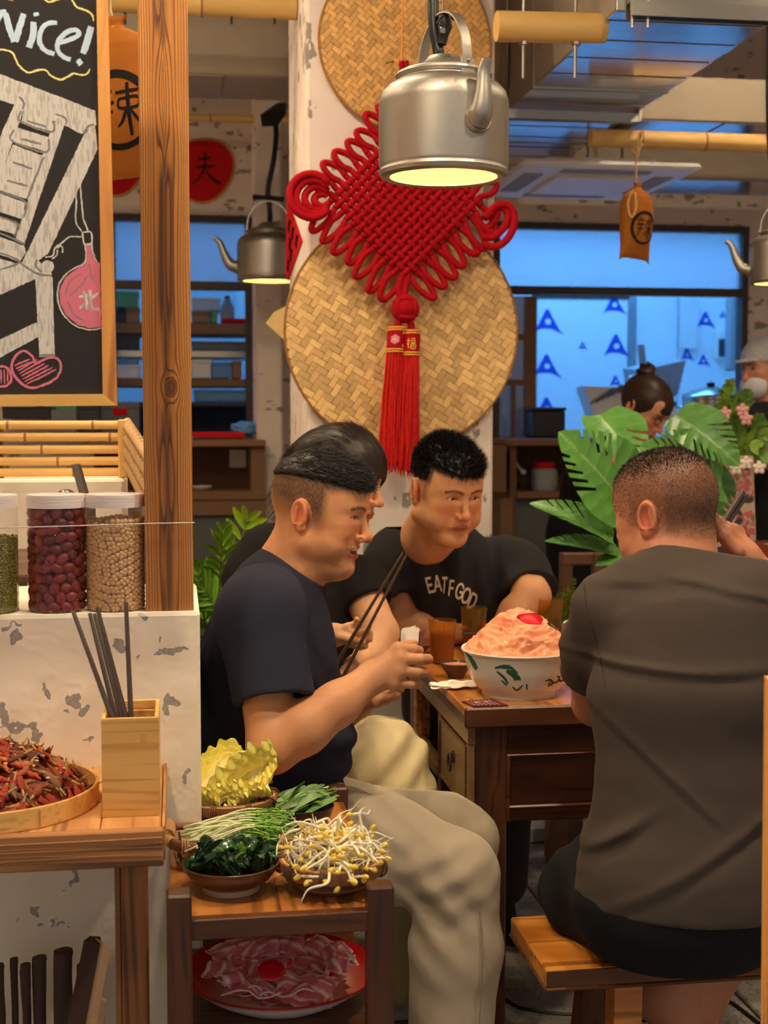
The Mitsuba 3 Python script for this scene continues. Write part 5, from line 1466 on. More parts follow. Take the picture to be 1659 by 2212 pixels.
for j, (x, y, a, tilt) in enumerate(sl):
 m, c = meat_slice(.078 + .005 * (j % 4), .052 + .004 * (j % 3), 40 + j)
 rr = math.hypot(x, y)
 M = trans(pc + [x * .74, y * .74, .018 + .0016 * (len(sl) - j) * .5 + .016 * max(0, rr - .07) / .05]) @ rot([0, 0, 1], a) @ rot([1, 0, 0], tilt)
 single('meat_slice', mikit.ply(moved(m, M), 'meat', smooth=True, color=np.clip(c, 0, 1)), 'thin marbled pink meat slice folded on the red enamel plate', 'meat slice', 'marbled meat slices on the enamel plate')
mat('petal_red', (176, 12, 24), 0.4)
k = thing('red_petal', 'dark red flower petal in the middle of the meat slices', 'petal')
v = moved(trimesh.creation.icosphere(3, 1), trans(P(586, 2096, 2.09)) @ rot([1, 0, 0], 25) @ np.diag([.021, .021, .005, 1]))
part(k, 'petal', ply(v, 'petal_red', True))
part(k, 'curl', ply(tube(spline([P(604, 2104, 2.075), P(618, 2094, 2.07), P(626, 2082, 2.08), P(622, 2074, 2.09)], 14), [.003] * 6 + [.005] * 6 + [.003] * 2, 8, flat=.5), 'petal_red', True))
# ------------------------------------------------------------------ baskets and bowls
mat('basket_brown', (128, 84, 48), 0.6)
mat('basket_dark', (92, 58, 36), 0.6)
mat('cane', (206, 158, 98), 0.6)
mat('brown_glaze', (82, 50, 34), 0.22, spec=0.6)
mat('clay_foot', (170, 140, 112), 0.8)
mat('black_glaze', (34, 28, 26), 0.2, spec=0.6)
def basket(key, c, R, h, band, base):
 n = 7
 for i in range(n):
  t = i / (n - 1)
  rr = base + (R - .008 - base) * t ** .6
  part(key, 'woven_ring', ply(tube(ringp(c, rr, rr, .004 + (h - .012) * t ** 1.4), .0033, 6, closed=True), 'basket_dark' if i % 2 else 'basket_brown', True))
 for i in range(36):
  a = 2 * np.pi * i / 36
  u = np.linspace(0, 1, 8)
  rr = base * .2 + (R - .006 - base * .2) * u
  zz = .004 + (h - .010) * np.clip((rr - base) / (R - base), 0, 1) ** 1.5 + .0015 * (-1) ** i
  part(key, 'rib', ply(tube(np.stack([c[0] + rr * np.cos(a), c[1] + rr * np.sin(a), c[2] + zz], 1), .0026, 5), 'basket_dark' if i % 3 else 'basket_brown', True))
 part(key, 'floor', ply(lathe([(0, .003), (base + .004, .003), (base + .004, .0005), (0, .0005)], 40, c), 'basket_dark', 30))
 part(key, 'rim_band', ply(lathe([(R - .004, h - band), (R, h - band + .001), (R + .0015, h - band * .5), (R, h), (R - .003, h + .0005), (R - .004, h - band)], 64, c), 'basket_brown', 40))
 for i, (d, z) in enumerate(((.006, .002), (.011, .001))):
  part(key, 'rim_hoop', ply(tube(ringp(c, R - d, R - d, h - z), .003, 6, closed=True), 'cane' if i == 0 else 'basket_brown', True))
 for i in range(9):
  a = 2 * np.pi * (i + .35) / 9
  M = frame_m(np.asarray(c) + [(R - .003) * math.cos(a), (R - .003) * math.sin(a), h - band * .5], [math.cos(a), math.sin(a), 0], [-math.sin(a), math.cos(a), 0], [0, 0, 1])
  for s in (-.004, 0, .004):
   b = np.linspace(0, 2 * np.pi, 18, endpoint=False)
   q = np.stack([.0095 * np.cos(b), 0 * b + s, (band * .62) * np.sin(b)], 1)
   part(key, 'cane_binding', ply(moved(tube(q, .0014, 5, closed=True), M), 'basket_brown' if R > .09 else 'basket_dark', True))
k = thing('round_basket', 'round brown basket of yellow bean sprouts at the front right of the stool', 'basket')
bs = np.array([.232, 2.098, ST])
basket(k, bs, .082, .046, .020, .045)
k = thing('round_basket', 'round woven basket of cabbage at the back left of the stool', 'basket')
bc = np.array([.082, 2.475, ST])
basket(k, bc, .093, .047, .017, .05)
k = thing('clay_bowl', 'wide brown glazed bowl of dark green seaweed at the front left of the stool', 'bowl')
bw = np.array([.0765, 2.104, ST])
part(k, 'bowl', ply(lathe([(.0, .012), (.035, .013), (.060, .026), (.0725, .043), (.074, .0455), (.0755, .0445), (.073, .036), (.060, .020), (.044, .010)], 64, bw), 'brown_glaze', 40))
part(k, 'foot', ply(lathe([(.044, .010), (.0435, .001), (.04, 0), (.036, .001), (.034, .010)], 48, bw), 'clay_foot', 30))
k = thing('black_bowl', 'black glazed bowl of chive leaves at the back right of the stool', 'bowl')
bb = np.array([.216, 2.40, ST])
part(k, 'bowl', ply(lathe([(0, .010), (.03, .011), (.044, .025), (.051, .043), (.0525, .0445), (.0535, .043), (.047, .022), (.034, .007), (.03, 0), (0, .001)], 56, bb), 'black_glaze', 40))
# cabbage
mat('leafy', rough=0.4, spec=0.4, base=VC)
def cabbage(L, W, curl, seed, ruff=1.0):
 nu, nv = 40, 44
 u, v = np.meshgrid(np.linspace(0, 1, nu), np.linspace(-1, 1, nv), indexing='ij')
 w = W * np.interp(u, [0, .15, .5, .8, 1], [.42, .5, .85, 1, .72])
 ruffle = np.clip((np.maximum(np.abs(v), u * .95) - .55) / .45, 0, 1)
 x, y = u * L, v * w * .5
 z = curl * W * (np.abs(v) ** 2) * .5 + .10 * L * np.sin(u * np.pi * .9)
 z = z + ruff * ruffle * .0045 * (np.sin(v * 21 + u * 25 + seed) + np.sin(u * 41 - v * 13 + seed * 2)) + .009 * (meshkit.fbm(np.stack([u * 13, v * 11, 0 * u + seed], -1), 3, seed) - .5)
 th = .0012 + .006 * np.exp(-(v / .28) ** 2) * (1 - u * .75)
 q = np.stack([x, y, z], -1)
 du, dv = np.gradient(q, axis=0), np.gradient(q, axis=1)
 n = np.cross(du, dv)
 n /= np.linalg.norm(n, axis=2, keepdims=True)
 a, b = grid_mesh(q + n * th[..., None] / 2), grid_mesh(q - n * th[..., None] / 2)
 m = slab(q, .001)
 m.vertices = np.vstack([a.vertices, b.vertices])
 rib = np.clip(np.exp(-(v / (.42 * (1 - .55 * u))) ** 2) * (1.12 - u), 0, 1)
 vein = np.clip(1 - np.abs(np.sin(u * 11 - np.abs(v) * 5)) * 5, 0, 1) * .35
 f = np.clip(np.maximum(rib * 1.25, vein), 0, 1)[..., None]
 c = np.array(S(248, 240, 198)) * f + (np.array(S(238, 222, 100)) * (1 - ruffle[..., None] * .4) + np.array(S(226, 226, 120)) * ruffle[..., None] * .4) * (1 - f)
 return m, np.vstack([c.reshape(-1, 3)] * 2)
for j, (x, y, z, rz, ry, rx, L, W, cu) in enumerate(((-.07, .0, .040, 30, -28, 20, .15, .085, .6), (-.03, -.035, .048, 22, -26, -30, .15, .09, .7), (.035, -.01, .030, 48, -62, 30, .11, .07, .5), (-.06, -.045, .040, -4, -12, -40, .10, .06, .8), (.0, -.045, .036, 5, -20, -20, .085, .075, .3),
             (-.02, .02, .035, 10, -20, 10, .11, .085, .5), (.01, .03, .03, 60, -40, 10, .08, .06, .5), (-.075, -.02, .036, -30, -18, -10, .075, .05, .9))):
 m, c = cabbage(L, W, cu, j + 3, 1.0)
 M = trans(bc + [x, y, z - .012]) @ rot([0, 0, 1], rz) @ rot([0, 1, 0], ry) @ rot([1, 0, 0], rx)
 single('cabbage_leaf', mikit.ply(moved(m, M), 'leafy', smooth=True, color=np.clip(c, 0, 1)), {0: 'cabbage leaf leaning at the far left of the back basket', 1: 'broad ribbed cabbage leaf on top of the heap in the back basket', 2: 'curled cabbage leaf standing up at the right of the back basket'}.get(j, 'pale yellow ruffled cabbage leaf low in the back left basket'), 'cabbage leaf', 'cabbage leaves in the back basket')
# pea shoots on a scoop-shaped basket
k = thing('scoop_basket', 'small woven scoop basket with a thick cane rim under the pale green shoots', 'basket')
sc = np.array([.085, 2.26, ST])
u = np.linspace(-1, 1, 30)
front = np.stack([sc[0] + .098 * u, sc[1] - .040 - .022 * np.sqrt(np.clip(1 - u ** 2, 0, 1)) + .0 * u, ST + .030 + .010 * np.abs(u)], 1)
part(k, 'rim_bar', ply(tube(front, .0075, 8, flat=1.3), 'basket_brown', True))
back = np.stack([sc[0] + .098 * u, sc[1] + .045 + .02 * np.sqrt(np.clip(1 - u ** 2, 0, 1)), ST + .036 + .004 * np.abs(u)], 1)
part(k, 'rim_bar', ply(tube(back, .006, 8), 'basket_brown', True))
part(k, 'rim_side', ply(tube(spline([front[0], sc + [-.112, -.01, .046], sc + [-.108, .03, .052], back[0]], 16), .009, 8), 'cane', True))
for i, a in enumerate((3, 11, 18, 26)):
 p0 = front[a]
 for s in (-.004, 0, .004):
  b = np.linspace(0, 2 * np.pi, 16, endpoint=False)
  part(k, 'cane_binding', ply(tube(np.stack([0 * b + p0[0] + s, p0[1] + .0105 * np.cos(b), p0[2] + .0125 * np.sin(b)], 1), .0017, 5, closed=True), 'cane', True))
for i in range(9):
 t = np.linspace(-1.1, 1.1, 14)
 p0 = sc + [-.106, .0, .048]
 b = np.linspace(0, 2 * np.pi, 14, endpoint=False)
 part(k, 'cane_binding', ply(tube(np.stack([p0[0] + .0125 * np.cos(b), 0 * b + p0[1] - .026 + i * .0065, p0[2] + .0125 * np.sin(b)], 1), .0024, 5, closed=True), 'cane', True))
for i in range(26):
 x = sc[0] - .095 + i * .0076
 uu = (x - sc[0]) / .098
 pts = [np.array([x, sc[1] - .04 - .022 * math.sqrt(max(0, 1 - uu * uu)), ST + .026]), np.array([x * .95 + sc[0] * .05, sc[1] - .03, ST + .006]), np.array([x * .95 + sc[0] * .05, sc[1] + .03, ST + .006]), np.array([x, sc[1] + .045, ST + .034])]
 part(k, 'rib', ply(tube(spline(pts, 10), .002, 5), 'basket_dark' if i % 2 else 'cane', True))
for i in range(8):
 y = sc[1] - .045 + i * .0125
 part(k, 'weft', ply(tube(spline([(sc[0] - .09, y, ST + .02), (sc[0] - .05, y, ST + .009), (sc[0] + .05, y, ST + .009), (sc[0] + .09, y, ST + .02)], 12), .003, 5, flat=.5), 'basket_brown', True))
rg = np.random.default_rng(31)
for j in range(150):
 y0 = rg.uniform(-.058, .05)
 hh = .030 + .034 * (1 - (y0 / .065) ** 2) * rg.random() ** .6
 x0, x1 = -.085 + .05 * rg.random(), .05 + .055 * rg.random()
 a = sc + [x0, y0 + .01 * rg.normal(), hh * .75 + .006 * rg.normal()]
 b = sc + [x1, y0 * .8 + .022 * rg.normal(), hh * .85 + .012 * rg.normal()]
 mid = (a + b) / 2 + [0, .008 * rg.normal(), .010 + .008 * rg.normal()]
 p = spline([a, mid, b], 14)
 p[:, 2] = np.maximum(p[:, 2], ST + .014)
 k = thing('pea_shoot', 'thin pale green shoot heaped on the scoop basket', 'shoot', 'pale green shoots on the scoop basket')
 w = rg.uniform(.8, 1.15)
 part(k, 'pale_stem', toned(tube(p[:9], np.linspace(.0021, .0016, 9) * w, 6), np.array([228, 234, 184]) * rg.choice([.94, 1.0]), 'leaf'))
 part(k, 'green_stem', toned(tube(p[8:], np.linspace(.0016, .0010, 6) * w, 6), ((150, 196, 80), (176, 212, 104), (128, 180, 66))[j % 3], 'leaf'))
 ms = []
 for q in range(3):
  M = trans(p[-1 - q * 2] + rg.normal(size=3) * .003) @ rot(rg.normal(size=3), rg.random() * 180) @ np.diag([.0055, .0028, .0006, 1])
  ms.append(moved(trimesh.creation.icosphere(1, 1), M))
 part(k, 'leaf_tuft', toned(cat(ms), ((74, 140, 44), (92, 156, 56), (60, 120, 40))[j % 3], 'leaf'), kind='stuff')
# chive leaves
for j in range(46):
 L = rg.uniform(.055, .085)
 u = np.linspace(0, 1, 12)
 w = .0055 * np.sin(np.pi * np.clip(u * .92 + .06, 0, 1)) ** .6 * rg.uniform(.8, 1.3)
 lift = rg.uniform(.002, .012)
 ctr = np.stack([(u - .5) * L, 0 * u, lift * np.sin(u * np.pi)], 1)
 tw = rg.uniform(-.6, .6)
 side = np.stack([0 * u, np.cos(tw * u), np.sin(tw * u)], 1)
 m = slab(np.stack([ctr - side * w[:, None], ctr, ctr + side * w[:, None]], 1), .0009)
 x, y = rg.uniform(-.035, .035), rg.uniform(-.034, .034)
 M = trans(bb + [x, y, .040 + .026 * max(0, 1 - (x * x + y * y) / .0022) * rg.random() ** .5]) @ rot([0, 0, 1], rg.normal() * 20 + 24) @ rot([0, 1, 0], -rg.uniform(0, 28)) @ rot([1, 0, 0], rg.uniform(-50, 50))
 single('chive_leaf', toned(moved(m, M), np.array([104, 146, 72]) * (.78, .9, 1.0, 1.12)[j % 4], 'leaf'), 'flat green leaf in the black bowl', 'leaf', 'chive leaves in the black bowl')
single('red_petal', ply(moved(trimesh.creation.icosphere(2, 1), trans(bb + [.038, .02, .052]) @ np.diag([.008, .006, .004, 1])), 'petal_red', True), 'small red petal peeking out of the chive leaves', 'petal')
# seaweed
for j in range(34):
 L, W = rg.uniform(.05, .085), rg.uniform(.022, .036)
 nu, nv = 22, 12
 u, v = np.meshgrid(np.linspace(-.5, .5, nu), np.linspace(-.5, .5, nv), indexing='ij')
 z = .010 * np.sin(u * 7 + j) + .007 * np.sin(v * 7 + u * 4 + j * 2) + .008 * (meshkit.fbm(np.stack([u * 4, v * 3, 0 * u + j], -1), 2, j) - .5)
 m = slab(np.stack([u * L, v * W * (1 - 1.6 * u * u), z], -1), .0012)
 r, a = .054 * math.sqrt(rg.random()), rg.uniform(-np.pi, np.pi)
 x, y = r * math.cos(a), r * math.sin(a)
 M = trans(bw + [x, y, .037 + .028 * (1 - (r / .06) ** 2) * rg.uniform(.4, 1.0)]) @ rot([0, 0, 1], rg.uniform(0, 360)) @ rot([1, 0, 0], rg.uniform(-45, 45)) @ rot([0, 1, 0], rg.uniform(-18, 18))
 pale = j in (5, 17, 28)
 if pale:
  M = trans(bw + [(-.012, .022, .0)[j % 3], (-.045, .0, -.02)[j % 3], .062 if j != 5 else .05]) @ rot([0, 0, 1], (15, 35, -20)[j % 3]) @ rot([1, 0, 0], 25)
  m.vertices *= [.75, .6, .6]
 single('seaweed_piece', toned(moved(m, M), (96, 132, 46) if pale else np.array([34, 68, 36]) * (.75, .95, 1.15)[j % 3], 'gloss'), ['pale green seaweed stalk at the front of the brown bowl', 'pale green seaweed stalk across the middle of the brown bowl', 'small pale seaweed stalk in the brown bowl'][(5, 17, 28).index(j)] if pale else 'glossy dark green seaweed piece in the brown bowl', 'seaweed', None if pale else 'dark seaweed in the brown bowl')
# bean sprouts
def sprout(L, seed, p0=None, p1=None):
 rg = np.random.default_rng(seed)
 pts = [np.array([0, 0, 0.]), np.array([L * .35, rg.normal() * L * .12, rg.normal() * L * .1 + .006]), np.array([L * .7, rg.normal() * L * .18, rg.normal() * L * .12 + .004]), np.array([L, rg.normal() * L * .22, rg.normal() * L * .1])]
 p = spline(pts, 20)
 r = np.interp(np.linspace(0, 1, 20), [0, .1, .6, 1], [.0016, .0022, .0018, .0004])
 m = tube(p, r, 7)
 hd = []
 for s in (-1, 1):
  e = trimesh.creation.icosphere(2, 1)
  hd.append(moved(e, trans(p[0] + [-.0045, s * .0016, .0005]) @ rot([0, 0, 1], s * 10) @ np.diag([.0058, .0024, .0036, 1])))
 return toned(m, (244, 232, 200), 'leaf'), toned(cat(hd), ((230, 200, 70), (220, 190, 66))[seed % 2], 'leaf')
def put_sprout(sv, M, label):
 k = thing('bean_sprout', label, 'bean sprout', 'bean sprouts in the front basket')
 for nm, sh_ in zip(('tail', 'yellow_head'), sv):
  part(k, nm, {**sh_, 'to_world': T(M)})
SV = []
for j in range(16):
 SV.append(sprout(rg.uniform(.05, .085), j))
for j in range(150):
 r, a = .062 * math.sqrt(rg.random()), rg.uniform(-np.pi, np.pi)
 x, y = r * math.cos(a), r * math.sin(a)
 zz = .036 + .052 * (1 - (r / .072) ** 2) * rg.uniform(.35, 1.0)
 az = math.degrees(a) + rg.normal() * 70
 if y < -.02 and rg.random() < .75:
  az = rg.normal() * 40 + 90
 M = trans(bs + [x * .95, y * .95, zz]) @ rot([0, 0, 1], az) @ rot([0, 1, 0], -rg.normal() * 18 - 4) @ trans([-.02 if r < .04 else -.045 * (abs(az) < 400), 0, 0]) @ rot([1, 0, 0], rg.uniform(0, 360))
 put_sprout(SV[j % 16], M, 'white bean sprout with yellow head heaped in the front right basket')
for j, (a, b, L) in enumerate((((712, 1885, 2.03), (655, 1950, 1.99), 0), ((650, 1790, 2.10), (592, 1845, 2.08), 0), ((760, 1760, 2.1), (798, 1752, 2.12), 0), ((785, 1800, 2.08), (795, 1742, 2.1), 0), ((690, 1790, 2.1), (610, 1785, 2.1), 0), ((820, 1838, 2.07), (770, 1815, 2.08), 0), ((700, 1800, 2.12), (668, 1765, 2.14), 0), ((735, 1790, 2.12), (730, 1760, 2.13), 0))):
 p0, p1 = P(*a), P(*b)
 L = np.linalg.norm(p1 - p0)
 sv = sprout(L, 90 + j)
 x = (p1 - p0) / L
 y = np.cross([0, 0, 1.0], x)
 y /= np.linalg.norm(y)
 M = frame_m(p0, x, y, np.cross(x, y))
 lab = ['long bean sprout hanging over the front of the sprout basket', 'long pale bean sprout root reaching left between the two baskets', 'bean sprout sticking up at the right of the heap', 'tall thin bean sprout tail above the heap', 'bean sprout pointing left over the scoop basket', 'bean sprout with its head out beyond the right rim of the basket', 'bean sprout leaning up at the left of the heap', 'bean sprout sticking up at the top of the heap'][j]
 put_sprout(sv, M, lab)
# ------------------------------------------------------------------ dining table
TZ = .78
TX, TY, TX1, TY1 = .602, 2.862, 1.45, 3.74
wmat('table_dark_x', 0, (74, 38, 21), (54, 27, 15), (30, 15, 9), 0.3, 100, 11.0)
wmat('table_top_y', 1, (196, 128, 58), (160, 96, 40), (92, 48, 20), 0.22, 90, 12.0)
mat('drawer_face', (120, 92, 56), 0.3, spec=0.6)
k = thing('dining_table', 'dark brown wooden dining table with drawers and a glossy honey top', 'table')
for i in range(4):
 a, b = TX + i * .212, TX + (i + 1) * .212
 part(k, 'top_board', ply(box((a + (.0004 if i else 0), TY + .01, TZ - .018), (b, TY1, TZ), .0006 if i else .001), 'table_top_y'))
part(k, 'top_edge', ply(box((TX, TY, TZ - .044), (TX1, TY + .0104, TZ + .0002), .004), 'dark_wood_x'))
part(k, 'top_frame', ply(box((TX + .004, TY + .0105, TZ - .044), (TX1, TY1, TZ - .0185), .003), 'table_dark_x'))
AF = TY + .022
lx0, lx1 = TX + .026, TX + .098
part(k, 'leg', ply(box((lx0, AF, 0), (lx1, AF + .07, TZ - .0445), .004), 'dark_wood_z'))
part(k, 'leg', ply(box((TX1 - .1, AF, 0), (TX1 - .03, AF + .07, TZ - .0445), .004), 'dark_wood_z'))
part(k, 'leg', ply(box((lx0, TY1 - .09, 0), (lx1, TY1 - .02, TZ - .0445), .004), 'dark_wood_z'))
part(k, 'leg', ply(box((TX1 - .1, TY1 - .09, 0), (TX1 - .03, TY1 - .02, TZ - .0445), .004), 'dark_wood_z'))
za, zp0, zp1 = .522, .556, .668
part(k, 'apron_top_rail', ply(box((lx1, AF + .004, zp1), (TX1 - .1, AF + .03, TZ - .0445), .002), 'table_dark_x'))
part(k, 'apron_low_rail', ply(box((lx1, AF + .004, za), (TX1 - .1, AF + .03, zp0), .004), 'table_dark_x'))
part(k, 'apron_bead', ply(box((lx1, AF + .001, zp0 - .006), (TX1 - .1, AF + .01, zp0 + .002), .003), 'dark_wood_x'))
part(k, 'apron_bead', ply(box((lx1, AF + .002, zp1 - .003), (TX1 - .1, AF + .01, zp1 + .004), .003), 'dark_wood_x'))
part(k, 'apron_bead', ply(box((lx1 - .001, AF + .001, za), (lx1 + .008, AF + .01, zp1 + .004), .003), 'dark_wood_x'))
part(k, 'apron_panel', ply(box((lx1, AF + .012, zp0), (TX1 - .1, AF + .022, zp1), .002), 'table_dark_x'))
X = TX + .012
yd0, yd1 = AF + .012, 3.215
part(k, 'side_rail', ply(box((X, AF + .002, .694), (X + .03, TY1 - .02, TZ - .0445), .002), 'drawer_face'))
part(k, 'side_stile', ply(box((X, AF - .002, .2), (lx0, AF + .02, .694), .001), 'drawer_face'))
d = part(k, 'drawer', ply(box((X + .001, yd0 + .012, .554), (X + .28, yd1 - .012, .682), .001), 'drawer_face'))
for lo, hi in (((X - .003, yd0 + .004, .546), (X + .006, yd1 - .004, .5545)), ((X - .003, yd0 + .004, .6815), (X + .006, yd1 - .004, .690)), ((X - .003, yd0 + .004, .5546), (X + .006, yd0 + .0125, .6814)), ((X - .003, yd1 - .0125, .5546), (X + .006, yd1 - .004, .6814))):
 part(d, 'frame_moulding', ply(box(lo, hi, .002), 'dark_wood_x'))
w = onx(979, 1646, X)
part(d, 'pull_plate', ply(moved(lathe([(0, .003), (.012, .003), (.015, 0)], 20), frame_m([X, w[1], w[2] + .012], [0, 1.0, 0], [0, 0, 1.0], [-1.0, 0, 0])), 'black_iron', 30))
a = np.linspace(0, 2 * np.pi, 28, endpoint=False)
part(d, 'ring_pull', ply(tube(np.stack([X - .009 + 0 * a, w[1] + .016 * np.cos(a), w[2] + .0 + .019 * np.sin(a)], 1), .0026, 8, closed=True), 'black_iron', True))
part(k, 'side_post', ply(box((X + .004, yd1, .10), (X + .04, yd1 + .04, .694), .002), 'dark_wood_z'))
part(k, 'side_post', ply(box((X + .004, 3.56, .45), (X + .04, 3.60, .694), .002), 'honey_wood_y'))
part(k, 'side_low_rail', ply(box((X, yd1 + .04, .53), (X + .03, TY1 - .09, .56), .003), 'drawer_face'))
part(k, 'shelf_board', ply(box((X + .03, yd1 + .02, .515), (TX1 - .1, TY1 - .1, .53)), 'table_dark_x'))
part(k, 'stretcher', ply(box((lx0 + .02, AF + .07, .12), (lx0 + .05, TY1 - .09, .16), .003), 'dark_wood_z'))
# big bowl with shrimp paste
mat('porcelain', (226, 222, 204), 0.15, spec=0.6)
mat('porcelain_green', (36, 92, 74), 0.3)
mat('porcelain_ink', (24, 24, 26), 0.3)
BC = np.array([ony(1121, 1500, 3.0)[0] + .001, 3.005, TZ])
BP = [(.082, .0), (.083, .012), (.092, .016), (.108, .036), (.118, .066), (.1245, .095), (.129, .099), (.1305, .102), (.129, .105), (.125, .104), (.121, .095), (.112, .05), (.09, .022), (0, .018)]
k = thing('serving_bowl', 'large white porcelain bowl with green and black brush marks heaped with pink paste', 'bowl')
part(k, 'bowl', ply(lathe([(0, .001)] + BP, 96, BC), 'porcelain', 40))
def bowl_r(z):
 return np.interp(z, [q[1] for q in BP[:9]], [q[0] for q in BP[:9]])
def on_bowl(pts, w, mt, name, taper=.4):
 """Brush mark on the outside of the bowl, from photograph points."""
 ph, zz = [], []
 for a, b in spline(np.asarray(pts, float), 24) if len(pts) > 2 else pts:
  q = P(a, b, 2.96)
  z = q[2] - TZ + (0.0)
  rr = float(bowl_r(np.clip(z, .0, .1)))
  s = np.clip(((q - BC) @ RT) / rr, -.98, .98)
  ph.append(math.asin(s))
  zz.append(z)
 g = stroke(np.stack([np.array(ph) * .115, zz], 1), np.asarray(w) * 2.96 / FPX if np.isscalar(w) else [x * 2.96 / FPX for x in w], taper, 26)
 m = extrude(g, .0006).subdivide_to_size(.012)
 v = m.vertices
 a = v[:, 0] / .115 - math.pi / 2 - YAW
 rr = bowl_r(v[:, 1]) + .0005 + v[:, 2]
 part(k, name, ply(tm(np.stack([BC[0] + rr * np.cos(a), BC[1] + rr * np.sin(a), TZ + v[:, 1]], 1), m.faces), mt))
for pts, w in (([(1012, 1430), (1022, 1438), (1036, 1462)], (6, 22)), ([(1074, 1452), (1100, 1446), (1122, 1462)], 7), ([(1078, 1460), (1094, 1474), (1102, 1488)], 6), ([(1098, 1456), (1114, 1466), (1120, 1478)], 12), ([(1084, 1450), (1112, 1450)], 5), ([(1122, 1466), (1128, 1478)], 6), ([(1112, 1494), (1122, 1502), (1134, 1490)], 5), ([(1142, 1486), (1144, 1502)], 4), ([(1088, 1480), (1100, 1492)], 4)):
 on_bowl(pts, w, 'porcelain_green', 'green_mark')
for pts, w in (([(1184, 1482), (1196, 1480), (1202, 1490), (1192, 1494), (1196, 1484)], 4), ([(1198, 1488), (1212, 1488), (1218, 1478), (1212, 1474)], 4.5), ([(1214, 1482), (1224, 1488), (1234, 1480)], 5)):
 on_bowl(pts, w, 'porcelain_ink', 'black_mark')
mat('paste', rough=0.12, spec=0.6, base=VC)
nr, na = 60, 150
r, a = np.meshgrid(np.linspace(0, 1, nr), np.linspace(0, 2 * np.pi, na, endpoint=False), indexing='ij')
hgt = .016 + .088 * np.clip(1 - r ** 1.55, 0, 1)
x, y = .124 * r * np.cos(a), .124 * r * np.sin(a)
q = np.stack([x * 26 + 1.2 * np.sin(y * 40), y * 26 + 1.2 * np.cos(x * 35), hgt * 50], -1)
f1 = meshkit.fbm(q, 3, 5)
f2 = 1 - np.abs(2 * meshkit.fbm(q * 1.3 + 7, 2, 9) - 1) * 2.2
f3 = meshkit.fbm(q * 4, 2, 2)
dz = (.014 * (f1 - .5) + .012 * np.clip(f2, 0, 1) * (f1 > .3) + .004 * (f3 - .5)) * np.clip(1.15 - r, 0, 1) ** .3 * np.clip((1 - r) * 12, 0, 1)
nrm = np.stack([x * 4, y * 4, .55 + 0 * r], -1)
nrm /= np.linalg.norm(nrm, axis=-1, keepdims=True)
v = np.stack([x, y, hgt + .078], -1) + nrm * dz[..., None]
i, j = np.meshgrid(np.arange(nr - 1), np.arange(na), indexing='ij')
j2 = (j + 1) % na
m = tm(v.reshape(-1, 3) + BC, np.stack([i * na + j, (i + 1) * na + j, (i + 1) * na + j2, i * na + j2], -1).reshape(-1, 4))
c = np.array(S(242, 144, 106))[None] * (1 - f1.reshape(-1, 1)) + np.array(S(250, 184, 138))[None] * f1.reshape(-1, 1)
rs = np.random.default_rng(5)
ms, cs = [m], [c]
for q_ in range(46):
 rr, aa = rs.uniform(.15, .93), rs.uniform(-3.14, 3.14)
 p0 = np.array([.118 * rr * math.cos(aa), .118 * rr * math.sin(aa), .016 + .088 * (1 - rr ** 1.55) + .080])
 L = rs.uniform(.012, .03)
 t0 = np.array([-math.sin(aa), math.cos(aa), 0]) + rs.normal(size=3) * .4
 t0 /= np.linalg.norm(t0)
 nn = np.array([math.cos(aa) * .7, math.sin(aa) * .7, .7])
 pts = spline([p0 - t0 * L, p0 + nn * .003, p0 + t0 * L + nn * -.002], 12)
 e = tube(pts, np.sin(np.linspace(.15, 3.0, 12)) * rs.uniform(.004, .0075), 8, flat=.55)
 ms.append(e)
 cs.append(np.tile(np.array(S(240, 150, 118)) * rs.uniform(.85, 1.15), (len(e.vertices), 1)))
single('shrimp_paste', mikit.ply(cat(ms), 'paste', smooth=True, color=np.clip(np.vstack(cs), 0, 1)), 'glossy salmon pink paste heaped above the rim of the white bowl', 'food', kind='stuff')
mat('napkin', (246, 240, 222), 0.9, spec=0.1)
mat('petal_bright', (226, 16, 34), 0.45)
u, v_ = np.meshgrid(np.linspace(-1, 1, 18), np.linspace(-1, 1, 12), indexing='ij')
pp = P(1143, 1340, 2.985)
ptl = np.stack([.028 * u, .016 * v_ * np.sqrt(np.clip(1.02 - u * u, 0, 1)), .006 * v_ ** 2 + .004 * u * v_ + .003 * np.sin(3 * u)], -1)
single('red_petal', ply(moved(slab(ptl, .0012), trans(pp) @ rot([0, 1, 0], 14) @ rot([1, 0, 0], 40)), 'petal_bright', True), 'bright red petal on top of the pink paste', 'petal')
pp = P(1192, 1354, 3.0)
single('green_leaf', ply(moved(slab(ptl * .45, .001), trans(pp) @ rot([0, 1, 0], 40)), 'porcelain_green', True), 'tiny green leaf behind the top of the pink paste', 'leaf')
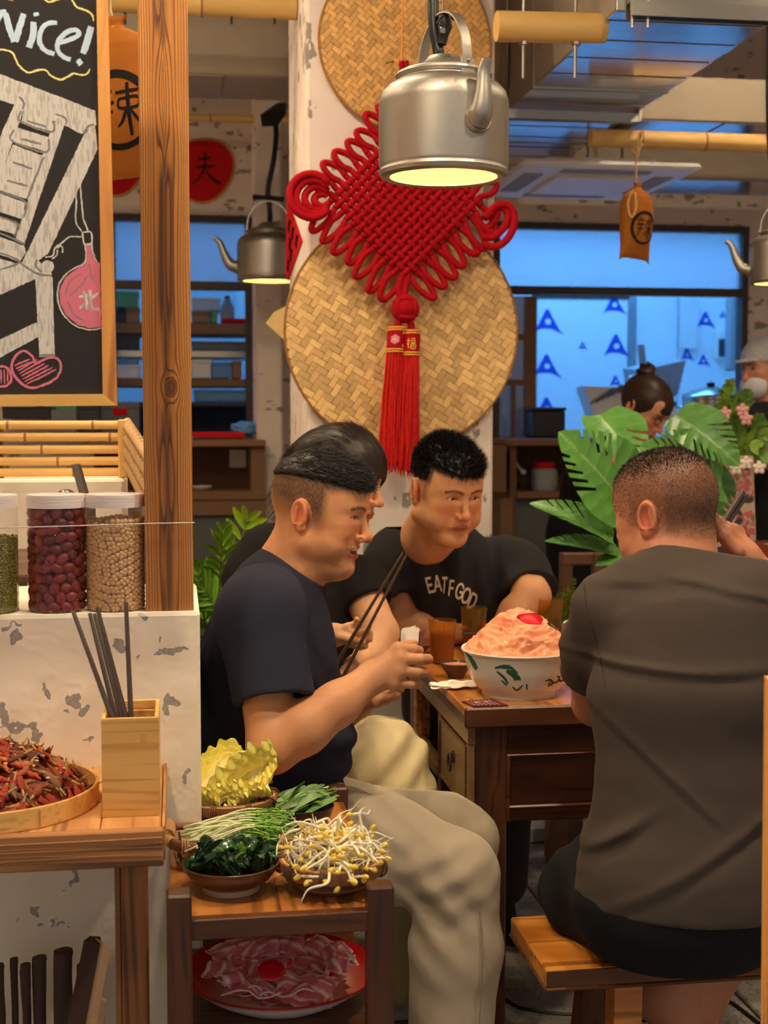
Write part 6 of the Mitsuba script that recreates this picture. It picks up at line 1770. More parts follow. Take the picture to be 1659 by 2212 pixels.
# tumblers of tea
scene['amber_glass'] = {'type': 'principledthin', 'base_color': {'type': 'rgb', 'value': S(236, 196, 104)}, 'roughness': 0.06, 'spec_trans': 0.88, 'diff_trans': 0.6, 'eta': 1.45}
scene['tea'] = {'type': 'principledthin', 'base_color': {'type': 'rgb', 'value': S(226, 150, 60)}, 'roughness': 0.2, 'spec_trans': 0.55, 'diff_trans': 1.3, 'eta': 1.2}
mat('red_band', (196, 44, 24), 0.5)
for i, (px, py, h, level, lab) in enumerate(((955, 1432, .108, .075, 'amber tumbler of tea beside the small brown bowl'), (1023, 1404, .114, .055, 'dark amber tumbler with a red band behind the big bowl'), (1187, 1400, .132, .062, 'amber tumbler of tea before the fern at the back of the table'))):
 k = thing('tumbler', lab, 'glass')
 o = onz(px, py, TZ)
 o[2] = TZ
 r0, r1 = .0285, .0355
 part(k, 'glass_wall', ply(lathe([(0, .003), (r0 * .95, .003), (r0, .006), (r0 + (r1 - r0) * .78, h * .78), (r1 - .001, h * .80), (r1, h), (r1 - .0015, h)], 48, o), 'amber_glass', 30))
 part(k, 'rim', ply(tube(ringp(o, r1 - .0006, r1 - .0006, h), .0010, 6, closed=True), 'amber_glass', True))
 part(k, 'tea', ply(lathe([(0, .005), (r0 - .001, .006), (r0 - .0014 + (r1 - r0) * level / h, level), (0, level)], 40, o), 'tea', 30))
 if i == 1:
  part(k, 'red_band', ply(moved(slab(np.array([[[(r0 + .0012 + (r1 - r0) * z / h * .95) * math.cos(a), (r0 + .0012 + (r1 - r0) * z / h * .95) * math.sin(a), z] for z in (.035, .05, .065, .08)] for a in np.linspace(-1.05, -.55, 8)]), .0006), trans(o)), 'red_band'), 'red printed band')
k = thing('sauce_bowl', 'small brown bowl of pinkish sauce left of the big bowl', 'bowl')
o = onz(985, 1464, TZ)
o[2] = TZ
part(k, 'bowl', ply(lathe([(0, .002), (.019, 0), (.02, .006), (.033, .024), (.0385, .036), (.037, .037), (.03, .022), (.0, .016)], 48, o), 'brown_glaze', 40))
part(k, 'sauce', colored(lathe([(0, .033), (.02, .0325), (.036, .031)], 32, o), (206, 140, 110), 'painted_gloss', var=.4, scale=120))
for i, (x, y, z, lab) in enumerate(((.0, 0, .0, 'bottom'), (.003, .004, .004, 'top'))):
 u, v_ = np.meshgrid(np.linspace(-1, 1, 26), np.linspace(-1, 1, 22), indexing='ij')
 o = onz(978, 1486, TZ)
 n = meshkit.fbm(np.stack([u * 2.2, v_ * 2.2, 0 * u + i * 5], -1), 3, 8 + i)
 q = np.stack([o[0] + .052 * u + .012 * (n - .5), o[1] + .034 * v_ * (1 - .35 * np.abs(u)) + .02 * (n - .5), TZ + .0025 + z + .016 * n * (1 - .5 * np.abs(v_)) - .002], -1)
 q[..., 2] = np.maximum(q[..., 2], TZ + .0015 + z * .3)
 single('paper_napkin', ply(slab(q, .0008), 'napkin', True), 'crumpled white napkin left of the big bowl, ' + lab + ' sheet', 'napkin')
k = thing('coaster', 'dark red printed card lying at the corner of the table', 'card')
mat('maroon_card', (86, 30, 34), 0.4)
q = [onz(a, b, TZ + .002) for a, b in ((989, 1516), (1030, 1535), (1106, 1531), (1062, 1510))]
q = [np.array([max(w[0], TX + .006), max(w[1], TY + .008), w[2]]) for w in q]
part(k, 'card', ply(prism8([w + [0, 0, -.0018] for w in q], [w + [0, 0, .001] for w in q]), 'maroon_card'))
mat('card_print', (190, 160, 150), 0.5)
for i in range(7):
 t = .12 + .115 * i
 a, b = q[0] * (1 - t) + q[3] * t, q[1] * (1 - t) + q[2] * t
 for s0, s1 in ((.15, .42), (.5, .86)):
  part(k, 'print_line', ply(tube([a + (b - a) * s0 + [0, 0, .001], a + (b - a) * s1 + [0, 0, .001]], .0007, 4), 'card_print'))
for i, (px, py) in enumerate(((1030, 1517), (1052, 1516))):
 w = onz(px, py, TZ + .0032)
 part(k, 'emblem', ply(tube(ringp(w, .005, .005, 0, 20), .0006, 4, closed=True), 'card_print'))
# further dishes at the back of the table
k = thing('lacquer_bowl', 'dark red lacquer bowl behind the napkin pack', 'bowl')
mat('lacquer_red', (136, 34, 22), 0.25, spec=0.6)
o = onz(890, 1414, TZ)
o[2] = TZ
part(k, 'bowl', ply(lathe([(0, .002), (.03, 0), (.032, .006), (.052, .026), (.055, .030), (.052, .031), (.0, .02)], 48, o), 'brown_glaze', 40))
part(k, 'rim', ply(tube(ringp(o, .0545, .0545, .030), .002, 6, closed=True), 'lacquer_red', True))
part(k, 'spoon', ply(tube([o + [.0, .0, .03], o + [-.07, .01, .045]], .005, 6, flat=.4), 'lacquer_red', True))
k = thing('rice_bowl', 'brown bowl with chopsticks across it behind the dark tumbler', 'bowl')
o = onz(1076, 1408, TZ)
o[2] = TZ
part(k, 'bowl', ply(lathe([(0, .002), (.025, 0), (.027, .006), (.05, .034), (.054, .046), (.052, .046), (.0, .03)], 48, o), 'brown_glaze', 40))
for i in (0, 1):
 single('chopstick', ply(tube([o + [-.10, -.02 + .008 * i, .053], o + [.045, .03 + .006 * i, .046]], [.003, .0022], 6), 'ebony', 30), ['nearer chopstick resting on the brown bowl behind the tumbler', 'farther chopstick resting on the brown bowl behind the tumbler'][i], 'chopstick')
k = thing('round_packet', 'round red and white packet leaning on the brown bowl', 'packet')
w = P(1076, 1362, 3.55)
part(k, 'disc', ply(moved(lathe([(0, .002), (.019, .002), (.019, -.002), (0, -.002)], 32), trans(w) @ rot([1, 0, 0], 70)), 'lacquer_red', 30))
part(k, 'print', ply(moved(cat([lathe([(.013, .0026), (.0155, .0026)], 32)] + [box((-.008, -.006 + .006 * i, .0021), (.008, -.003 + .006 * i, .0027)) for i in range(3)]), trans(w) @ rot([1, 0, 0], 70)), 'card_print'))
k = thing('steel_pan', 'small steel pan with a looped handle beside the gray-shirted man', 'pan')
o = onz(1250, 1412, TZ)
o[2] = TZ
part(k, 'pan', ply(lathe([(0, .003), (.055, 0), (.06, .05), (.063, .052), (.058, .05), (.053, .006), (0, .006)], 40, o), 'galvanised', 40))
part(k, 'handle', ply(tube(spline([P(1248, 1371, 3.5), P(1222, 1372, 3.49), P(1215, 1358, 3.49), P(1222, 1344, 3.49), P(1250, 1338, 3.5)], 20), .006, 8), 'galvanised', True))
# ------------------------------------------------------------------ bench under the man in gray
k = thing('wooden_bench', 'honey brown wooden bench under the man in the gray shirt', 'bench')
bx0_, by0_, by1_ = .640, 2.332, 2.60
part(k, 'seat', ply(box((bx0_, by0_, .386), (1.75, by1_, .42), .003), 'honey_wood_x'))
part(k, 'front_face', ply(box((bx0_ + .0005, by0_ - .002, .390), (1.75, by0_ + .001, .4185), .001), 'dark_wood_x'))
part(k, 'bead', ply(box((bx0_ - .003, by0_ - .004, .380), (1.75, by1_ + .003, .3885), .003), 'dark_wood_x'))
for x in (.80, 1.62):
 for y, s in ((by0_ + .05, -1), (by1_ - .05, 1)):
  part(k, 'leg', ply(prism8([(x - .026, y - .026, .382), (x + .026, y - .026, .382), (x + .026, y + .026, .382), (x - .026, y + .026, .382)], [(x - .026 - .02, y - .026 + s * .05, 0), (x + .026 - .02, y - .026 + s * .05, 0), (x + .026 - .02, y + .026 + s * .05, 0), (x - .026 - .02, y + .026 + s * .05, 0)]), 'honey_wood_x' if s < 0 else 'dark_wood_z'))
 part(k, 'stretcher', ply(box((x - .03, by0_ + .04, .12), (x - .005, by1_ - .04, .15), .002), 'dark_wood_z'))
single('floor_cable', ply(tube(spline([onz(1040, 2100, .004), onz(1100, 2165, .004), onz(1180, 2188, .004), onz(1300, 2195, .004), onz(1480, 2205, .004), onz(1560, 2160, .004), onz(1640, 2210, .004)], 50), .0045, 6), 'black_plastic', True), 'black cable lying across the stone floor under the bench', 'cable')
a = [ony(x, y, 1.7) for x, y in ((1666, 1475), (1760, 1475), (1760, 2330), (1658, 2330))]
single('wood_upright', ply(prism8(a, [w + [.012, .05, 0] for w in a]), 'frame_wood_z'), 'pale wooden upright at the lower right edge', 'post')
# ------------------------------------------------------------------ people: heads
BK_ = -FW
def axes(az, pitch, roll=0.0):
 """Head axes from the direction faced: az 0 = towards the camera, 90 = to the right of the picture, 180 = away; pitch > 0 looks down."""
 a, p, q = map(math.radians, (az, pitch, roll))
 B = np.array([BK_[0], BK_[1], 0])
 B /= np.linalg.norm(B)
 U = np.array([0, 0, 1.0])
 f0 = math.cos(a) * B + math.sin(a) * RT
 f = math.cos(p) * f0 - math.sin(p) * U
 u = math.cos(p) * U + math.sin(p) * f0
 r = np.cross(f, u)
 r, u = math.cos(q) * r - math.sin(q) * u, math.cos(q) * u + math.sin(q) * r
 return np.stack([r, f, u], 1)
class Head:
 """A head in its own frame: x to its right, y forward, z up, origin between the ears; metres."""
 def __init__(self, O, A, s=1.0, fat=0.0, smile=0.0, ears=True, brow=0.0, jaw=0.0, eye_open=1.0, neck_to=None, neck_r=.058, chin_fat=0.0):
  self.__dict__.update(locals())
 def local(self, p):
  return (p - self.O) @ self.A / self.s
 def world(self, q):
  return np.asarray(q, float) * self.s @ self.A.T + self.O
 def sdf_local(self, q):
  fat, sm = self.fat, self.smile
  m = q.copy()
  x = q[:, 0]
  m[:, 0] = np.abs(x)
  d = ell(m, (0, -.008, .042), (.0765, .099, .088))
  d = smin(d, ell(m, (0, .040, .050), (.064, .056, .062)), .03)
  d = smin(d, ell(m, (0, .036, -.012), (.064 + fat * .6, .057, .078)), .03)
  d = smin(d, cone(m, (.048 + fat, .004, -.052), (.016, .072, -.090), .020 + fat * .4, .017), .028)
  d = smin(d, sph(m, (0, .080, -.094), .0165), .018)
  if self.chin_fat:
   d = smin(d, ell(m, (0, .045, -.098), (.042, .042, .022 + self.chin_fat)), .02)
  d = smin(d, ell(m, (.040, .062, -.008 + .004 * sm), (.024, .022 + .003 * sm, .020)), .014)
  d = smin(d, ell(m, (.034 + .004 * sm + fat, .055, -.045), (.026, .030, .030)), .018)
  d = smin(d, ell(m, (0, .078, -.054), (.028, .022, .024)), .014)
  # brow, sockets
  d = smin(d, cone(m, (.012, .0905, .036), (.046, .072, .036), .0075, .007), .014)
  d = smax(d, -ell(m, (.031, .103, .018), (.017, .015, .0105)), .010)
  d = smax(d, -ell(m, (.0155, .106, .016), (.007, .013, .011)), .010)
  # nose
  n = cone(m, (0, .0925, .022), (0, .112, -.019), .0062, .0085)
  n = smin(n, sph(m, (0, .1135, -.0225), .0115), .006)
  n = smin(n, ell(m, (.0125, .1035, -.0265), (.0075, .0105, .0075)), .006)
  n = smin(n, ell(m, (0, .098, -.03), (.011, .012, .006)), .008)
  d = smin(d, n, .0085)
  d = smax(d, -ell(m, (.0068, .109, -.0335), (.0038, .0062, .0035)), .003)
  d = smax(d, -cone(m, (.0175, .106, -.0275), (.030 + .006 * sm, .095 - .003 * sm, -.047), .0015 + .0016 * sm, .0012 + .0018 * sm), .006)
  if sm > .5:
   d = smax(d, -cone(m, (.036, .092, -.047), (.0385, .080, -.066), .0030, .0016), .006)
   d = smin(d, ell(m, (.041, .068, -.020), (.020, .020, .018)), .010)
  # eyelids over the eyeballs
  e = sph(m, (.031, .0755, .0165), .0142)
  lid = smax(e, -ell(m, (.0312, .0905, .0158), (.0128, .012, .0044 * self.eye_open)), .0022)
  d = smin(d, lid, .0035)
  d = smax(d, -ell(m, (.0312, .0900, .0158), (.0130, .0085, .0036 * self.eye_open)), .0012)
  # mouth
  cz, cw = -.0565 + .002 * sm, .0262 + .005 * sm
  up = cone(m, (0, .1022, cz + .0040), (cw * .95, .0900 - .004 * sm, cz + .001 + .0055 * sm), .0045, .0020)
  lo = cone(m, (0, .0995 - .002 * sm, cz - .0056 - .006 * sm), (cw * .90, .0890 - .004 * sm, cz + .0050 * sm), .0050, .002)
  d = smin(d, up, .0038)
  d = smin(d, lo, .0038)
  if sm > .5:
   d = smax(d, -ell(m, (0, .1015, cz - .0010), (cw * .95, .018, .0078)), .0022)
  else:
   d = smax(d, -cone(m, (0, .1085, cz - .0005), (cw, .0925, cz - .0022 + .006 * sm), .0016, .0013), .0016)
  d = smax(d, -sph(m, (0, .1105, cz + .0185), .0024), .005)
  # ears
  if self.ears:
   R = trimesh.transformations.euler_matrix(math.radians(6), 0, math.radians(-15))[:3, :3]
   c = np.array([.0755 + fat * .3, -.012, .001])
   q2 = (m - c) @ R
   z = q2 - np.array([0, 0, .004])
   body = ell(q2, (.0, 0, .004), (.0065, .0185, .031))
   body = smin(body, ell(q2, (0, .006, -.022), (.006, .010, .011)), .006)
   a = np.arctan2(z[:, 2] / 1.62, z[:, 1])
   ring = np.sqrt(np.square(np.hypot(z[:, 1], z[:, 2] / 1.62) - .0160) + np.square(q2[:, 0] - .0055)) - .0031
   ring = np.where((a > -2.2) & (a < 2.2) | (np.abs(a) > 2.2), ring, 1)
   body = smax(body, -ell(q2, (.0085, .002, .003), (.0095, .0112, .021)), .002)
   inner = cone(q2, (.0045, -.006, .016), (.004, -.006, -.008), .0028, .0032)
   body = smin(body, inner, .003)
   body = smin(body, np.where(z[:, 2] > -.022, ring, 1), .003)
   body = smin(body, ell(q2, (.003, .0145, -.006), (.004, .004, .006)), .003)
   d = smin(d, body, .004)
  return d
 def sdf(self, p):
  d = self.sdf_local(self.local(p)) * self.s
  if self.neck_to is not None:
   a = self.world((0, -.022, -.045))
   d = smin(d, cone(p, a, self.neck_to, self.neck_r * .98, self.neck_r * 1.12), .028)
  return d
 def color(self, p, skin, fade=None, beard=0.12, brow=(40, 28, 22), lip=(176, 88, 76)):
  """Skin tones by place on the head; fade(q) gives the cover of shaved hair."""
  q = self.local(p)
  ax = np.abs(q[:, 0])
  c = np.tile(S(*skin), (len(q), 1))
  n = meshkit.fbm(q * 90, 3, 3) - .5
  c *= (1 + .16 * n)[:, None]
  def blend(col, w):
   w = np.clip(w, 0, 1)[:, None]
   c[:] = c * (1 - w) + np.array(S(*col)) * w
  redder = tuple(int(v) for v in (skin[0] * 1.0, skin[1] * .78, skin[2] * .74))
  g = lambda a, b, r: np.exp(-np.square((q[:, 1] - a[1]) / r[1]) - np.square((q[:, 2] - a[2]) / r[2]) - np.square((b - a[0]) / r[0]))  # noqa: E731
  blend(redder, .75 * g((.042, .07, -.012), ax, (.02, .03, .022)))
  blend(redder, .7 * g((0, .115, -.024), ax, (.016, .016, .014)))
  blend(redder, .8 * (ax > .072) * np.exp(-np.square((q[:, 1] + .012) / .02) - np.square(q[:, 2] / .035)))
  sm = self.smile
  cz, cw = -.0565 + .002 * sm, .0262 + .005 * sm
  lz = q[:, 2] - cz - .0050 * sm * np.square(ax / cw)
  lipw = np.clip((1 - np.square(ax / cw)) * 1.4, 0, 1) * (q[:, 1] > .082)
  inl = (np.clip((.0085 - lz) / .0018, 0, 1)) * np.clip((lz + .0105 + .006 * sm) / .002, 0, 1)
  blend(lip, lipw * inl * .85)
  # eyebrows and lashes
  bz = q[:, 2] - (.0335 + self.brow + .004 * np.sin(np.clip((ax - .012) / .04, 0, 1) * np.pi) - .1 * np.clip(ax - .036, 0, 1))
  hair = .65 + .7 * meshkit.noise(np.stack([q[:, 0] * 500, q[:, 2] * 900, q[:, 1] * 100], 1), 4)
  blend(brow, np.exp(-np.square(bz / .0038)) * ((ax > .010) & (ax < .052) & (q[:, 1] > .05)) * hair * .85)
  le = np.square((ax - .0312) / .0142) + np.square((q[:, 2] - .0160) / (.0052 * self.eye_open + .0006))
  blend((60, 36, 28), np.exp(-np.square((np.sqrt(le) - .98) / .16)) * (q[:, 1] > .06) * (ax < .05) * (q[:, 2] > .0142) * .85)
  blend((92, 44, 36), np.exp(-np.square(ax - .0068) / .0038 ** 2 - np.square(q[:, 2] + .0335) / .0035 ** 2) * (q[:, 1] > .1))  # nostrils darkened, their shade put into the skin colour
  b = np.clip((q[:, 1] - .02) / .04, 0, 1) * np.clip((-.03 - q[:, 2]) / .02, 0, 1) * (1 - lipw * inl)
  crease_shade = np.exp(-np.square((lz + .0006) / .0013)) * lipw * (q[:, 1] > .085)
  blend((110, 44, 40), crease_shade * .8)  # dark line between the lips, shade painted into the crease
  blend((110, 92, 82), b * beard * (0.6 + .8 * (n + .5)))
  if fade is not None:
   ear = np.clip((ax - .0705) / .003, 0, 1) * (np.hypot(q[:, 1] + .012, q[:, 2] * .62) < .0235)
   w = fade(q) * (.84 + .5 * (meshkit.noise(q * [900, 900, 420], 8) - .5)) * (1 - ear)
   blend((36, 29, 26), w)
  return np.clip(c, 0, 1)
 def eyes(self, root, gaze=(0, 1, -.1), teeth=False):
  gz = np.asarray(gaze, float)
  gz /= np.linalg.norm(gz)
  for s in (1, -1):
   e = trimesh.creation.icosphere(4, .0126)
   t = e.vertices / .0126 @ gz
   c = np.tile(S(222, 212, 204), (len(t), 1))
   c[t > .86] = S(52, 30, 20)
   c[t > .965] = S(10, 8, 8)
   e.vertices = self.world(e.vertices + [s * .031, .0765, .0165])
   part(root, 'eye', mikit.ply(e, 'painted_gloss', smooth=True, color=c))
  if teeth:
   sm = self.smile
   cz, cw = -.0565 + .002 * sm, .0262 + .005 * sm
   for i in range(6):
    x = (i - 2.5) * .0066
    y = .0955 - 17 * x * x
    t = box((-.0031, -.003, -.0045), (.0031, .003, .0045), .0012)
    t.vertices = self.world(t.vertices @ rot([0, 0, 1], -x * 1500)[:3, :3].T + [x, y, cz + .0048 + 3 * x * x])
    part(root, 'tooth', colored(t, (236, 226, 206), 'painted_gloss'))
   m_ = ell_mesh((0, .082, cz), (cw * .95, .012, .012))
   m_.vertices = self.world(m_.vertices)
   part(root, 'mouth_inside', colored(m_, (92, 34, 32), 'painted_satin'))
def ell_mesh(c, r):
 m = trimesh.creation.icosphere(3, 1)
 m.vertices = m.vertices * r + np.asarray(c)
 return m
def strands(root, name, pts, dirs, L, rad, col, seed=0, droop=0.0, wob=.15, nseg=4):
 """Hair of many fine tapered locks as one mesh."""
 rg = np.random.default_rng(seed)
 n = len(pts)
 L = np.broadcast_to(L, (n,)) * rg.uniform(.75, 1.15, n)
 d = dirs + rg.normal(size=(n, 3)) * wob
 d /= np.linalg.norm(d, axis=1, keepdims=True)
 sd = np.cross(d, rg.normal(size=(n, 3)))
 sd /= np.linalg.norm(sd, axis=1, keepdims=True)
 ot = np.cross(d, sd)
 bend = rg.normal(size=(n, 3)) * .10 + np.array([0, 0, -droop])
 V = []
 for k in range(nseg + 1):
  t = k / nseg
  c = pts + d * (L * t)[:, None] + bend * (L * t * t)[:, None]
  w = rad * (1 - t ** 1.6 * .92)
  for a in range(3):
   V.append(c + w * (math.cos(a * 2.1) * sd + math.sin(a * 2.1) * ot))
 V = np.stack(V, 1)
 F = []
 for k in range(nseg):
  for a in range(3):
   a2 = (a + 1) % 3
   i0, i1, j0, j1 = k * 3 + a, k * 3 + a2, k * 3 + 3 + a, k * 3 + 3 + a2
   F += [[i0, i1, j1], [i0, j1, j0]]
 F = np.array(F)
 f = (F[None] + (np.arange(n) * V.shape[1])[:, None, None]).reshape(-1, 3)
 c = np.tile(S(*col), (n, 1)) * rg.uniform(.6, 1.5, (n, 1))
 return mikit.ply(tm(V.reshape(-1, 3), f), 'hair', smooth=True, color=np.clip(np.repeat(c, V.shape[1], 0), 0, 1))
mat('hair', rough=0.42, spec=0.35, base=VC)
def surface_points(mesh, n, keep, seed):
 rg = np.random.default_rng(seed)
 a = mesh.area_faces
 f = rg.choice(len(a), n * 3, p=a / a.sum())
 w = rg.dirichlet((1, 1, 1), n * 3)
 p = (np.asarray(mesh.vertices)[np.asarray(mesh.faces)[f]] * w[..., None]).sum(1)
 nn = np.asarray(mesh.face_normals)[f]
 ok = keep(p)
 return p[ok][:n], nn[ok][:n]
SKIN_M, SKIN_Y, SKIN_W = (208, 145, 100), (216, 155, 108), (224, 168, 126)
def body_mesh(root, f, lo, hi, h, fine, hf, colf, label=None):
 m = multires(f, lo, hi, h, fine, hf)
 part(root, 'body', mikit.ply(m, 'skin', smooth=True, color=colf(np.asarray(m.vertices))), label)
 return m
def garment(root, name, f, lo, hi, h, rgb, label=None, var=.12, bsdf='cloth', it=1):
 m = smooth_mesh(surfnet(f, lo, hi, h), it)
 part(root, name, colored(m, rgb, bsdf, var=var, scale=14), label)
 return m
def wrinkle(p, amp, fr, seed, stretch=(1, 1, 1)):
 q = p * np.asarray(stretch) * fr
 n = meshkit.fbm(q, 3, seed)
 return amp * (1 - np.abs(2 * n - 1) * 2.0)
# ------------------------------------------------------------------ people: front man in navy
def bb(pts, pad):
 pts = np.asarray(pts, float)
 return pts.min(0) - pad, pts.max(0) + pad
def squash(p, c, f):
 """Stretches space along the direction away from the camera so that round bones become bodies wider in depth."""
 n = np.array([FW[0], FW[1], 0])
 n /= np.linalg.norm(n)
 t = (p - c) @ n
 return p - n * (t * (1 - 1 / f))[:, None]
def hand_sdf(p, wrist, rw, knuckles, fingers, thumb=None, rk=.0125):
 d = None
 for kq in knuckles:
  e = cone(p, wrist, kq, rw, rk)
  d = e if d is None else smin(d, e, .012)
 for i in range(len(knuckles) - 1):
  d = smin(d, cone(p, knuckles[i], knuckles[i + 1], rk, rk), .010)
 fs = None
 for pts, rs in fingers:
  e = chain(p, pts, rs, .002)
  fs = e if fs is None else np.minimum(fs, e)
 if thumb:
  e = chain(p, thumb[0], thumb[1], .004)
  d = smin(d, e, .008)
 return smin(d, fs, .004)
R1 = thing('person', 'laughing man in a navy T-shirt and beige trousers holding a napkin pack', 'person')
A1 = axes(74, 11)
H1 = Head(P(686, 1113, 2.87), A1, fat=.006, smile=1.0, chin_fat=.010, eye_open=.75, neck_to=P(622, 1240, 2.885), neck_r=.062)
sh, el, fm, fm2, wr = P(560, 1320, 2.73), P(588, 1616, 2.62), P(655, 1572, 2.63), P(730, 1520, 2.65), P(806, 1462, 2.69)
kn = [P(860, 1402, 2.69), P(866, 1424, 2.684), P(862, 1449, 2.682), P(850, 1474, 2.684)]
fg = [([kn[0], P(894, 1402, 2.70), P(905, 1406, 2.735), P(893, 1408, 2.76)], [.0115, .0102, .0095, .0085]), ([kn[1], P(909, 1423, 2.688), P(925, 1424, 2.715), P(914, 1427, 2.75)], [.0118, .0102, .0098, .0088]),
 ([kn[2], P(902, 1452, 2.688), P(916, 1453, 2.712), P(905, 1455, 2.745)], [.0115, .0100, .0095, .0085]), ([kn[3], P(888, 1478, 2.69), P(903, 1478, 2.712), P(892, 1480, 2.74)], [.0105, .0090, .0085, .0075])]
th = ([P(822, 1436, 2.715), P(850, 1410, 2.735), P(878, 1394, 2.755), P(894, 1390, 2.77)], [.014, .0125, .0105, .0085])
el2, wr2 = P(690, 1580, 2.97), P(778, 1518, 2.88)
kn2 = [P(818, 1490, 2.82), P(820, 1503, 2.80), P(816, 1514, 2.79)]
fg2 = [([kn2[0], P(850, 1486, 2.80), P(872, 1470, 2.78)], [.011, .0095, .008]), ([kn2[1], P(848, 1500, 2.78), P(866, 1488, 2.765)], [.011, .0095, .008]), ([kn2[2], P(840, 1512, 2.77), P(858, 1503, 2.76)], [.0105, .009, .0075])]
def skin1(p):
 d = H1.sdf(p)
 arm = chain(p, [sh, el, fm, fm2, wr], [.056, .0465, .050, .041, .0285], .018)
 arm = smin(arm, hand_sdf(p, wr, .0265, kn, fg, th), .012)
 a2 = chain(p, [P(620, 1330, 3.05), el2, wr2], [.055, .042, .028], .02)
 a2 = smin(a2, hand_sdf(p, wr2, .025, kn2, fg2), .012)
 core = chain(p, [H1.neck_to, P(600, 1330, 2.88), sh], [.064, .06, .05], .02)
 core = smin(core, cone(p, P(600, 1330, 2.88), P(620, 1330, 3.05), .06, .05), .02)
 return smin(smin(d, core, .03), np.minimum(arm, a2), .004)
def fade1(q):
 top = np.clip((q[:, 2] - (.045 - .22 * np.clip(q[:, 1] - .045, -.2, .0) * 0 + .35 * np.clip(q[:, 1] - .03, 0, 1))) / .022, 0, 1)
 side = np.clip((q[:, 2] + .028 + .25 * q[:, 1]) / .05, 0, 1) * np.clip((.046 - q[:, 1]) / .02, 0, 1)
 return np.clip(np.maximum(top, side * .95), 0, 1)
def colf1(p):
 return H1.color(p, SKIN_M, fade1)
body_mesh(R1, skin1, *bb([H1.O, el, el2, kn[0], sh], .16), .006, [(H1.O - .145, H1.O + .15), bb([wr] + kn + [f[0][1] for f in fg] + [f[0][3] for f in fg], .03)], .0021, colf1)
H1.eyes(R1, gaze=(0, 1, -.05), teeth=True)
def cap_hair(root, H, low, grow, col, L, rad, n, dirf, seed, h=.003, keep=None, wob=.22, rough=.004, side=1.0):
 """Hair as a close cap above the line low(q) plus locks growing from it."""
 def f(p):
  q = H.local(p)
  m = q.copy()
  m[:, 0] = np.abs(m[:, 0])
  gs = grow * side
  d = ell(m, (0, -.008, .042), (.0765 + gs, .099 + grow, .088 + grow))
  d = smin(d, ell(m, (0, .040, .050), (.064 + gs, .056 + grow * .8, .062 + grow)), .03)
  d = d + rough * (meshkit.fbm(q * [120, 45, 120], 3, seed) - .5)
  return smax(d, low(q), .006) * H.s
 m = surfnet(f, H.O - .16, H.O + .18, h)
 c = np.tile(S(*col), (len(m.vertices), 1)) * (.7 + .6 * meshkit.noise(H.local(np.asarray(m.vertices)) * [300, 90, 300], seed))[:, None]
 k = part(root, 'hair', mikit.ply(m, 'hair', smooth=True, color=np.clip(c, 0, 1)))
 if n:
  pts, nn = surface_points(m, n, (lambda p: keep(H.local(p))) if keep else (lambda p: np.ones(len(p), bool)), seed)
  ql = H.local(pts)
  d = dirf(ql, nn @ H.A) @ H.A.T
  part(k, 'locks', strands(root, 'locks', pts, d / np.linalg.norm(d, axis=1, keepdims=True), L(ql) if callable(L) else L, rad, col, seed, .0, wob), kind='stuff')
cap_hair(R1, H1, lambda q: .066 - q[:, 2] + .012 * np.square(q[:, 0] / .06) + .5 * np.clip(q[:, 1] - .075, 0, 1), .007, (30, 26, 25), .020, .0008, 6000,
  lambda q, n: n * .16 + np.array([0, 1.0, -.02]), 3, keep=lambda q: (q[:, 2] > .060) & (q[:, 1] < .098))
# shirt
c1_ = P(590, 1500, 2.88)
cuff_o, cuff_n = P(590, 1519, 2.64), P(590, 1519, 2.64) - P(565, 1330, 2.70)
colr_c = P(632, 1224, 2.885)
colr_n = (P(688, 1262, 2.885) - P(577, 1182, 2.885))
colr_n = np.cross(colr_n, -FW)
colr_n = colr_n / np.linalg.norm(colr_n)
if colr_n[2] < 0:
 colr_n = -colr_n
def shirt1(p):
 s = squash(p, c1_, 1.28)
 d = chain(s, [P(592, 1735, 2.88), P(585, 1590, 2.88), P(580, 1420, 2.88), P(592, 1320, 2.88), P(614, 1262, 2.885)], [.150, .149, .137, .108, .078], .04)
 d = smin(d, ell(s, P(672, 1600, 2.88), (.085, .1, .075)), .05)
 d = smin(d, cone(p, colr_c - colr_n * .06, colr_c + colr_n * .01, .085, .069), .02)
 sl = chain(p, [P(566, 1312, 2.755), P(560, 1336, 2.70), P(600, 1560, 2.63)], [.088, .084, .080], .03)
 sl = smax(sl, plane(p, cuff_o, cuff_n), .003)
 sl2 = smax(cone(p, P(610, 1330, 3.02), P(690, 1520, 3.02), .085, .07), plane(p, P(680, 1500, 3.02), P(680, 1500, 3.02) - P(610, 1330, 3.02)), .004)
 d = smin(d, sl, .022)
 d = smin(d, sl2, .03)
 w = wrinkle(p, .0042, 9, 4, (1, .6, .55))
 low = np.clip((1.10 - p[:, 2]) / .25, .25, 1)
 d = d + w * low
 q = p - P(700, 1480, 2.75)
 d = d + .0035 * np.sin((q @ RT) * 120 + q[:, 2] * 70) * np.exp(-(q ** 2).sum(1) / .006)
 q = p - P(745, 1640, 2.85)
 d = d + .006 * np.sin(q[:, 2] * 95 + (q @ RT) * 30) * np.exp(-(q ** 2).sum(1) / .02)
 d = smax(d, -cone(p, P(572, 1430, 2.68), P(606, 1600, 2.60), .054, .064), .004)
 d = smax(d, plane(p, colr_c + colr_n * .004, colr_n), .003)
 d = smax(d, -cone(p, colr_c - colr_n * .03, colr_c + colr_n * .05, .0655, .0655), .003)
 d = smax(d, P(600, 1800, 2.88)[2] - p[:, 2], .01)
 return d
garment(R1, 'shirt', shirt1, *bb([P(590, 1240, 2.55), P(590, 1800, 3.15), P(420, 1500, 2.88), P(780, 1500, 2.88)], .06), .0048, (42, 44, 57), 'navy short-sleeved T-shirt')
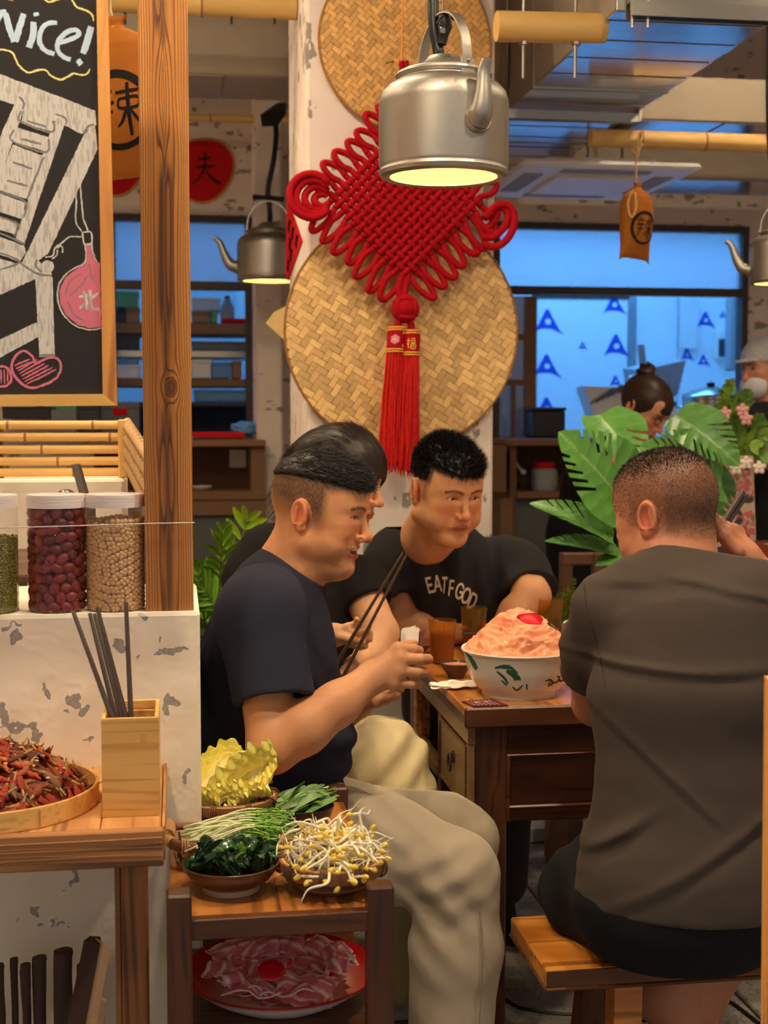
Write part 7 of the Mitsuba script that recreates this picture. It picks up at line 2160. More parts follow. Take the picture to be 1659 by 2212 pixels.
# sleeve and shoulder seams
part(R1, 'shirt_seam', colored(tube(spline([P(505, 1400, 2.655), P(515, 1340, 2.64), P(545, 1300, 2.64), P(585, 1288, 2.66), P(612, 1300, 2.69)], 30), .0018, 5), (22, 23, 32), 'cloth'))
hipR, kneeR, ankR = P(690, 1815, 2.80), P(985, 1890, 2.66), P(965, 2350, 2.66)
def trousers1(p):
 d = chain(p, [P(560, 1790, 2.82), hipR, P(840, 1838, 2.72), kneeR, P(985, 2050, 2.66), ankR], [.12, .118, .100, .0815, .088, .084], .03)
 far = chain(p, [P(570, 1790, 3.02), P(700, 1790, 3.0), P(960, 1800, 2.98), P(1000, 1815, 2.98), P(985, 2000, 2.98), P(960, 2180, 2.98)], [.11, .11, .085, .072, .07, .068], .03)
 d = smin(d, far, .015)
 d = smin(d, cone(p, P(600, 1790, 2.82), P(600, 1790, 3.0), .12, .11), .03)
 d = d + wrinkle(p, .0042, 8, 12, (1, 1, .8))
 q = p - P(925, 1985, 2.6)
 d = d + .005 * np.sin(q[:, 2] * 75 + (q @ RT) * 75) * np.exp(-(q ** 2).sum(1) / .009)
 q = p - P(955, 1900, 2.58)
 d = d + .0035 * np.sin(q[:, 2] * 110 - (q @ RT) * 60) * np.exp(-(q ** 2).sum(1) / .007)
 q = p - P(790, 1790, 2.7)
 d = d + .005 * np.sin((q @ RT) * 80 + q[:, 2] * 120) * np.exp(-(q ** 2).sum(1) / .012)
 return d
lo, hi = bb([P(560, 1690, 2.70), P(560, 1690, 3.05), kneeR, ankR + [0, 0, .01], P(1010, 1800, 3.0)], .16)
lo[2] = .03
garment(R1, 'trousers', trousers1, lo, hi, .0055, (172, 158, 136), 'beige cotton trousers', var=.06)
part(R1, 'trouser_seam', colored(tube(spline([P(1035, 1960, 2.585), P(1042, 2060, 2.575), P(1040, 2150, 2.575), P(1030, 2260, 2.575)], 24), .0012, 5), (140, 128, 110), 'cloth'))
def shoe(root, heel, toe, w, cols):
 heel, toe = np.asarray(heel, float), np.asarray(toe, float)
 d_ = (toe - heel) / np.linalg.norm(toe - heel)
 def f(p):
  q = smin(cone(p, heel + [0, 0, .045], toe + [0, 0, .03], w, w * .85), cone(p, heel + [0, 0, .05], heel + d_ * .06 + [0, 0, .085], w * .9, w * .8), .03)
  return smax(q, .012 - p[:, 2], .004)
 part(root, 'shoe', colored(surfnet(f, *bb([heel, toe], .1), .005), cols[0], 'cloth'))
 part(root, 'shoe_sole', colored(hull([heel + [sx * w * .9, sy * w * .9, z] for sx in (-1, 1) for sy in (-1, 1) for z in (0.0, .018)] + [toe + [sx * w * .7, sy * w * .7, z] for sx in (-1, 1) for sy in (-1, 1) for z in (0.0, .018)]), cols[1], smooth=False))
fl = P(965, 2350, 2.66)
shoe(R1, (fl[0] - .02, fl[1], 0), (fl[0] + .17, fl[1] + .02, 0), .042, ((70, 68, 64), (200, 196, 188)))
fl = P(950, 2180, 2.98)
shoe(R1, (fl[0] - .06, fl[1], 0), (fl[0] + .12, fl[1], 0), .042, ((70, 68, 64), (200, 196, 188)))
# the seats under the diners, mostly hidden
for x, y, zs_, lab in ((.02 + P(610, 1800, 2.9)[0] - .02, P(610, 1800, 2.9)[1], .425, 'plain wooden stool under the man in the navy T-shirt'), (P(650, 1700, 3.3)[0], P(650, 1700, 3.3)[1] + .2, .37, 'plain wooden stool under the woman holding chopsticks'), (P(985, 1500, 3.7)[0] + .03, 3.95, .36, 'plain wooden stool under the young man in the lettered T-shirt')):
 k = thing('wooden_stool', lab, 'stool')
 part(k, 'seat', ply(box((x - .13, y - .12, zs_ - .03), (x + .13, y + .12, zs_), .005), 'dark_wood_x'))
 for sx in (-.1, .1):
  for sy in (-.09, .09):
   part(k, 'leg', ply(box((x + sx - .018, y + sy - .018, 0), (x + sx + .018, y + sy + .018, zs_ - .0305), .003), 'dark_wood_z'))
# napkin pack in his hand
k = thing('napkin_pack', 'maroon packet of white napkins held by the laughing man', 'napkin pack')
q = [P(858, 1386, 2.765), P(872, 1372, 2.765), P(910, 1376, 2.775), P(904, 1412, 2.775), P(866, 1412, 2.77)]
part(k, 'packet', ply(slab(np.array([[P(862, 1380, 2.795), P(916, 1362, 2.795)], [P(866, 1428, 2.792), P(906, 1428, 2.79)]]), .004), 'maroon_card'))
part(k, 'packet_side', ply(slab(np.array([[P(907, 1364, 2.768), P(916, 1362, 2.795)], [P(902, 1428, 2.768), P(906, 1428, 2.79)]]), .003), 'maroon_card'))
for i in range(6):
 o_ = i * .0036
 a, b, c, d_ = P(866 + 2 * i, (1362, 1358, 1366, 1356, 1364, 1360)[i], 2.788 - o_), P(892 + 3 * i, (1352, 1360, 1350, 1362, 1354, 1358)[i], 2.788 - o_), P(864 + 2 * i, 1424, 2.788 - o_), P(900, 1424, 2.788 - o_)
 part(k, 'napkin', ply(slab(np.array([[a, (a + b) / 2 + [0, 0, .004 * (i % 2)], b], [(a + c) / 2, (a + b + c + d_) / 4 - FW * .003 * (i % 3), (b + d_) / 2], [c, (c + d_) / 2, d_]]), .0014), 'napkin', True))
# ------------------------------------------------------------------ woman with chopsticks
K2 = 1.065
def P2(a, b, D):
 return P(a, b, D * K2)
def chain2(p, pts, rs, k):
 return chain(p, pts, [r * K2 for r in rs], k)
def cone2(p, a, b, ra, rb):
 return cone(p, a, b, ra * K2, rb * K2)
R2 = thing('person', 'dark-haired woman in black with cream trousers behind the laughing man, holding chopsticks', 'person')
A2_ = axes(66, 14)
H2 = Head(P2(735, 1040, 3.2), A2_, s=.95 * K2, fat=.0, neck_to=P2(690, 1200, 3.24), neck_r=.05)
wrW = P2(722, 1372, 3.0)
knW = [P2(752, 1356, 2.985), P2(760, 1368, 2.98), P2(762, 1381, 2.985)]
fgW = [([knW[0], P2(772, 1345, 2.98), P2(771, 1338, 2.965)], [.0095, .0082, .0065]), ([knW[1], P2(785, 1366, 2.965), P2(795, 1362, 2.955), P2(797, 1352, 2.955)], [.0095, .0085, .0078, .0066]),
 ([knW[2], P2(786, 1386, 2.965), P2(798, 1380, 2.955), P2(800, 1366, 2.955)], [.0095, .0085, .0078, .0066]), ([P2(756, 1390, 2.99), P2(778, 1398, 2.97), P2(790, 1396, 2.96)], [.009, .0078, .0065])]
thW = ([P2(732, 1376, 2.98), P2(755, 1382, 2.958), P2(782, 1387, 2.945)], [.0125, .0105, .0082])
shL, elL, wrL = P2(775, 1265, 3.22), P2(822, 1368, 3.14), P2(770, 1440, 3.02)
def skin2(p):
 d = H2.sdf(p)
 core = chain2(p, [H2.neck_to, P2(680, 1300, 3.25), shL], [.05, .06, .045], .02)
 arm = chain2(p, [shL, elL, P2(800, 1420, 3.08), wrL], [.048, .041, .036, .026], .015)
 hl = hand_sdf(p, wrL, .024, [P2(748, 1450, 2.99), P2(744, 1460, 2.985)], [([P2(748, 1450, 2.99), P2(728, 1462, 2.97), P2(722, 1474, 2.965)], [.0095, .008, .0065]), ([P2(744, 1460, 2.985), P2(732, 1476, 2.97), P2(730, 1488, 2.965)], [.0095, .008, .0065])])
 arm2 = chain2(p, [P2(600, 1300, 3.2), P2(600, 1420, 3.05), P2(660, 1385, 3.02), wrW], [.048, .04, .034, .024], .015)
 hr = hand_sdf(p, wrW, .022, knW, fgW, thW, .0098)
 return smin(smin(smin(d, core, .03), smin(arm, hl, .01), .006), smin(arm2, hr, .01), .004)
body_mesh(R2, skin2, *bb([H2.O, elL, wrL, P2(590, 1420, 3.1)], .13), .006, [(H2.O - .13, H2.O + .13), bb([wrW] + knW + [P2(800, 1340, 2.95), P2(800, 1405, 2.95), wrL, P2(724, 1488, 2.96)], .025)], .0021, lambda p: H2.color(p, SKIN_W, None, beard=0))
H2.eyes(R2, gaze=(0, 1, -.3))
def hair2(p):
 q = H2.local(p)
 m = q.copy()
 m[:, 0] = np.abs(m[:, 0])
 d = ell(m, (0, -.006, .040), (.090, .116, .103))
 d = smin(d, chain(q, [(0, -.075, .02), (0, -.10, -.06), (0, -.085, -.16)], [.075, .058, .03], .02), .03)
 d = smin(d, cone(m, (.078, .005, .02), (.084, .0, -.075), .026, .014), .02)
 face = ell(q, (0, .125, -.075), (.060, .085, .112))
 d = smax(d, -face, .01)
 d = d + .0035 * (meshkit.fbm(q * [160, 40, 30], 3, 3) - .5)
 return d * H2.s
m = surfnet(hair2, H2.O - .24, H2.O + .2, .0036)
q = H2.local(np.asarray(m.vertices))
c = np.tile(S(38, 28, 24), (len(q), 1)) * (.6 + .9 * meshkit.noise(q * [260, 60, 60], 2))[:, None]
hk = part(R2, 'hair', mikit.ply(m, 'hair', smooth=True, color=np.clip(c, 0, 1)), 'long dark hair')
pts, nn = surface_points(m, 2600, lambda p: np.ones(len(p), bool), 6)
ql = H2.local(pts)
dd = np.stack([0 * ql[:, 0], -.6 + 0 * ql[:, 0], -np.clip(-ql[:, 1] * 12, -.3, 1.0)], 1) + (nn @ H2.A) * .02
part(hk, 'locks', strands(R2, 'locks', pts, (dd / np.linalg.norm(dd, axis=1, keepdims=True)) @ H2.A.T, .045, .0006, (40, 30, 26), 5, .05, .04), kind='stuff')
def shirt2(p):
 s = squash(p, P2(660, 1400, 3.25), 1.0)
 d = chain2(s, [P2(640, 1620, 3.28), P2(645, 1450, 3.26), P2(655, 1320, 3.25), P2(675, 1240, 3.24)], [.135, .135, .125, .085], .04)
 d = smin(d, cone2(p, P2(660, 1275, 3.25), P2(572, 1262, 3.22), .08, .075), .04)
 d = smin(d, chain2(p, [P2(660, 1262, 3.25), P2(585, 1205, 3.25), P2(556, 1250, 3.24), P2(556, 1360, 3.22)], [.07, .078, .078, .085], .03), .04)
 sl = chain2(p, [P2(730, 1265, 3.24), shL, P2(802, 1330, 3.18)], [.075, .070, .068], .02)
 sl = smax(sl, plane(p, P2(796, 1306, 3.19), P2(815, 1350, 3.17) - shL), .003)
 d = smin(d, sl, .02)
 sr = chain2(p, [P2(600, 1290, 3.22), P2(598, 1400, 3.08)], [.07, .06], .02)
 d = smin(d, sr, .02)
 d = d + wrinkle(p, .004, 10, 8)
 d = smax(d, -cone2(p, P2(690, 1240, 3.24), P2(705, 1150, 3.235), .058, .066), .004)
 return smax(d, -cone2(p, P2(792, 1296, 3.20), P2(825, 1370, 3.14), .049, .052), .003)
garment(R2, 'shirt', shirt2, *bb([P2(500, 1200, 3.2), P2(830, 1400, 3.2), P2(640, 1700, 3.4), P2(640, 1300, 3.05)], .1), .0055, (36, 34, 33), 'black T-shirt')
pend = [P2(690, 1215, 3.12), P2(697, 1245, 3.115), P2(701, 1270, 3.115), P2(703, 1278, 3.115)]
part(R2, 'necklace', ply(tube(spline(pend, 14), .0013, 5), 'steel', True), 'thin silver chain')
part(R2, 'pendant', ply(moved(trimesh.creation.icosphere(2, 1), trans(P2(703, 1286, 3.11)) @ np.diag([.005, .004, .008, 1])), 'steel', True), 'small silver pendant')
def trousers2(p):
 d = chain2(p, [P2(600, 1690, 3.25), P2(700, 1650, 3.2), P2(822, 1650, 3.02), P2(856, 1730, 3.0), P2(880, 1850, 3.02), P2(890, 2130, 3.06)], [.13, .125, .098, .086, .082, .075], .03)
 d = smin(d, chain2(p, [P2(620, 1680, 3.35), P2(820, 1640, 3.3), P2(860, 1760, 3.3), P2(860, 2080, 3.3)], [.12, .1, .085, .075], .03), .02)
 d = d + wrinkle(p, .005, 8, 21)
 q = p - P2(850, 1640, 2.95)
 return d + .008 * np.sin((q @ RT) * 70 - q[:, 2] * 60) * np.exp(-(q ** 2).sum(1) / .02)
lo, hi = bb([P2(560, 1560, 3.1), P2(900, 1800, 2.9), P2(900, 1800, 3.45)], .1)
lo[2] = .05
garment(R2, 'trousers', trousers2, lo, hi, .006, (226, 208, 160), 'loose cream trousers', var=.05)
fl = P2(890, 2130, 3.06)
shoe(R2, (fl[0] - .02, fl[1], 0), (fl[0] + .15, fl[1], 0), .036, ((220, 214, 204), (230, 226, 220)))
fl = P2(860, 2080, 3.3)
shoe(R2, (fl[0] - .02, fl[1], 0), (fl[0] + .15, fl[1], 0), .036, ((220, 214, 204), (230, 226, 220)))
mat('chopstick_wood', (84, 64, 50), 0.5)
for i, (a, b, da, db) in enumerate(((736, 1446, 2.95, 2.93), (752, 1462, 2.935, 2.93))):
 t_ = P2((871, 878)[i], (1193, 1198)[i], db)
 b_ = P2((724, 741)[i], (1438, 1462)[i], da)
 single('chopstick', ply(tube([b_, b_ * .3 + t_ * .7, t_ * .96 + b_ * .04, t_], [.0044, .0034, .0028, .0018], 8), 'chopstick_wood', 30), ['left one of the two chopsticks in the woman\'s hand', 'right one of the two chopsticks in the woman\'s hand'][i], 'chopstick')
# ------------------------------------------------------------------ young man in the lettered T-shirt
K3 = 1.085
def P3(a, b, D):
 return P(a, b, D * K3)
def chain3(p, pts, rs, k):
 return chain(p, pts, [r * K3 for r in rs], k)
def cone3(p, a, b, ra, rb):
 return cone(p, a, b, ra * K3, rb * K3)
R3 = thing('person', 'young man with short black hair in a lettered black T-shirt at the far table end', 'person')
A3 = axes(27, 17, 0)
H3 = Head(P3(962, 1064, 3.3), A3, s=K3 * .96, fat=.014, chin_fat=.004, eye_open=.85, neck_to=P3(927, 1158, 3.43), neck_r=.064)
sR, eR, wR = P3(845, 1200, 3.52), P3(868, 1348, 3.50), P3(985, 1365, 3.47)
sL, eL, wL = P3(1120, 1225, 3.56), P3(1150, 1288, 3.46), P3(1082, 1362, 3.42)
kR = [P3(1012, 1368, 3.45), P3(1012, 1376, 3.44)]
kL = [P3(1056, 1374, 3.42), P3(1060, 1380, 3.41)]
def skin3(p):
 d = H3.sdf(p)
 core = chain3(p, [H3.neck_to, P3(960, 1270, 3.6), sR], [.062, .08, .05], .02)
 core = smin(core, cone3(p, P3(960, 1270, 3.6), sL, .07, .05), .02)
 a = chain3(p, [sR, eR, P3(915, 1352, 3.49), wR], [.056, .050, .046, .030], .02)
 a = smin(a, hand_sdf(p, wR, .025, kR, [([kR[0], P3(1034, 1374, 3.43), P3(1046, 1384, 3.42)], [.011, .009, .007]), ([kR[1], P3(1030, 1384, 3.42), P3(1040, 1393, 3.41)], [.011, .009, .007])]), .012)
 b = chain3(p, [sL, eL, P3(1115, 1325, 3.44), wL], [.055, .044, .042, .03], .02)
 b = smin(b, hand_sdf(p, wL, .025, kL, [([kL[0], P3(1040, 1382, 3.41), P3(1030, 1388, 3.4)], [.011, .009, .007]), ([kL[1], P3(1046, 1390, 3.4), P3(1036, 1394, 3.4)], [.011, .009, .007])]), .012)
 return smin(smin(d, core, .03), np.minimum(a, b), .005)
def fade3(q):
 x = np.abs(q[:, 0])
 fr = np.clip((q[:, 2] - .066 - .12 * np.clip(x - .03, 0, 1) * 0) / .01, 0, 1)
 side = np.clip((q[:, 2] - .018 + .25 * np.clip(-q[:, 1], 0, 1)) / .03, 0, 1) * np.clip((.052 - q[:, 1]) / .01, 0, 1)
 burn = (x > .058) * np.clip((q[:, 2] + .012) / .01, 0, 1) * np.exp(-np.square((q[:, 1] - .028) / .014)) * .7
 return np.clip(np.maximum(np.maximum(fr, side), burn), 0, 1)
body_mesh(R3, skin3, *bb([H3.O, eR, eL, wR, P3(960, 1300, 3.7)], .15), .006, [(H3.O - .15, H3.O + .15), bb([wR, wL, P3(1010, 1395, 3.4)], .035)], .0022, lambda p: H3.color(p, SKIN_Y, fade3, beard=.05, brow=(24, 18, 16)))
H3.eyes(R3, gaze=(-.22, 1, -.22))
cap_hair(R3, H3, lambda q: np.where(q[:, 1] > .03, .077 - .30 * np.clip(.03 - np.abs(q[:, 0]), -.03, .0), .034 + .25 * np.clip(q[:, 1] + .02, 0, 1)) - q[:, 2], .012, (18, 16, 16), lambda q: .007 + .011 * np.clip((q[:, 2] - .055) / .03, 0, 1), .0008, 9000,
  lambda q, n: n * 1.0 + np.array([0, .25, .35]), 9, keep=lambda q: q[:, 2] > .012, wob=.28, rough=.008, side=.25)
def shirt3(p):
 s = squash(p, P3(980, 1330, 3.6), 1.0)
 d = chain3(s, [P3(985, 1520, 3.70), P3(985, 1400, 3.66), P3(975, 1300, 3.60), P3(948, 1222, 3.53), P3(934, 1178, 3.485)], [.15, .15, .145, .125, .092], .05)
 d = smin(d, cone3(p, P3(950, 1225, 3.56), P3(860, 1205, 3.52), .09, .075), .04)
 d = smin(d, cone3(p, P3(990, 1245, 3.58), P3(1105, 1232, 3.56), .10, .075), .04)
 a = smax(chain3(p, [P3(865, 1200, 3.53), P3(852, 1230, 3.51), P3(858, 1330, 3.49)], [.078, .083, .082], .03), plane(p, P3(856, 1290, 3.5), eR - sR + [0.05, 0, 0]), .004)
 b = smax(chain3(p, [P3(1090, 1230, 3.56), P3(1120, 1240, 3.55), P3(1160, 1310, 3.46)], [.085, .082, .078], .03), plane(p, P3(1136, 1278, 3.48), P3(1160, 1310, 3.44) - P3(1118, 1238, 3.55)), .004)
 d = smin(smin(d, a, .02), b, .03)
 d = d + wrinkle(p, .006, 9, 31, (1.2, .7, .6))
 q = p - P3(1060, 1260, 3.45)
 d = d + .008 * np.sin((q @ RT) * 85 + q[:, 2] * 12) * np.exp(-(q ** 2).sum(1) / .02)
 d = smax(d, -cone3(p, P3(856, 1276, 3.5), P3(870, 1370, 3.5), .057, .060), .003)
 d = smax(d, -cone3(p, P3(1130, 1266, 3.5), P3(1160, 1320, 3.43), .052, .058), .003)
 nk = H3.neck_to
 return smax(d, -cone3(p, nk - [0, 0, .012], nk + (H3.world((0, -.022, -.045)) - nk) * .8, .066, .070), .004)
m = garment(R3, 'shirt', shirt3, *bb([P3(780, 1200, 3.55), P3(1190, 1300, 3.55), P3(985, 1480, 3.85), P3(985, 1200, 3.38)], .06), .0052, (46, 45, 46), 'black T-shirt')
ck = H3.neck_to
ax_ = (H3.world((0, -.022, -.045)) - ck)
ax_ /= np.linalg.norm(ax_)
def march(f, o, d, far=1.0):
 t = np.zeros(len(o))
 for _ in range(60):
  t += np.clip(f(o + t[:, None] * d), -.01, .05) * .7
 return o + t[:, None] * d
mat('print_cream', (222, 206, 176), 0.8, spec=0.2)
for ch, px, py, a, w in (('E', 928, 1264, 14, 1), ('A', 945, 1260, 6, 1), ('T', 960, 1264, -4, .75), ('F', 975, 1270, -6, .85), ('G', 993, 1277, -12, 1), ('O', 1007, 1287, -17, 1), ('D', 1021, 1298, -22, 1)):
 g = meshkit.text_mesh(ch, 34 * 3.42 * K3 / FPX, .0006, bold=True)
 g = g.subdivide_to_size(.006)
 v = g.vertices - [(g.bounds[0][0] + g.bounds[1][0]) / 2, 34 * 3.42 * K3 / FPX / 2, 0]
 v[:, 0] *= w * .56
 ca, sa = math.cos(math.radians(a)), math.sin(math.radians(a))
 x, y = v[:, 0] * ca - v[:, 1] * sa, v[:, 0] * sa + v[:, 1] * ca
 o = P3(px, py, 3.25) + x[:, None] * RT + y[:, None] * UP
 dr_ = P(px, py, 1.0) - EYE
 dr_ /= np.linalg.norm(dr_)
 h_ = march(shirt3, o, np.tile(dr_, (len(o), 1)))
 part(R3, 'shirt_letter', ply(tm(h_ - dr_ * (.0032 + v[:, 2:3]), g.faces), 'print_cream', True))
def trousers3(p):
 d = chain3(p, [P3(985, 1560, 3.75), P3(940, 1640, 3.72), P3(900, 1680, 3.48), P3(900, 1900, 3.5)], [.13, .11, .085, .07], .03)
 d = smin(d, chain3(p, [P3(985, 1560, 3.75), P3(1060, 1640, 3.74), P3(1080, 1680, 3.5), P3(1080, 1900, 3.52)], [.13, .11, .085, .07], .03), .03)
 return d
lo, hi = bb([P3(985, 1560, 3.95), P3(860, 1640, 3.4), P3(1110, 1640, 3.4)], .1)
lo[2] = .05
garment(R3, 'trousers', trousers3, lo, hi, .009, (52, 50, 50), 'dark trousers')
for px in (900, 1080):
 fl = P3(px, 1900, 3.5)
 shoe(R3, (fl[0], fl[1] + .03, 0), (fl[0], fl[1] - .14, 0), .04, ((44, 38, 36), (90, 86, 80)))
# ------------------------------------------------------------------ man in gray seen from behind
R4 = thing('person', 'man in a brownish gray shirt and black shorts seen from behind on the bench', 'person')
A4 = axes(222, 10, -2)
H4 = Head(P(1443, 1118, 2.62), A4, fat=.008, chin_fat=.006, eye_open=.7, neck_to=P(1462, 1225, 2.60), neck_r=.066)
s4L, e4L, w4L = P(1306, 1314, 2.55), P(1288, 1516, 2.78), P(1380, 1440, 3.02)
s4R, e4R, w4R = P(1735, 1345, 2.52), P(1720, 1345, 2.72), P(1608, 1204, 2.66)
k4 = [P(1572, 1150, 2.655), P(1584, 1148, 2.675), P(1592, 1150, 2.695)]
f4 = [([k4[0], P(1556, 1126, 2.665), P(1546, 1118, 2.675)], [.0115, .0095, .0075]), ([k4[1], P(1570, 1136, 2.70), P(1560, 1146, 2.71)], [.0115, .0095, .008]), ([k4[2], P(1580, 1140, 2.715), P(1570, 1152, 2.72)], [.011, .009, .008]), ([P(1600, 1160, 2.70), P(1588, 1150, 2.73), P(1578, 1160, 2.735)], [.010, .0085, .007])]
t4 = ([P(1590, 1190, 2.63), P(1566, 1160, 2.635), P(1550, 1132, 2.645), P(1541, 1112, 2.65)], [.0165, .0135, .0105, .0078])
def skin4(p):
 d = H4.sdf(p)
 core = chain(p, [H4.neck_to, P(1500, 1330, 2.56), s4L], [.066, .08, .05], .02)
 core = smin(core, cone(p, P(1500, 1330, 2.56), s4R, .07, .05), .02)
 a = chain(p, [s4L, P(1284, 1440, 2.68), e4L, P(1330, 1480, 2.9), w4L], [.056, .052, .046, .044, .029], .02)
 b = chain(p, [s4R, e4R, P(1650, 1265, 2.68), w4R], [.056, .048, .042, .030], .02)
 h = hand_sdf(p, w4R, .027, k4, f4, t4)
 d = smin(smin(d, core, .03), smin(a, smin(b, h, .012), .004), .004)
 d = smin(d, chain(p, [P(1500, 1330, 2.56), P(1500, 1700, 2.54), P(1500, 1890, 2.58), P(1500, 2000, 2.80)], [.07, .08, .085, .07], .03), .02)
 d = smin(d, cone(p, P(1500, 1890, 2.58), P(1590, 2000, 2.82), .08, .07), .02)
 legs = np.minimum(chain(p, [P(1500, 2000, 2.80), P(1445, 2150, 2.78), P(1500, 2260, 2.76), P(1560, 2420, 2.74)], [.075, .06, .056, .036], .03), chain(p, [P(1590, 2000, 2.82), P(1500, 2140, 2.80), P(1470, 2240, 2.78), P(1440, 2420, 2.76)], [.075, .06, .054, .036], .03))
 return np.minimum(d, legs)
def fade4(q):
 top = np.clip((q[:, 2] - .0 - .5 * np.clip(q[:, 1] - .03, 0, 1)) / .06, 0, 1) * .72 + np.clip((q[:, 2] - .075) / .03, 0, 1) * .28
 nape = np.clip((q[:, 2] + .06) / .05, 0, 1) * np.clip((-.02 - q[:, 1]) / .03, 0, 1) * .80
 side = np.clip((q[:, 2] + .015) / .04, 0, 1) * np.clip((.045 - q[:, 1]) / .02, 0, 1) * .66
 return np.clip(np.maximum(np.maximum(top, nape), side), 0, 1)
lo, hi = bb([H4.O, e4L, w4L, s4R, P(1500, 2030, 2.68)], .13)
lo[2] = .02
body_mesh(R4, skin4, lo, hi, .0062, [(H4.O - .15, H4.O + .15), bb([w4R] + k4 + [f4[0][0][2], t4[0][3], P(1580, 1160, 2.74)], .028)], .0021, lambda p: H4.color(p, (198, 132, 98), fade4))
H4.eyes(R4, gaze=(0, 1, -.3))
hd4 = surfnet(lambda p: H4.sdf(p), H4.O - .15, H4.O + .15, .004)
for nm, n_, k_, L_, r_, col, sd in (('stubble', 9000, lambda q: (q[:, 2] > -.05 + np.clip(q[:, 1] + .03, 0, 1) * .75) & (np.abs(q[:, 0]) < .0785) & (q[:, 1] < .085) & ~((np.abs(q[:, 0]) > .068) & (np.hypot(q[:, 1] + .012, (q[:, 2] - .0) * .6) < .024)), .0030, .0004, (84, 68, 56), 18),
         ('top_hair', 6000, lambda q: (q[:, 2] > .058 + .055 * meshkit.noise(q * 1900, 5) + .2 * np.clip(-q[:, 1] - .04, 0, 1)) & (np.abs(q[:, 0]) < .072), .0065, .0006, (36, 30, 27), 19)):
 pp4 = surface_points(hd4, n_, lambda p: k_(H4.local(p)), sd)
 part(R4, nm, strands(R4, nm, pp4[0], pp4[1], L_, r_, col, sd, .0, .35, 2), kind='stuff')
c4 = P(1515, 1500, 2.5)
nk4 = (H4.world((0, -.022, -.045)) - H4.neck_to)
nk4 /= np.linalg.norm(nk4)
cr4 = P(1470, 1184, 2.605)
def shirt4(p):
 n = np.array([FW[0], FW[1], 0])
 n /= np.linalg.norm(n)
 R_ = np.array([RT[0], RT[1], 0])
 q = p - c4
 q = p - R_ * ((q @ R_) * (1 - 1 / 1.3))[:, None]
 def S_(px, py, D):
  w = P(px, py, D)
  return w - R_ * (((w - c4) @ R_) * (1 - 1 / 1.3))
 d = chain(q, [S_(1490, 1990, 2.50), S_(1496, 1880, 2.50), S_(1505, 1700, 2.51), S_(1500, 1500, 2.515), S_(1500, 1360, 2.53), S_(1482, 1285, 2.57)], [.156, .150, .130, .138, .120, .075], .05)
 d = smin(d, chain(p, [P(1480, 1262, 2.575), P(1370, 1286, 2.555), P(1304, 1304, 2.55)], [.072, .066, .054], .03), .045)
 d = smin(d, chain(p, [P(1480, 1262, 2.575), P(1620, 1290, 2.54), P(1735, 1350, 2.52)], [.072, .075, .070], .03), .05)
 d = smin(d, cone(p, cr4 - nk4 * .08, cr4 + nk4 * .01, .088, .0715), .025)
 sl = chain(p, [s4L, P(1286, 1400, 2.62), P(1280, 1490, 2.73)], [.060, .064, .064], .02)
 sl = smax(sl, plane(p, P(1282, 1446, 2.69), P(1300, 1500, 2.74) - s4L), .003)
 d = smin(d, sl, .022)
 sr = chain(p, [s4R, P(1715, 1345, 2.66)], [.075, .068], .02)
 d = smin(d, sr, .02)
 d = d + wrinkle(p, .0030, 7, 40, (.6, .6, 1.1))
 x, z = (p - c4) @ R_, p[:, 2]
 def fold(px, py, L, amp, slope, w):
  o = P(px, py, 2.42)
  u = (p - o) @ R_
  v = z - o[2] - slope * u
  return -amp * np.exp(-np.square(v / w)) * np.exp(-np.square(u / L)) + amp * .7 * np.exp(-np.square((v + 1.9 * w) / w)) * np.exp(-np.square(u / L))
 d = d + fold(1400, 1440, .13, .0055, -.05, .007) + fold(1560, 1270, .13, .005, -.22, .008) + fold(1590, 1440, .1, .004, .03, .01) + fold(1560, 1800, .2, .006, .62, .012) + fold(1420, 1650, .10, .004, -.9, .010) + fold(1330, 1800, .05, .008, .7, .012) + fold(1400, 1260, .1, .004, .05, .01)
 d = smax(d, -cone(p, P(1284, 1424, 2.66), P(1282, 1510, 2.77), .054, .057), .003)
 d = smax(d, plane(p, cr4, nk4), .003)
 d = smax(d, -cone(p, cr4 - nk4 * .03, cr4 + nk4 * .05, .0675, .0675), .003)
 hem = P(1460, 2003, 2.36)[2] + .05 * np.clip(x + .02, -1, 0) * -1 * .35
 return smax(d, hem - z, .004)
garment(R4, 'shirt', shirt4, *bb([P(1240, 1300, 2.5), P(1780, 1300, 2.5), P(1500, 2030, 2.3), P(1500, 1180, 2.6), P(1500, 1600, 2.74)], .05), .0055, (76, 67, 61), 'brownish gray short-sleeved shirt', var=.05)
def seam(root, pts, sdf, rgb, r=.0013):
 """Stitched seam: a thin line laid on a garment's surface, found along the view from the pixel points."""
 o = spline([P(a, b, d) for a, b, d in pts], 40)
 dr_ = o - EYE
 dr_ /= np.linalg.norm(dr_, axis=1, keepdims=True)
 part(root, 'seam', colored(tube(march(sdf, o - dr_ * .15, dr_), r, 5), rgb, 'cloth'))
seam(R4, [(1262, 1262, 2.5), (1268, 1310, 2.48), (1284, 1370, 2.48), (1298, 1430, 2.48), (1308, 1480, 2.5)], shirt4, (66, 58, 54))
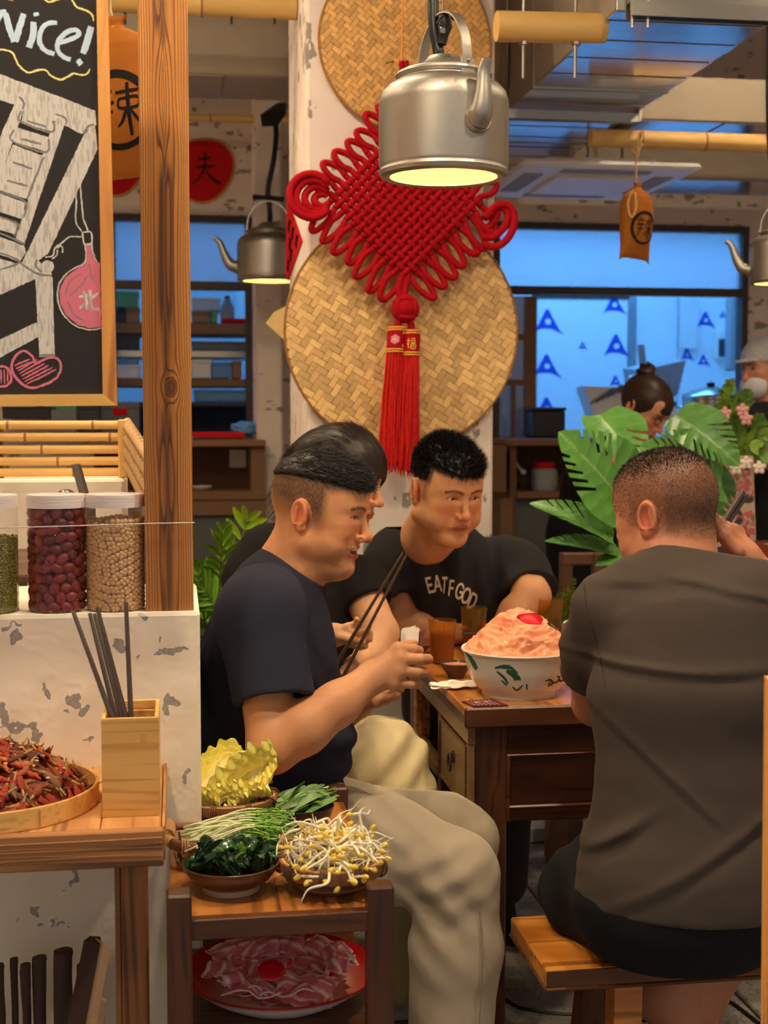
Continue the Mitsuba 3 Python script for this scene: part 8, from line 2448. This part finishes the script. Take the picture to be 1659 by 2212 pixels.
def shorts4(p):
 n = np.array([RT[0], RT[1], 0])
 o = P(1450, 1950, 2.52)
 q = p - n * (((p - o) @ n) * (1 - 1 / 1.35))[:, None]
 def S_(px, py, D):
  w = P(px, py, D)
  return w - n * (((w - o) @ n) * (1 - 1 / 1.35))
 d = chain(q, [S_(1480, 1840, 2.50), S_(1475, 1945, 2.50)], [.13, .150], .04)
 d = smin(d, chain(p, [P(1400, 1940, 2.56), P(1300, 1930, 2.66), P(1265, 1935, 2.82), P(1290, 1960, 2.98)], [.13, .110, .095, .088], .03), .03)
 d = smin(d, chain(p, [P(1600, 1940, 2.56), P(1630, 1930, 2.75), P(1640, 1940, 2.95)], [.13, .11, .09], .03), .03)
 d = d + wrinkle(p, .005, 9, 60)
 q2 = p - P(1240, 1900, 2.6)
 d = d + .007 * np.sin((q2 @ RT) * 95 + q2[:, 2] * 30) * np.exp(-(q2 ** 2).sum(1) / .012)
 return smax(d, .4215 - p[:, 2], .012)
lo, hi = bb([P(1200, 1840, 2.4), P(1700, 1840, 2.4), P(1290, 1960, 3.05), P(1640, 1960, 3.05)], .12)
lo[2] = .41
garment(R4, 'shorts', shorts4, lo, hi, .006, (30, 30, 32), 'black shorts', var=.05)
for px, d_ in ((1560, 2.70), (1440, 2.72)):
 w = P(px, 2420, d_)
 shoe(R4, (w[0] - .03, w[1] + .0, 0), (w[0] + .05, w[1] + .14, 0), .042, ((40, 38, 38), (160, 156, 150)))
for i, (a, b, da) in enumerate((((1605, 1062, 2.74), (1536, 1168, 2.70), .0), ((1612, 1068, 2.75), (1544, 1174, 2.71), .0))):
 t_, b_ = P(*a), P(*b)
 single('chopstick', ply(tube([t_, t_ * .5 + b_ * .5, b_ + (b_ - t_) * .25], [.0058, .0052, .003], 8), 'ebony', 30), ['upper one of the two chopsticks in the gray-shirted man\'s hand', 'lower one of the two chopsticks in the gray-shirted man\'s hand'][i], 'chopstick')
# ------------------------------------------------------------------ staff in the background
R5 = thing('person', 'woman with glasses and a hair bun in a black apron bending over behind the plants', 'person')
A5 = axes(50, 36, 0)
H5 = Head(P(1388, 884, 5.25), A5, s=.98, eye_open=.6, neck_to=P(1345, 955, 5.3), neck_r=.05)
sh5, el5, wr5 = P(1330, 985, 5.2), P(1400, 1075, 5.0), P(1440, 1120, 4.9)
def skin5(p):
 d = H5.sdf(p)
 core = chain(p, [H5.neck_to, P(1300, 1010, 5.35), P(1260, 1150, 5.45), P(1265, 1330, 5.45)], [.055, .1, .1, .1], .03)
 arm = chain(p, [sh5, el5, wr5, P(1452, 1130, 4.87)], [.05, .04, .028, .025], .02)
 return smin(smin(d, core, .03), arm, .02)
body_mesh(R5, skin5, *bb([H5.O, P(1265, 1300, 5.5), wr5], .16), .009, [(H5.O - .14, H5.O + .14)], .0032, lambda p: H5.color(p, (226, 164, 128), None, beard=0))
H5.eyes(R5, gaze=(0, 1, -.4))
def hair5(p):
 q = H5.local(p)
 m = q.copy()
 m[:, 0] = np.abs(m[:, 0])
 d = ell(m, (0, -.006, .042), (.084, .110, .097))
 d = smax(d, -ell(q, (0, .125, -.060), (.062, .082, .098)), .01)
 d = smax(d, -ell(m, (.06, .05, -.10), (.05, .09, .09)), .01)
 b = q - np.array([0, -.075, .125])
 r = np.linalg.norm(b, axis=1)
 bun = r - .034 + .006 * np.sin(np.arctan2(b[:, 0], b[:, 1]) * 3 + b[:, 2] * 200)
 return smin(d, bun, .012)
m = surfnet(hair5, H5.O - .2, H5.O + .24, .005)
part(R5, 'hair', colored(m, (52, 34, 28), 'hair', var=.6, scale=160), 'dark hair tied in a bun')
for s in (-1, 1):
 a = np.linspace(0, 2 * np.pi, 24, endpoint=False)
 part(R5, 'glasses_rim', ply(tube(H5.world(np.stack([s * .031 + .019 * np.cos(a), .100 - .15 * np.abs(.019 * np.cos(a) * s + .031) + 0 * a, .013 + .016 * np.sin(a)], 1)), .0015, 5, closed=True), 'black_plastic', True))
 part(R5, 'glasses_temple', ply(tube(H5.world([(s * .05, .092, .018), (s * .074, .0, .014)]), .0016, 5), 'black_plastic', True))
part(R5, 'glasses_bridge', ply(tube(H5.world([(-.012, .102, .016), (.012, .102, .016)]), .0014, 5), 'black_plastic', True))
def apron5(p):
 d = chain(p, [P(1325, 985, 5.32), P(1290, 1050, 5.38), P(1262, 1160, 5.45), P(1262, 1300, 5.47), P(1265, 1500, 5.5)], [.10, .13, .145, .15, .14], .05)
 d = smin(d, chain(p, [P(1340, 985, 5.25), P(1392, 1062, 5.02)], [.07, .055], .02), .03)
 d = smax(d, -cone(p, H5.neck_to, H5.world((0, -.02, -.04)), .07, .07), .004)
 return d + wrinkle(p, .006, 6, 71)
garment(R5, 'clothes', apron5, *bb([P(1200, 960, 5.3), P(1420, 1520, 5.6), P(1390, 1060, 4.95)], .12), .009, (30, 30, 33), 'black work clothes')
part(R5, 'apron_strap', ply(slab(np.array([[P(1296, 902, 5.28), P(1300, 912, 5.27)], [P(1316, 916, 5.22), P(1318, 928, 5.22)], [P(1340, 950, 5.16), P(1340, 966, 5.17)]]), .006), 'pole_bamboo', True), 'orange apron strap')
for px in (1250, 1285):
 w = P(px, 1500, 5.5)
 part(R5, 'trouser_leg', colored(tube([w, [w[0], w[1], .06]], [.085, .065], 14), (28, 28, 30), 'cloth'))
 shoe(R5, (w[0], w[1], 0), (w[0] + .14, w[1] - .06, 0), .045, ((30, 30, 30), (60, 58, 56)))
R6 = thing('person', 'standing man with a gray cap and dark shirt at the right edge', 'person')
A6 = axes(-62, 8)
H6 = Head(P(1652, 800, 5.85), A6, s=1.0, neck_to=P(1662, 868, 5.88), neck_r=.058)
s6, e6, w6 = P(1612, 905, 5.8), P(1625, 975, 5.6), P(1580, 950, 5.5)
def skin6(p):
 d = H6.sdf(p)
 core = chain(p, [H6.neck_to, P(1680, 940, 5.9), P(1690, 1100, 5.9)], [.06, .1, .1], .03)
 arm = chain(p, [P(1640, 905, 5.8), P(1655, 990, 5.55), P(1612, 985, 5.45), P(1592, 978, 5.42)], [.05, .042, .03, .026], .02)
 return smin(smin(d, core, .03), arm, .02)
body_mesh(R6, skin6, *bb([H6.O, P(1700, 1150, 5.95), P(1600, 950, 5.4)], .16), .01, [(H6.O - .14, H6.O + .14)], .0036, lambda p: H6.color(p, (210, 150, 120), lambda q: np.clip((q[:, 2] - .01 - .4 * np.clip(q[:, 1] - .02, 0, 1)) / .03, 0, 1)))
H6.eyes(R6)
def cap6(p):
 q = H6.local(p)
 d = ell(q, (0, -.008, .055), (.088, .108, .088))
 d = smax(d, .035 - q[:, 2] + .12 * q[:, 1], .006)
 return smin(d, ell(q, (0, .10, .052), (.055, .05, .006)), .01)
part(R6, 'cap', colored(surfnet(cap6, H6.O - .2, H6.O + .2, .0055), (176, 176, 178), 'cloth', var=.2, scale=60), 'gray cap')
m = surfnet(lambda p: smax(smax(ell(H6.local(p), (0, .062, -.055), (.066, .055, .058)), .048 - H6.local(p)[:, 1], .004), H6.local(p)[:, 2] + .022, .004), H6.O - .15, H6.O + .15, .005)
part(R6, 'face_mask', colored(m, (220, 224, 226), 'cloth'), 'pale face mask')
def shirt6(p):
 d = chain(p, [P(1668, 920, 5.9), P(1680, 1000, 5.92), P(1690, 1200, 5.92), P(1690, 1420, 5.92)], [.13, .15, .15, .15], .05)
 d = smin(d, cone(p, P(1668, 905, 5.88), P(1632, 915, 5.82), .09, .07), .04)
 d = smin(d, cone(p, P(1640, 905, 5.82), P(1652, 965, 5.62), .068, .058), .03)
 d = smax(d, -cone(p, H6.neck_to, H6.world((0, -.02, -.04)), .066, .066), .004)
 return d + wrinkle(p, .005, 6, 77)
garment(R6, 'shirt', shirt6, *bb([P(1600, 880, 5.8), P(1760, 1430, 6.05), P(1650, 970, 5.6)], .1), .01, (44, 44, 48), 'dark gray shirt')
w = P(1690, 1420, 5.92)
for s in (-.08, .08):
 part(R6, 'trouser_leg', colored(tube([[w[0] + s, w[1], w[2] + .05], [w[0] + s, w[1], .06]], [.09, .065], 14), (30, 30, 34), 'cloth'))
 shoe(R6, (w[0] + s, w[1], 0), (w[0] + s - .1, w[1] - .1, 0), .045, ((30, 30, 30), (60, 58, 56)))
# ------------------------------------------------------------------ plants
mat('leaf_green', rough=0.35, spec=0.45, base=VC)
def vein_leaf(L, W, holes, seed, cup=.25, droop=.25):
 """Monstera leaf: heart-shaped blade cut by slots between its veins; returns mesh in xy, tip along +x, with vertex colours."""
 t = np.linspace(0, 1, 40)
 w = W / 2 * np.sin(np.pi * np.clip(t, 0, 1) ** .62) ** .75
 x = t * L - .14 * L * np.exp(-((t - .06) / .09) ** 2)
 up = np.stack([x, w], 1)
 out = sg.Polygon(np.vstack([up, up[::-1] * [1, -1]])).buffer(.001)
 g = out
 rg_ = np.random.default_rng(seed)
 for s in (-1, 1):
  for i in range(holes):
   u = .24 + .62 * (i + .5) / holes
   bx_ = u * L * .82
   ang = s * math.radians(52 - 22 * u)
   r0 = W * (.24 + .06 * rg_.random())
   p0 = np.array([bx_ + r0 * math.cos(ang) * .6, s * abs(r0 * math.sin(ang))])
   p1 = p0 + np.array([math.cos(ang), math.sin(ang)]) * W * .7
   g = g.difference(stroke([p0, (p0 + p1) / 2, p1], (W * .03, W * .085), 0, 10))
 g = max(getattr(g, 'geoms', [g]), key=lambda a: a.area)
 m = trimesh.creation.extrude_polygon(g.simplify(.0006), .0012, engine='earcut').subdivide_to_size(L * .045, max_iter=12)
 v = m.vertices
 s_ = v[:, 1] / (W / 2)
 vn = np.abs(np.sin((v[:, 0] / L * holes * 1.24 - np.abs(s_) * 1.1) * np.pi))
 v[:, 2] += cup * W * .5 * np.abs(s_) ** 1.5 - droop * L * np.square(v[:, 0] / L) * .6 + .012 * W * (1 - vn) * np.clip(np.abs(s_) * 3, 0, 1)
 mid = np.exp(-np.square(v[:, 1] / (W * .012)))
 c = np.array(S(84, 140, 60)) * (.8 + .5 * meshkit.fbm(v * 30, 2, seed))[:, None]
 k_ = np.clip(mid + .35 * np.clip(1 - vn * 4, 0, 1), 0, 1)[:, None]
 c = c * (1 - k_) + np.array(S(140, 178, 96)) * k_
 return tm(v, m.faces), np.clip(c, 0, 1)
def set_leaf(k, base, tip, face, L_scale, holes, seed, wr=.8, tint=1.0, cup=.25, droop=.3, stem_from=None):
 base, tip = np.asarray(base), np.asarray(tip)
 L = np.linalg.norm(tip - base) * L_scale
 m, c = vein_leaf(L, L * wr, holes, seed, cup, droop)
 x = (tip - base) / np.linalg.norm(tip - base)
 z = np.asarray(face, float) - x * (np.asarray(face) @ x)
 z /= np.linalg.norm(z)
 part(k, 'leaf', mikit.ply(moved(m, frame_m(base, x, np.cross(z, x), z)), 'leaf_green', smooth=True, color=np.clip(c * tint, 0, 1)))
 if stem_from is not None:
  part(k, 'stem', colored(tube(spline([stem_from, (np.asarray(stem_from) * .5 + base * .5) + [0, 0, .02], base], 14), .005, 6), (96, 140, 66), 'leaf_green'))
B_ = -FW
k = thing('monstera_plant', 'large potted monstera with glossy split leaves behind the gray-shirted man', 'plant')
rt = P(1352, 1290, 4.3)
part(k, 'pot', colored(lathe([(0, .02), (.11, .02), (.14, .26), (.15, .28), (.14, .285), (.125, .25), (0, .24)], 32, (rt[0], rt[1], rt[2] - .28)), (92, 70, 52), 'painted_satin'))
set_leaf(k, P(1345, 1085, 4.05), P(1228, 930, 3.95), B_ * .8 + UP * .6 - RT * .1, 1.0, 5, 1, .95, 1.15, .25, .25, rt)
set_leaf(k, P(1300, 905, 4.2), P(1392, 1000, 4.05), B_ * .6 + UP * .8, .95, 4, 2, .9, 1.2, .3, .35, rt)
set_leaf(k, P(1545, 1040, 4.1), P(1412, 962, 4.0), B_ * .8 + UP * .7, 1.1, 5, 3, .95, .85, .25, .2, rt + [.2, 0, 0])
set_leaf(k, P(1470, 905, 4.15), P(1605, 990, 4.05), B_ * .8 + UP * .6, .98, 5, 4, .85, .8, .2, .3, rt + [.15, 0, 0])
set_leaf(k, P(1530, 1020, 4.2), P(1560, 1160, 4.2), B_ * .9 + RT * .2, .9, 4, 5, .8, .7, .2, .2, rt + [.1, 0, 0])
set_leaf(k, P(1310, 1160, 4.0), P(1160, 1068, 3.95), B_ * .5 + UP * .9, 1.0, 4, 6, .62, 1.0, .3, .25, rt)
set_leaf(k, P(1330, 1200, 4.0), P(1185, 1152, 3.95), B_ * .4 + UP, 1.0, 3, 7, .55, 1.0, .3, .2, rt)
set_leaf(k, P(1300, 1215, 3.95), P(1400, 1200, 3.9), B_ * .5 + UP, 1.1, 3, 8, .6, .9, .2, .2, rt)
k = thing('plant_stand', 'small brown wooden stand under the monstera pot', 'stand')
part(k, 'top', ply(box((rt[0] - .15, rt[1] - .15, rt[2] - .30), (rt[0] + .15, rt[1] + .15, rt[2] - .262), .004), 'cabinet_brown'))
for sx in (-.12, .12):
 for sy in (-.12, .12):
  part(k, 'leg', ply(box((rt[0] + sx - .02, rt[1] + sy - .02, 0), (rt[0] + sx + .02, rt[1] + sy + .02, rt[2] - .301)), 'cabinet_brown'))
# chair back seen between the monstera and the young man
k = thing('dining_chair', 'brown wooden chair back left of the monstera', 'chair')
for px in (1226, 1296):
 w = P(px, 1195, 4.75)
 part(k, 'back_post', ply(box((w[0] - .02, w[1], 0), (w[0] + .02, w[1] + .04, w[2]), .004), 'cabinet_brown'))
a, c = P(1226, 1198, 4.75), P(1296, 1222, 4.75)
part(k, 'top_rail', ply(box((a[0] - .02, a[1] - .003, c[2]), (c[0] + .02, a[1] + .03, a[2] + .005), .006), 'shelf_brown'))
part(k, 'seat', ply(box((a[0] - .02, a[1] - .42, .44), (c[0] + .04, a[1] - .001, .47), .005), 'cabinet_brown'))
for x in (a[0], c[0]):
 part(k, 'front_leg', ply(box((x - .02, a[1] - .41, 0), (x + .02, a[1] - .37, .4395), .003), 'cabinet_brown'))
def pinnate(k, pts, n, L, W, col, spread=62, face=None, seed=0, name='leaflet', joined=False, tip=True):
 """Frond: a stalk with pairs of pointed leaflets."""
 rg_ = np.random.default_rng(seed)
 p = spline(pts, 30)
 t_, n_, b_ = frames(p)
 part(k, 'stalk', toned(tube(p, np.linspace(.0035, .0014, 30), 6), np.array(col) * .8, 'leaf', step=12))
 fc = np.asarray(face, float) if face is not None else B_ + UP
 ms = []
 for i in range(n):
  u = .12 + .85 * i / (n - 1)
  j = min(int(u * 29), 28)
  z = fc - t_[j] * (fc @ t_[j])
  z /= np.linalg.norm(z)
  sd = np.cross(z, t_[j])
  for s in (-1, 1):
   a = math.radians(spread * (1 - .55 * u) + rg_.normal() * 5)
   d = t_[j] * math.cos(a) + sd * s * math.sin(a) + z * .12 * rg_.normal()
   l_ = L * (math.sin(np.pi * (.22 + .70 * u)) ** .7 if tip else (1 - .8 * u)) * rg_.uniform(.85, 1.1)
   q = np.linspace(0, 1, 9)
   w = W * np.sin(np.pi * np.clip(q * .94 + .03, 0, 1)) ** .8
   e = np.cross(z, d)
   c_ = p[j] + np.outer(q * l_, d) - np.outer(q * q * l_ * .16, z * 0 + [0, 0, 1])
   m = slab(np.stack([c_ - np.outer(w / 2, e) + np.outer(w * .12, z), c_, c_ + np.outer(w / 2, e) + np.outer(w * .12, z)], 1), .0008)
   cc = np.array(S(*col)) * rg_.uniform(.75, 1.2)
   if joined:
    ms.append((m, cc))
   else:
    part(k, name, toned(m, np.array(col) * (.86, .96, 1.06)[(i + seed) % 3], 'leaf', step=12))
 if joined:
  mm = cat([m for m, _ in ms])
  part(k, 'leaflets', mikit.ply(mm, 'leaf_green', smooth=True, color=np.clip(np.vstack([np.tile(c_, (len(m.vertices), 1)) for m, c_ in ms]), 0, 1)), kind='stuff')
k = thing('palm_fern', 'bright green artificial palm fern between the post and the laughing man', 'plant')
r0 = P(452, 1400, 3.75)
part(k, 'pot', colored(lathe([(0, .0), (.05, .0), (.062, .14), (.066, .15), (.056, .14), (0, .12)], 28, (r0[0], r0[1] + .02, r0[2] - .16)), (70, 66, 60), 'painted_satin'))
for sd, (pts, n_, L_, W_, col, fc) in enumerate((([(505, 1260, 3.75), (520, 1180, 3.73), (534, 1120, 3.71)], 9, .125, .020, (172, 212, 50), B_), ([(472, 1270, 3.73), (478, 1200, 3.70), (480, 1140, 3.68)], 12, .09, .016, (120, 172, 48), B_ + RT * .8), ([(440, 1330, 3.70), (430, 1270, 3.68), (428, 1225, 3.67)], 10, .105, .017, (110, 166, 46), B_ + RT),
            ([(470, 1330, 3.67), (452, 1290, 3.65), (440, 1268, 3.63)], 9, .1, .017, (128, 178, 54), B_ + UP), ([(500, 1340, 3.68), (512, 1290, 3.68), (522, 1240, 3.68)], 9, .095, .016, (98, 152, 40), B_ + UP))):
 pinnate(k, [r0] + [P(*q) for q in pts], n_, L_, W_, col, 66, fc, sd + 1)
single('planter_ledge', ply(box((r0[0] - .075, r0[1] - .055, 0), (r0[0] + .075, r0[1] + .095, r0[2] - .162), .006), 'cabinet_brown'), 'brown planter box holding the palm fern behind the half wall', 'planter')
k = thing('small_fern', 'small olive green fern behind the right amber tumbler', 'plant')
r0 = P(1205, 1380, 4.35)
part(k, 'pot', colored(lathe([(0, 0), (.05, 0), (.065, .09), (.06, .1), (0, .08)], 24, (r0[0], r0[1], r0[2] - .1)), (80, 62, 48), 'painted_satin'))
for i, (a, b) in enumerate((((1222, 1310), (1240, 1250)), ((1205, 1310), (1192, 1262)), ((1225, 1330), (1250, 1295)), ((1190, 1330), (1168, 1290)), ((1210, 1330), (1222, 1275)))):
 pinnate(k, [r0, P(*a, 4.3), P(*b, 4.25)], 14, .05, .010, (150, 160, 50), 78, B_, 20 + i, joined=True, tip=False)
k = thing('plant_stand', 'narrow wooden stand under the small olive fern', 'stand')
part(k, 'top', ply(box((r0[0] - .06, r0[1] - .06, r0[2] - .13), (r0[0] + .06, r0[1] + .06, r0[2] - .101), .003), 'cabinet_brown'))
part(k, 'column', ply(box((r0[0] - .03, r0[1] - .03, 0), (r0[0] + .03, r0[1] + .03, r0[2] - .1305)), 'cabinet_brown'))
# tall floral vase with flowers, and the neighbouring table at the right edge
vx = P(1590, 1100, 4.75)
k = thing('floral_vase', 'tall square vase printed with pink flowers behind the raised chopsticks', 'vase')
x0, x1 = P(1540, 1100, 4.75)[0], P(1640, 1100, 4.75)[0]
z0_, z1_ = P(1590, 1225, 4.75)[2], P(1590, 985, 4.75)[2]
mat('vase_ground', (206, 176, 156), 0.5)
mat('vase_dark', (66, 62, 60), 0.5)
mat('vase_pink', (196, 104, 100), 0.5)
mat('vase_green', (96, 112, 76), 0.5)
part(k, 'body', ply(prism8([(x0 - .015, vx[1], z0_), (x1, vx[1], z0_), (x1 - .02, vx[1], z1_), (x0 + .05, vx[1], z1_)], [(x0 - .015, vx[1] + .14, z0_), (x1, vx[1] + .14, z0_), (x1 - .02, vx[1] + .14, z1_), (x0 + .05, vx[1] + .14, z1_)]), 'vase_ground'))
body_poly = sg.Polygon([(x0 - .015, z0_), (x1, z0_), (x1 - .02, z1_), (x0 + .05, z1_)]).buffer(-.003)
rgv = np.random.default_rng(8)
for m_, n_, s_ in (('vase_dark', 12, .030), ('vase_pink', 14, .026), ('vase_green', 9, .02)):
 for i in range(n_):
  o = np.array([rgv.uniform(x0, x1), rgv.uniform(z0_, z1_)])
  if m_ == 'vase_pink':
   g = unary_union([sg.Point(o + rgv.normal(size=2) * s_ * .45).buffer(.006) for _ in range(14)])
  else:
   a = rgv.random() * 6.28
   g = stroke([o, o + s_ * np.array([math.cos(a), math.sin(a)]), o + 2 * s_ * np.array([math.cos(a + .6), math.sin(a + .6)])], s_ * .8, .9)
  g = g.intersection(body_poly)
  if g.area > 1e-6:
   part(k, 'printed_motif', ply(xz_plate(g, vx[1] - .0012 - .0004 * (m_ == 'vase_pink'), .0011), m_))
k = thing('flower_arrangement', 'pink flowers and green sprigs standing in the floral vase', 'flowers')
vt = np.array([(x0 + x1) / 2 + .01, vx[1] + .06, z1_])
for i, (a, b) in enumerate(((1568, 838), (1560, 870), (1612, 850), (1600, 880), (1640, 905), (1650, 940), (1586, 905), (1630, 960), (1655, 985), (1576, 830))):
 w = P(a, b, 4.75)
 pinnate(k, [vt, vt * .4 + w * .6 + [0, 0, .02], w], 5, .07, .024, (120, 156, 52) if i % 2 else (96, 136, 50), 55, B_ + RT * .3, 50 + i, joined=True)
for i, (a, b) in enumerate(((1604, 886), (1566, 893), (1612, 905), (1640, 1010), (1612, 1000), (1590, 1012))):
 w = P(a, b, 4.7)
 ms = [moved(trimesh.creation.icosphere(2, 1), trans(w) @ rot(FW, q * 72) @ trans(UP * .012) @ np.diag([.009, .006, .012, 1])) for q in range(5)] + [trimesh.creation.icosphere(2, .006).apply_translation(w - FW * .004)]
 part(k, 'flower', colored(cat(ms), (224, 164, 164) if i < 3 else (236, 224, 206), 'painted_rough'))
 part(k, 'flower_stem', colored(tube([vt, w], .002, 5), (96, 136, 60), 'leaf_green'))
k = thing('side_table', 'brown table at the right edge behind the gray-shirted man', 'table')
a = P(1540, 1250, 4.6)
part(k, 'top', ply(box((a[0] - .12, a[1] - .1, z0_ - .035), (a[0] + .9, a[1] + .5, z0_ - .001), .004), 'honey_wood_x'))
for sx, sy in ((-.08, -.05), (.86, -.05), (-.08, .45), (.86, .45)):
 part(k, 'leg', ply(box((a[0] + sx - .03, a[1] + sy - .03, 0), (a[0] + sx + .03, a[1] + sy + .03, z0_ - .0355)), 'dark_wood_z'))
w = P(1652, 1185, 4.7)
k = thing('copper_pot', 'pinkish copper pot on a wooden base at the right edge', 'pot')
mat('copper', (214, 140, 116), 0.3, metal=1.0)
part(k, 'pot', ply(lathe([(0, .03), (.05, .03), (.058, .05), (.058, .085), (.052, .092), (0, .09)], 32, (w[0] + .02, w[1], z0_)), 'copper', 40))
part(k, 'base', ply(lathe([(0, 0), (.06, 0), (.06, .029), (0, .029)], 32, (w[0] + .02, w[1], z0_)), 'cabinet_brown', 30))
k = thing('food_plate', 'plate of yellow and green food at the right edge of the next table', 'plate')
w = P(1642, 1238, 4.45)
part(k, 'plate', ply(lathe([(0, .004), (.06, .004), (.085, .016), (.084, .018), (.06, .007), (0, .007)], 36, (w[0], w[1], z0_)), 'white_plastic', 30))
rgf = np.random.default_rng(4)
for nm, col, n_ in (('greens', (70, 140, 70), 40), ('yellow_pieces', (226, 190, 70), 26)):
 ms = [moved(trimesh.creation.icosphere(1, 1), trans(np.array([w[0], w[1], z0_ + .018]) + rgf.normal(size=3) * [.026, .026, .008] + [(-.02 if nm == 'greens' else .02), 0, .004]) @ rot(rgf.normal(size=3), rgf.random() * 180) @ np.diag([.012, .008, .003, 1])) for _ in range(n_)]
 part(k, nm, colored(cat(ms), col, 'painted_satin'), kind='stuff')
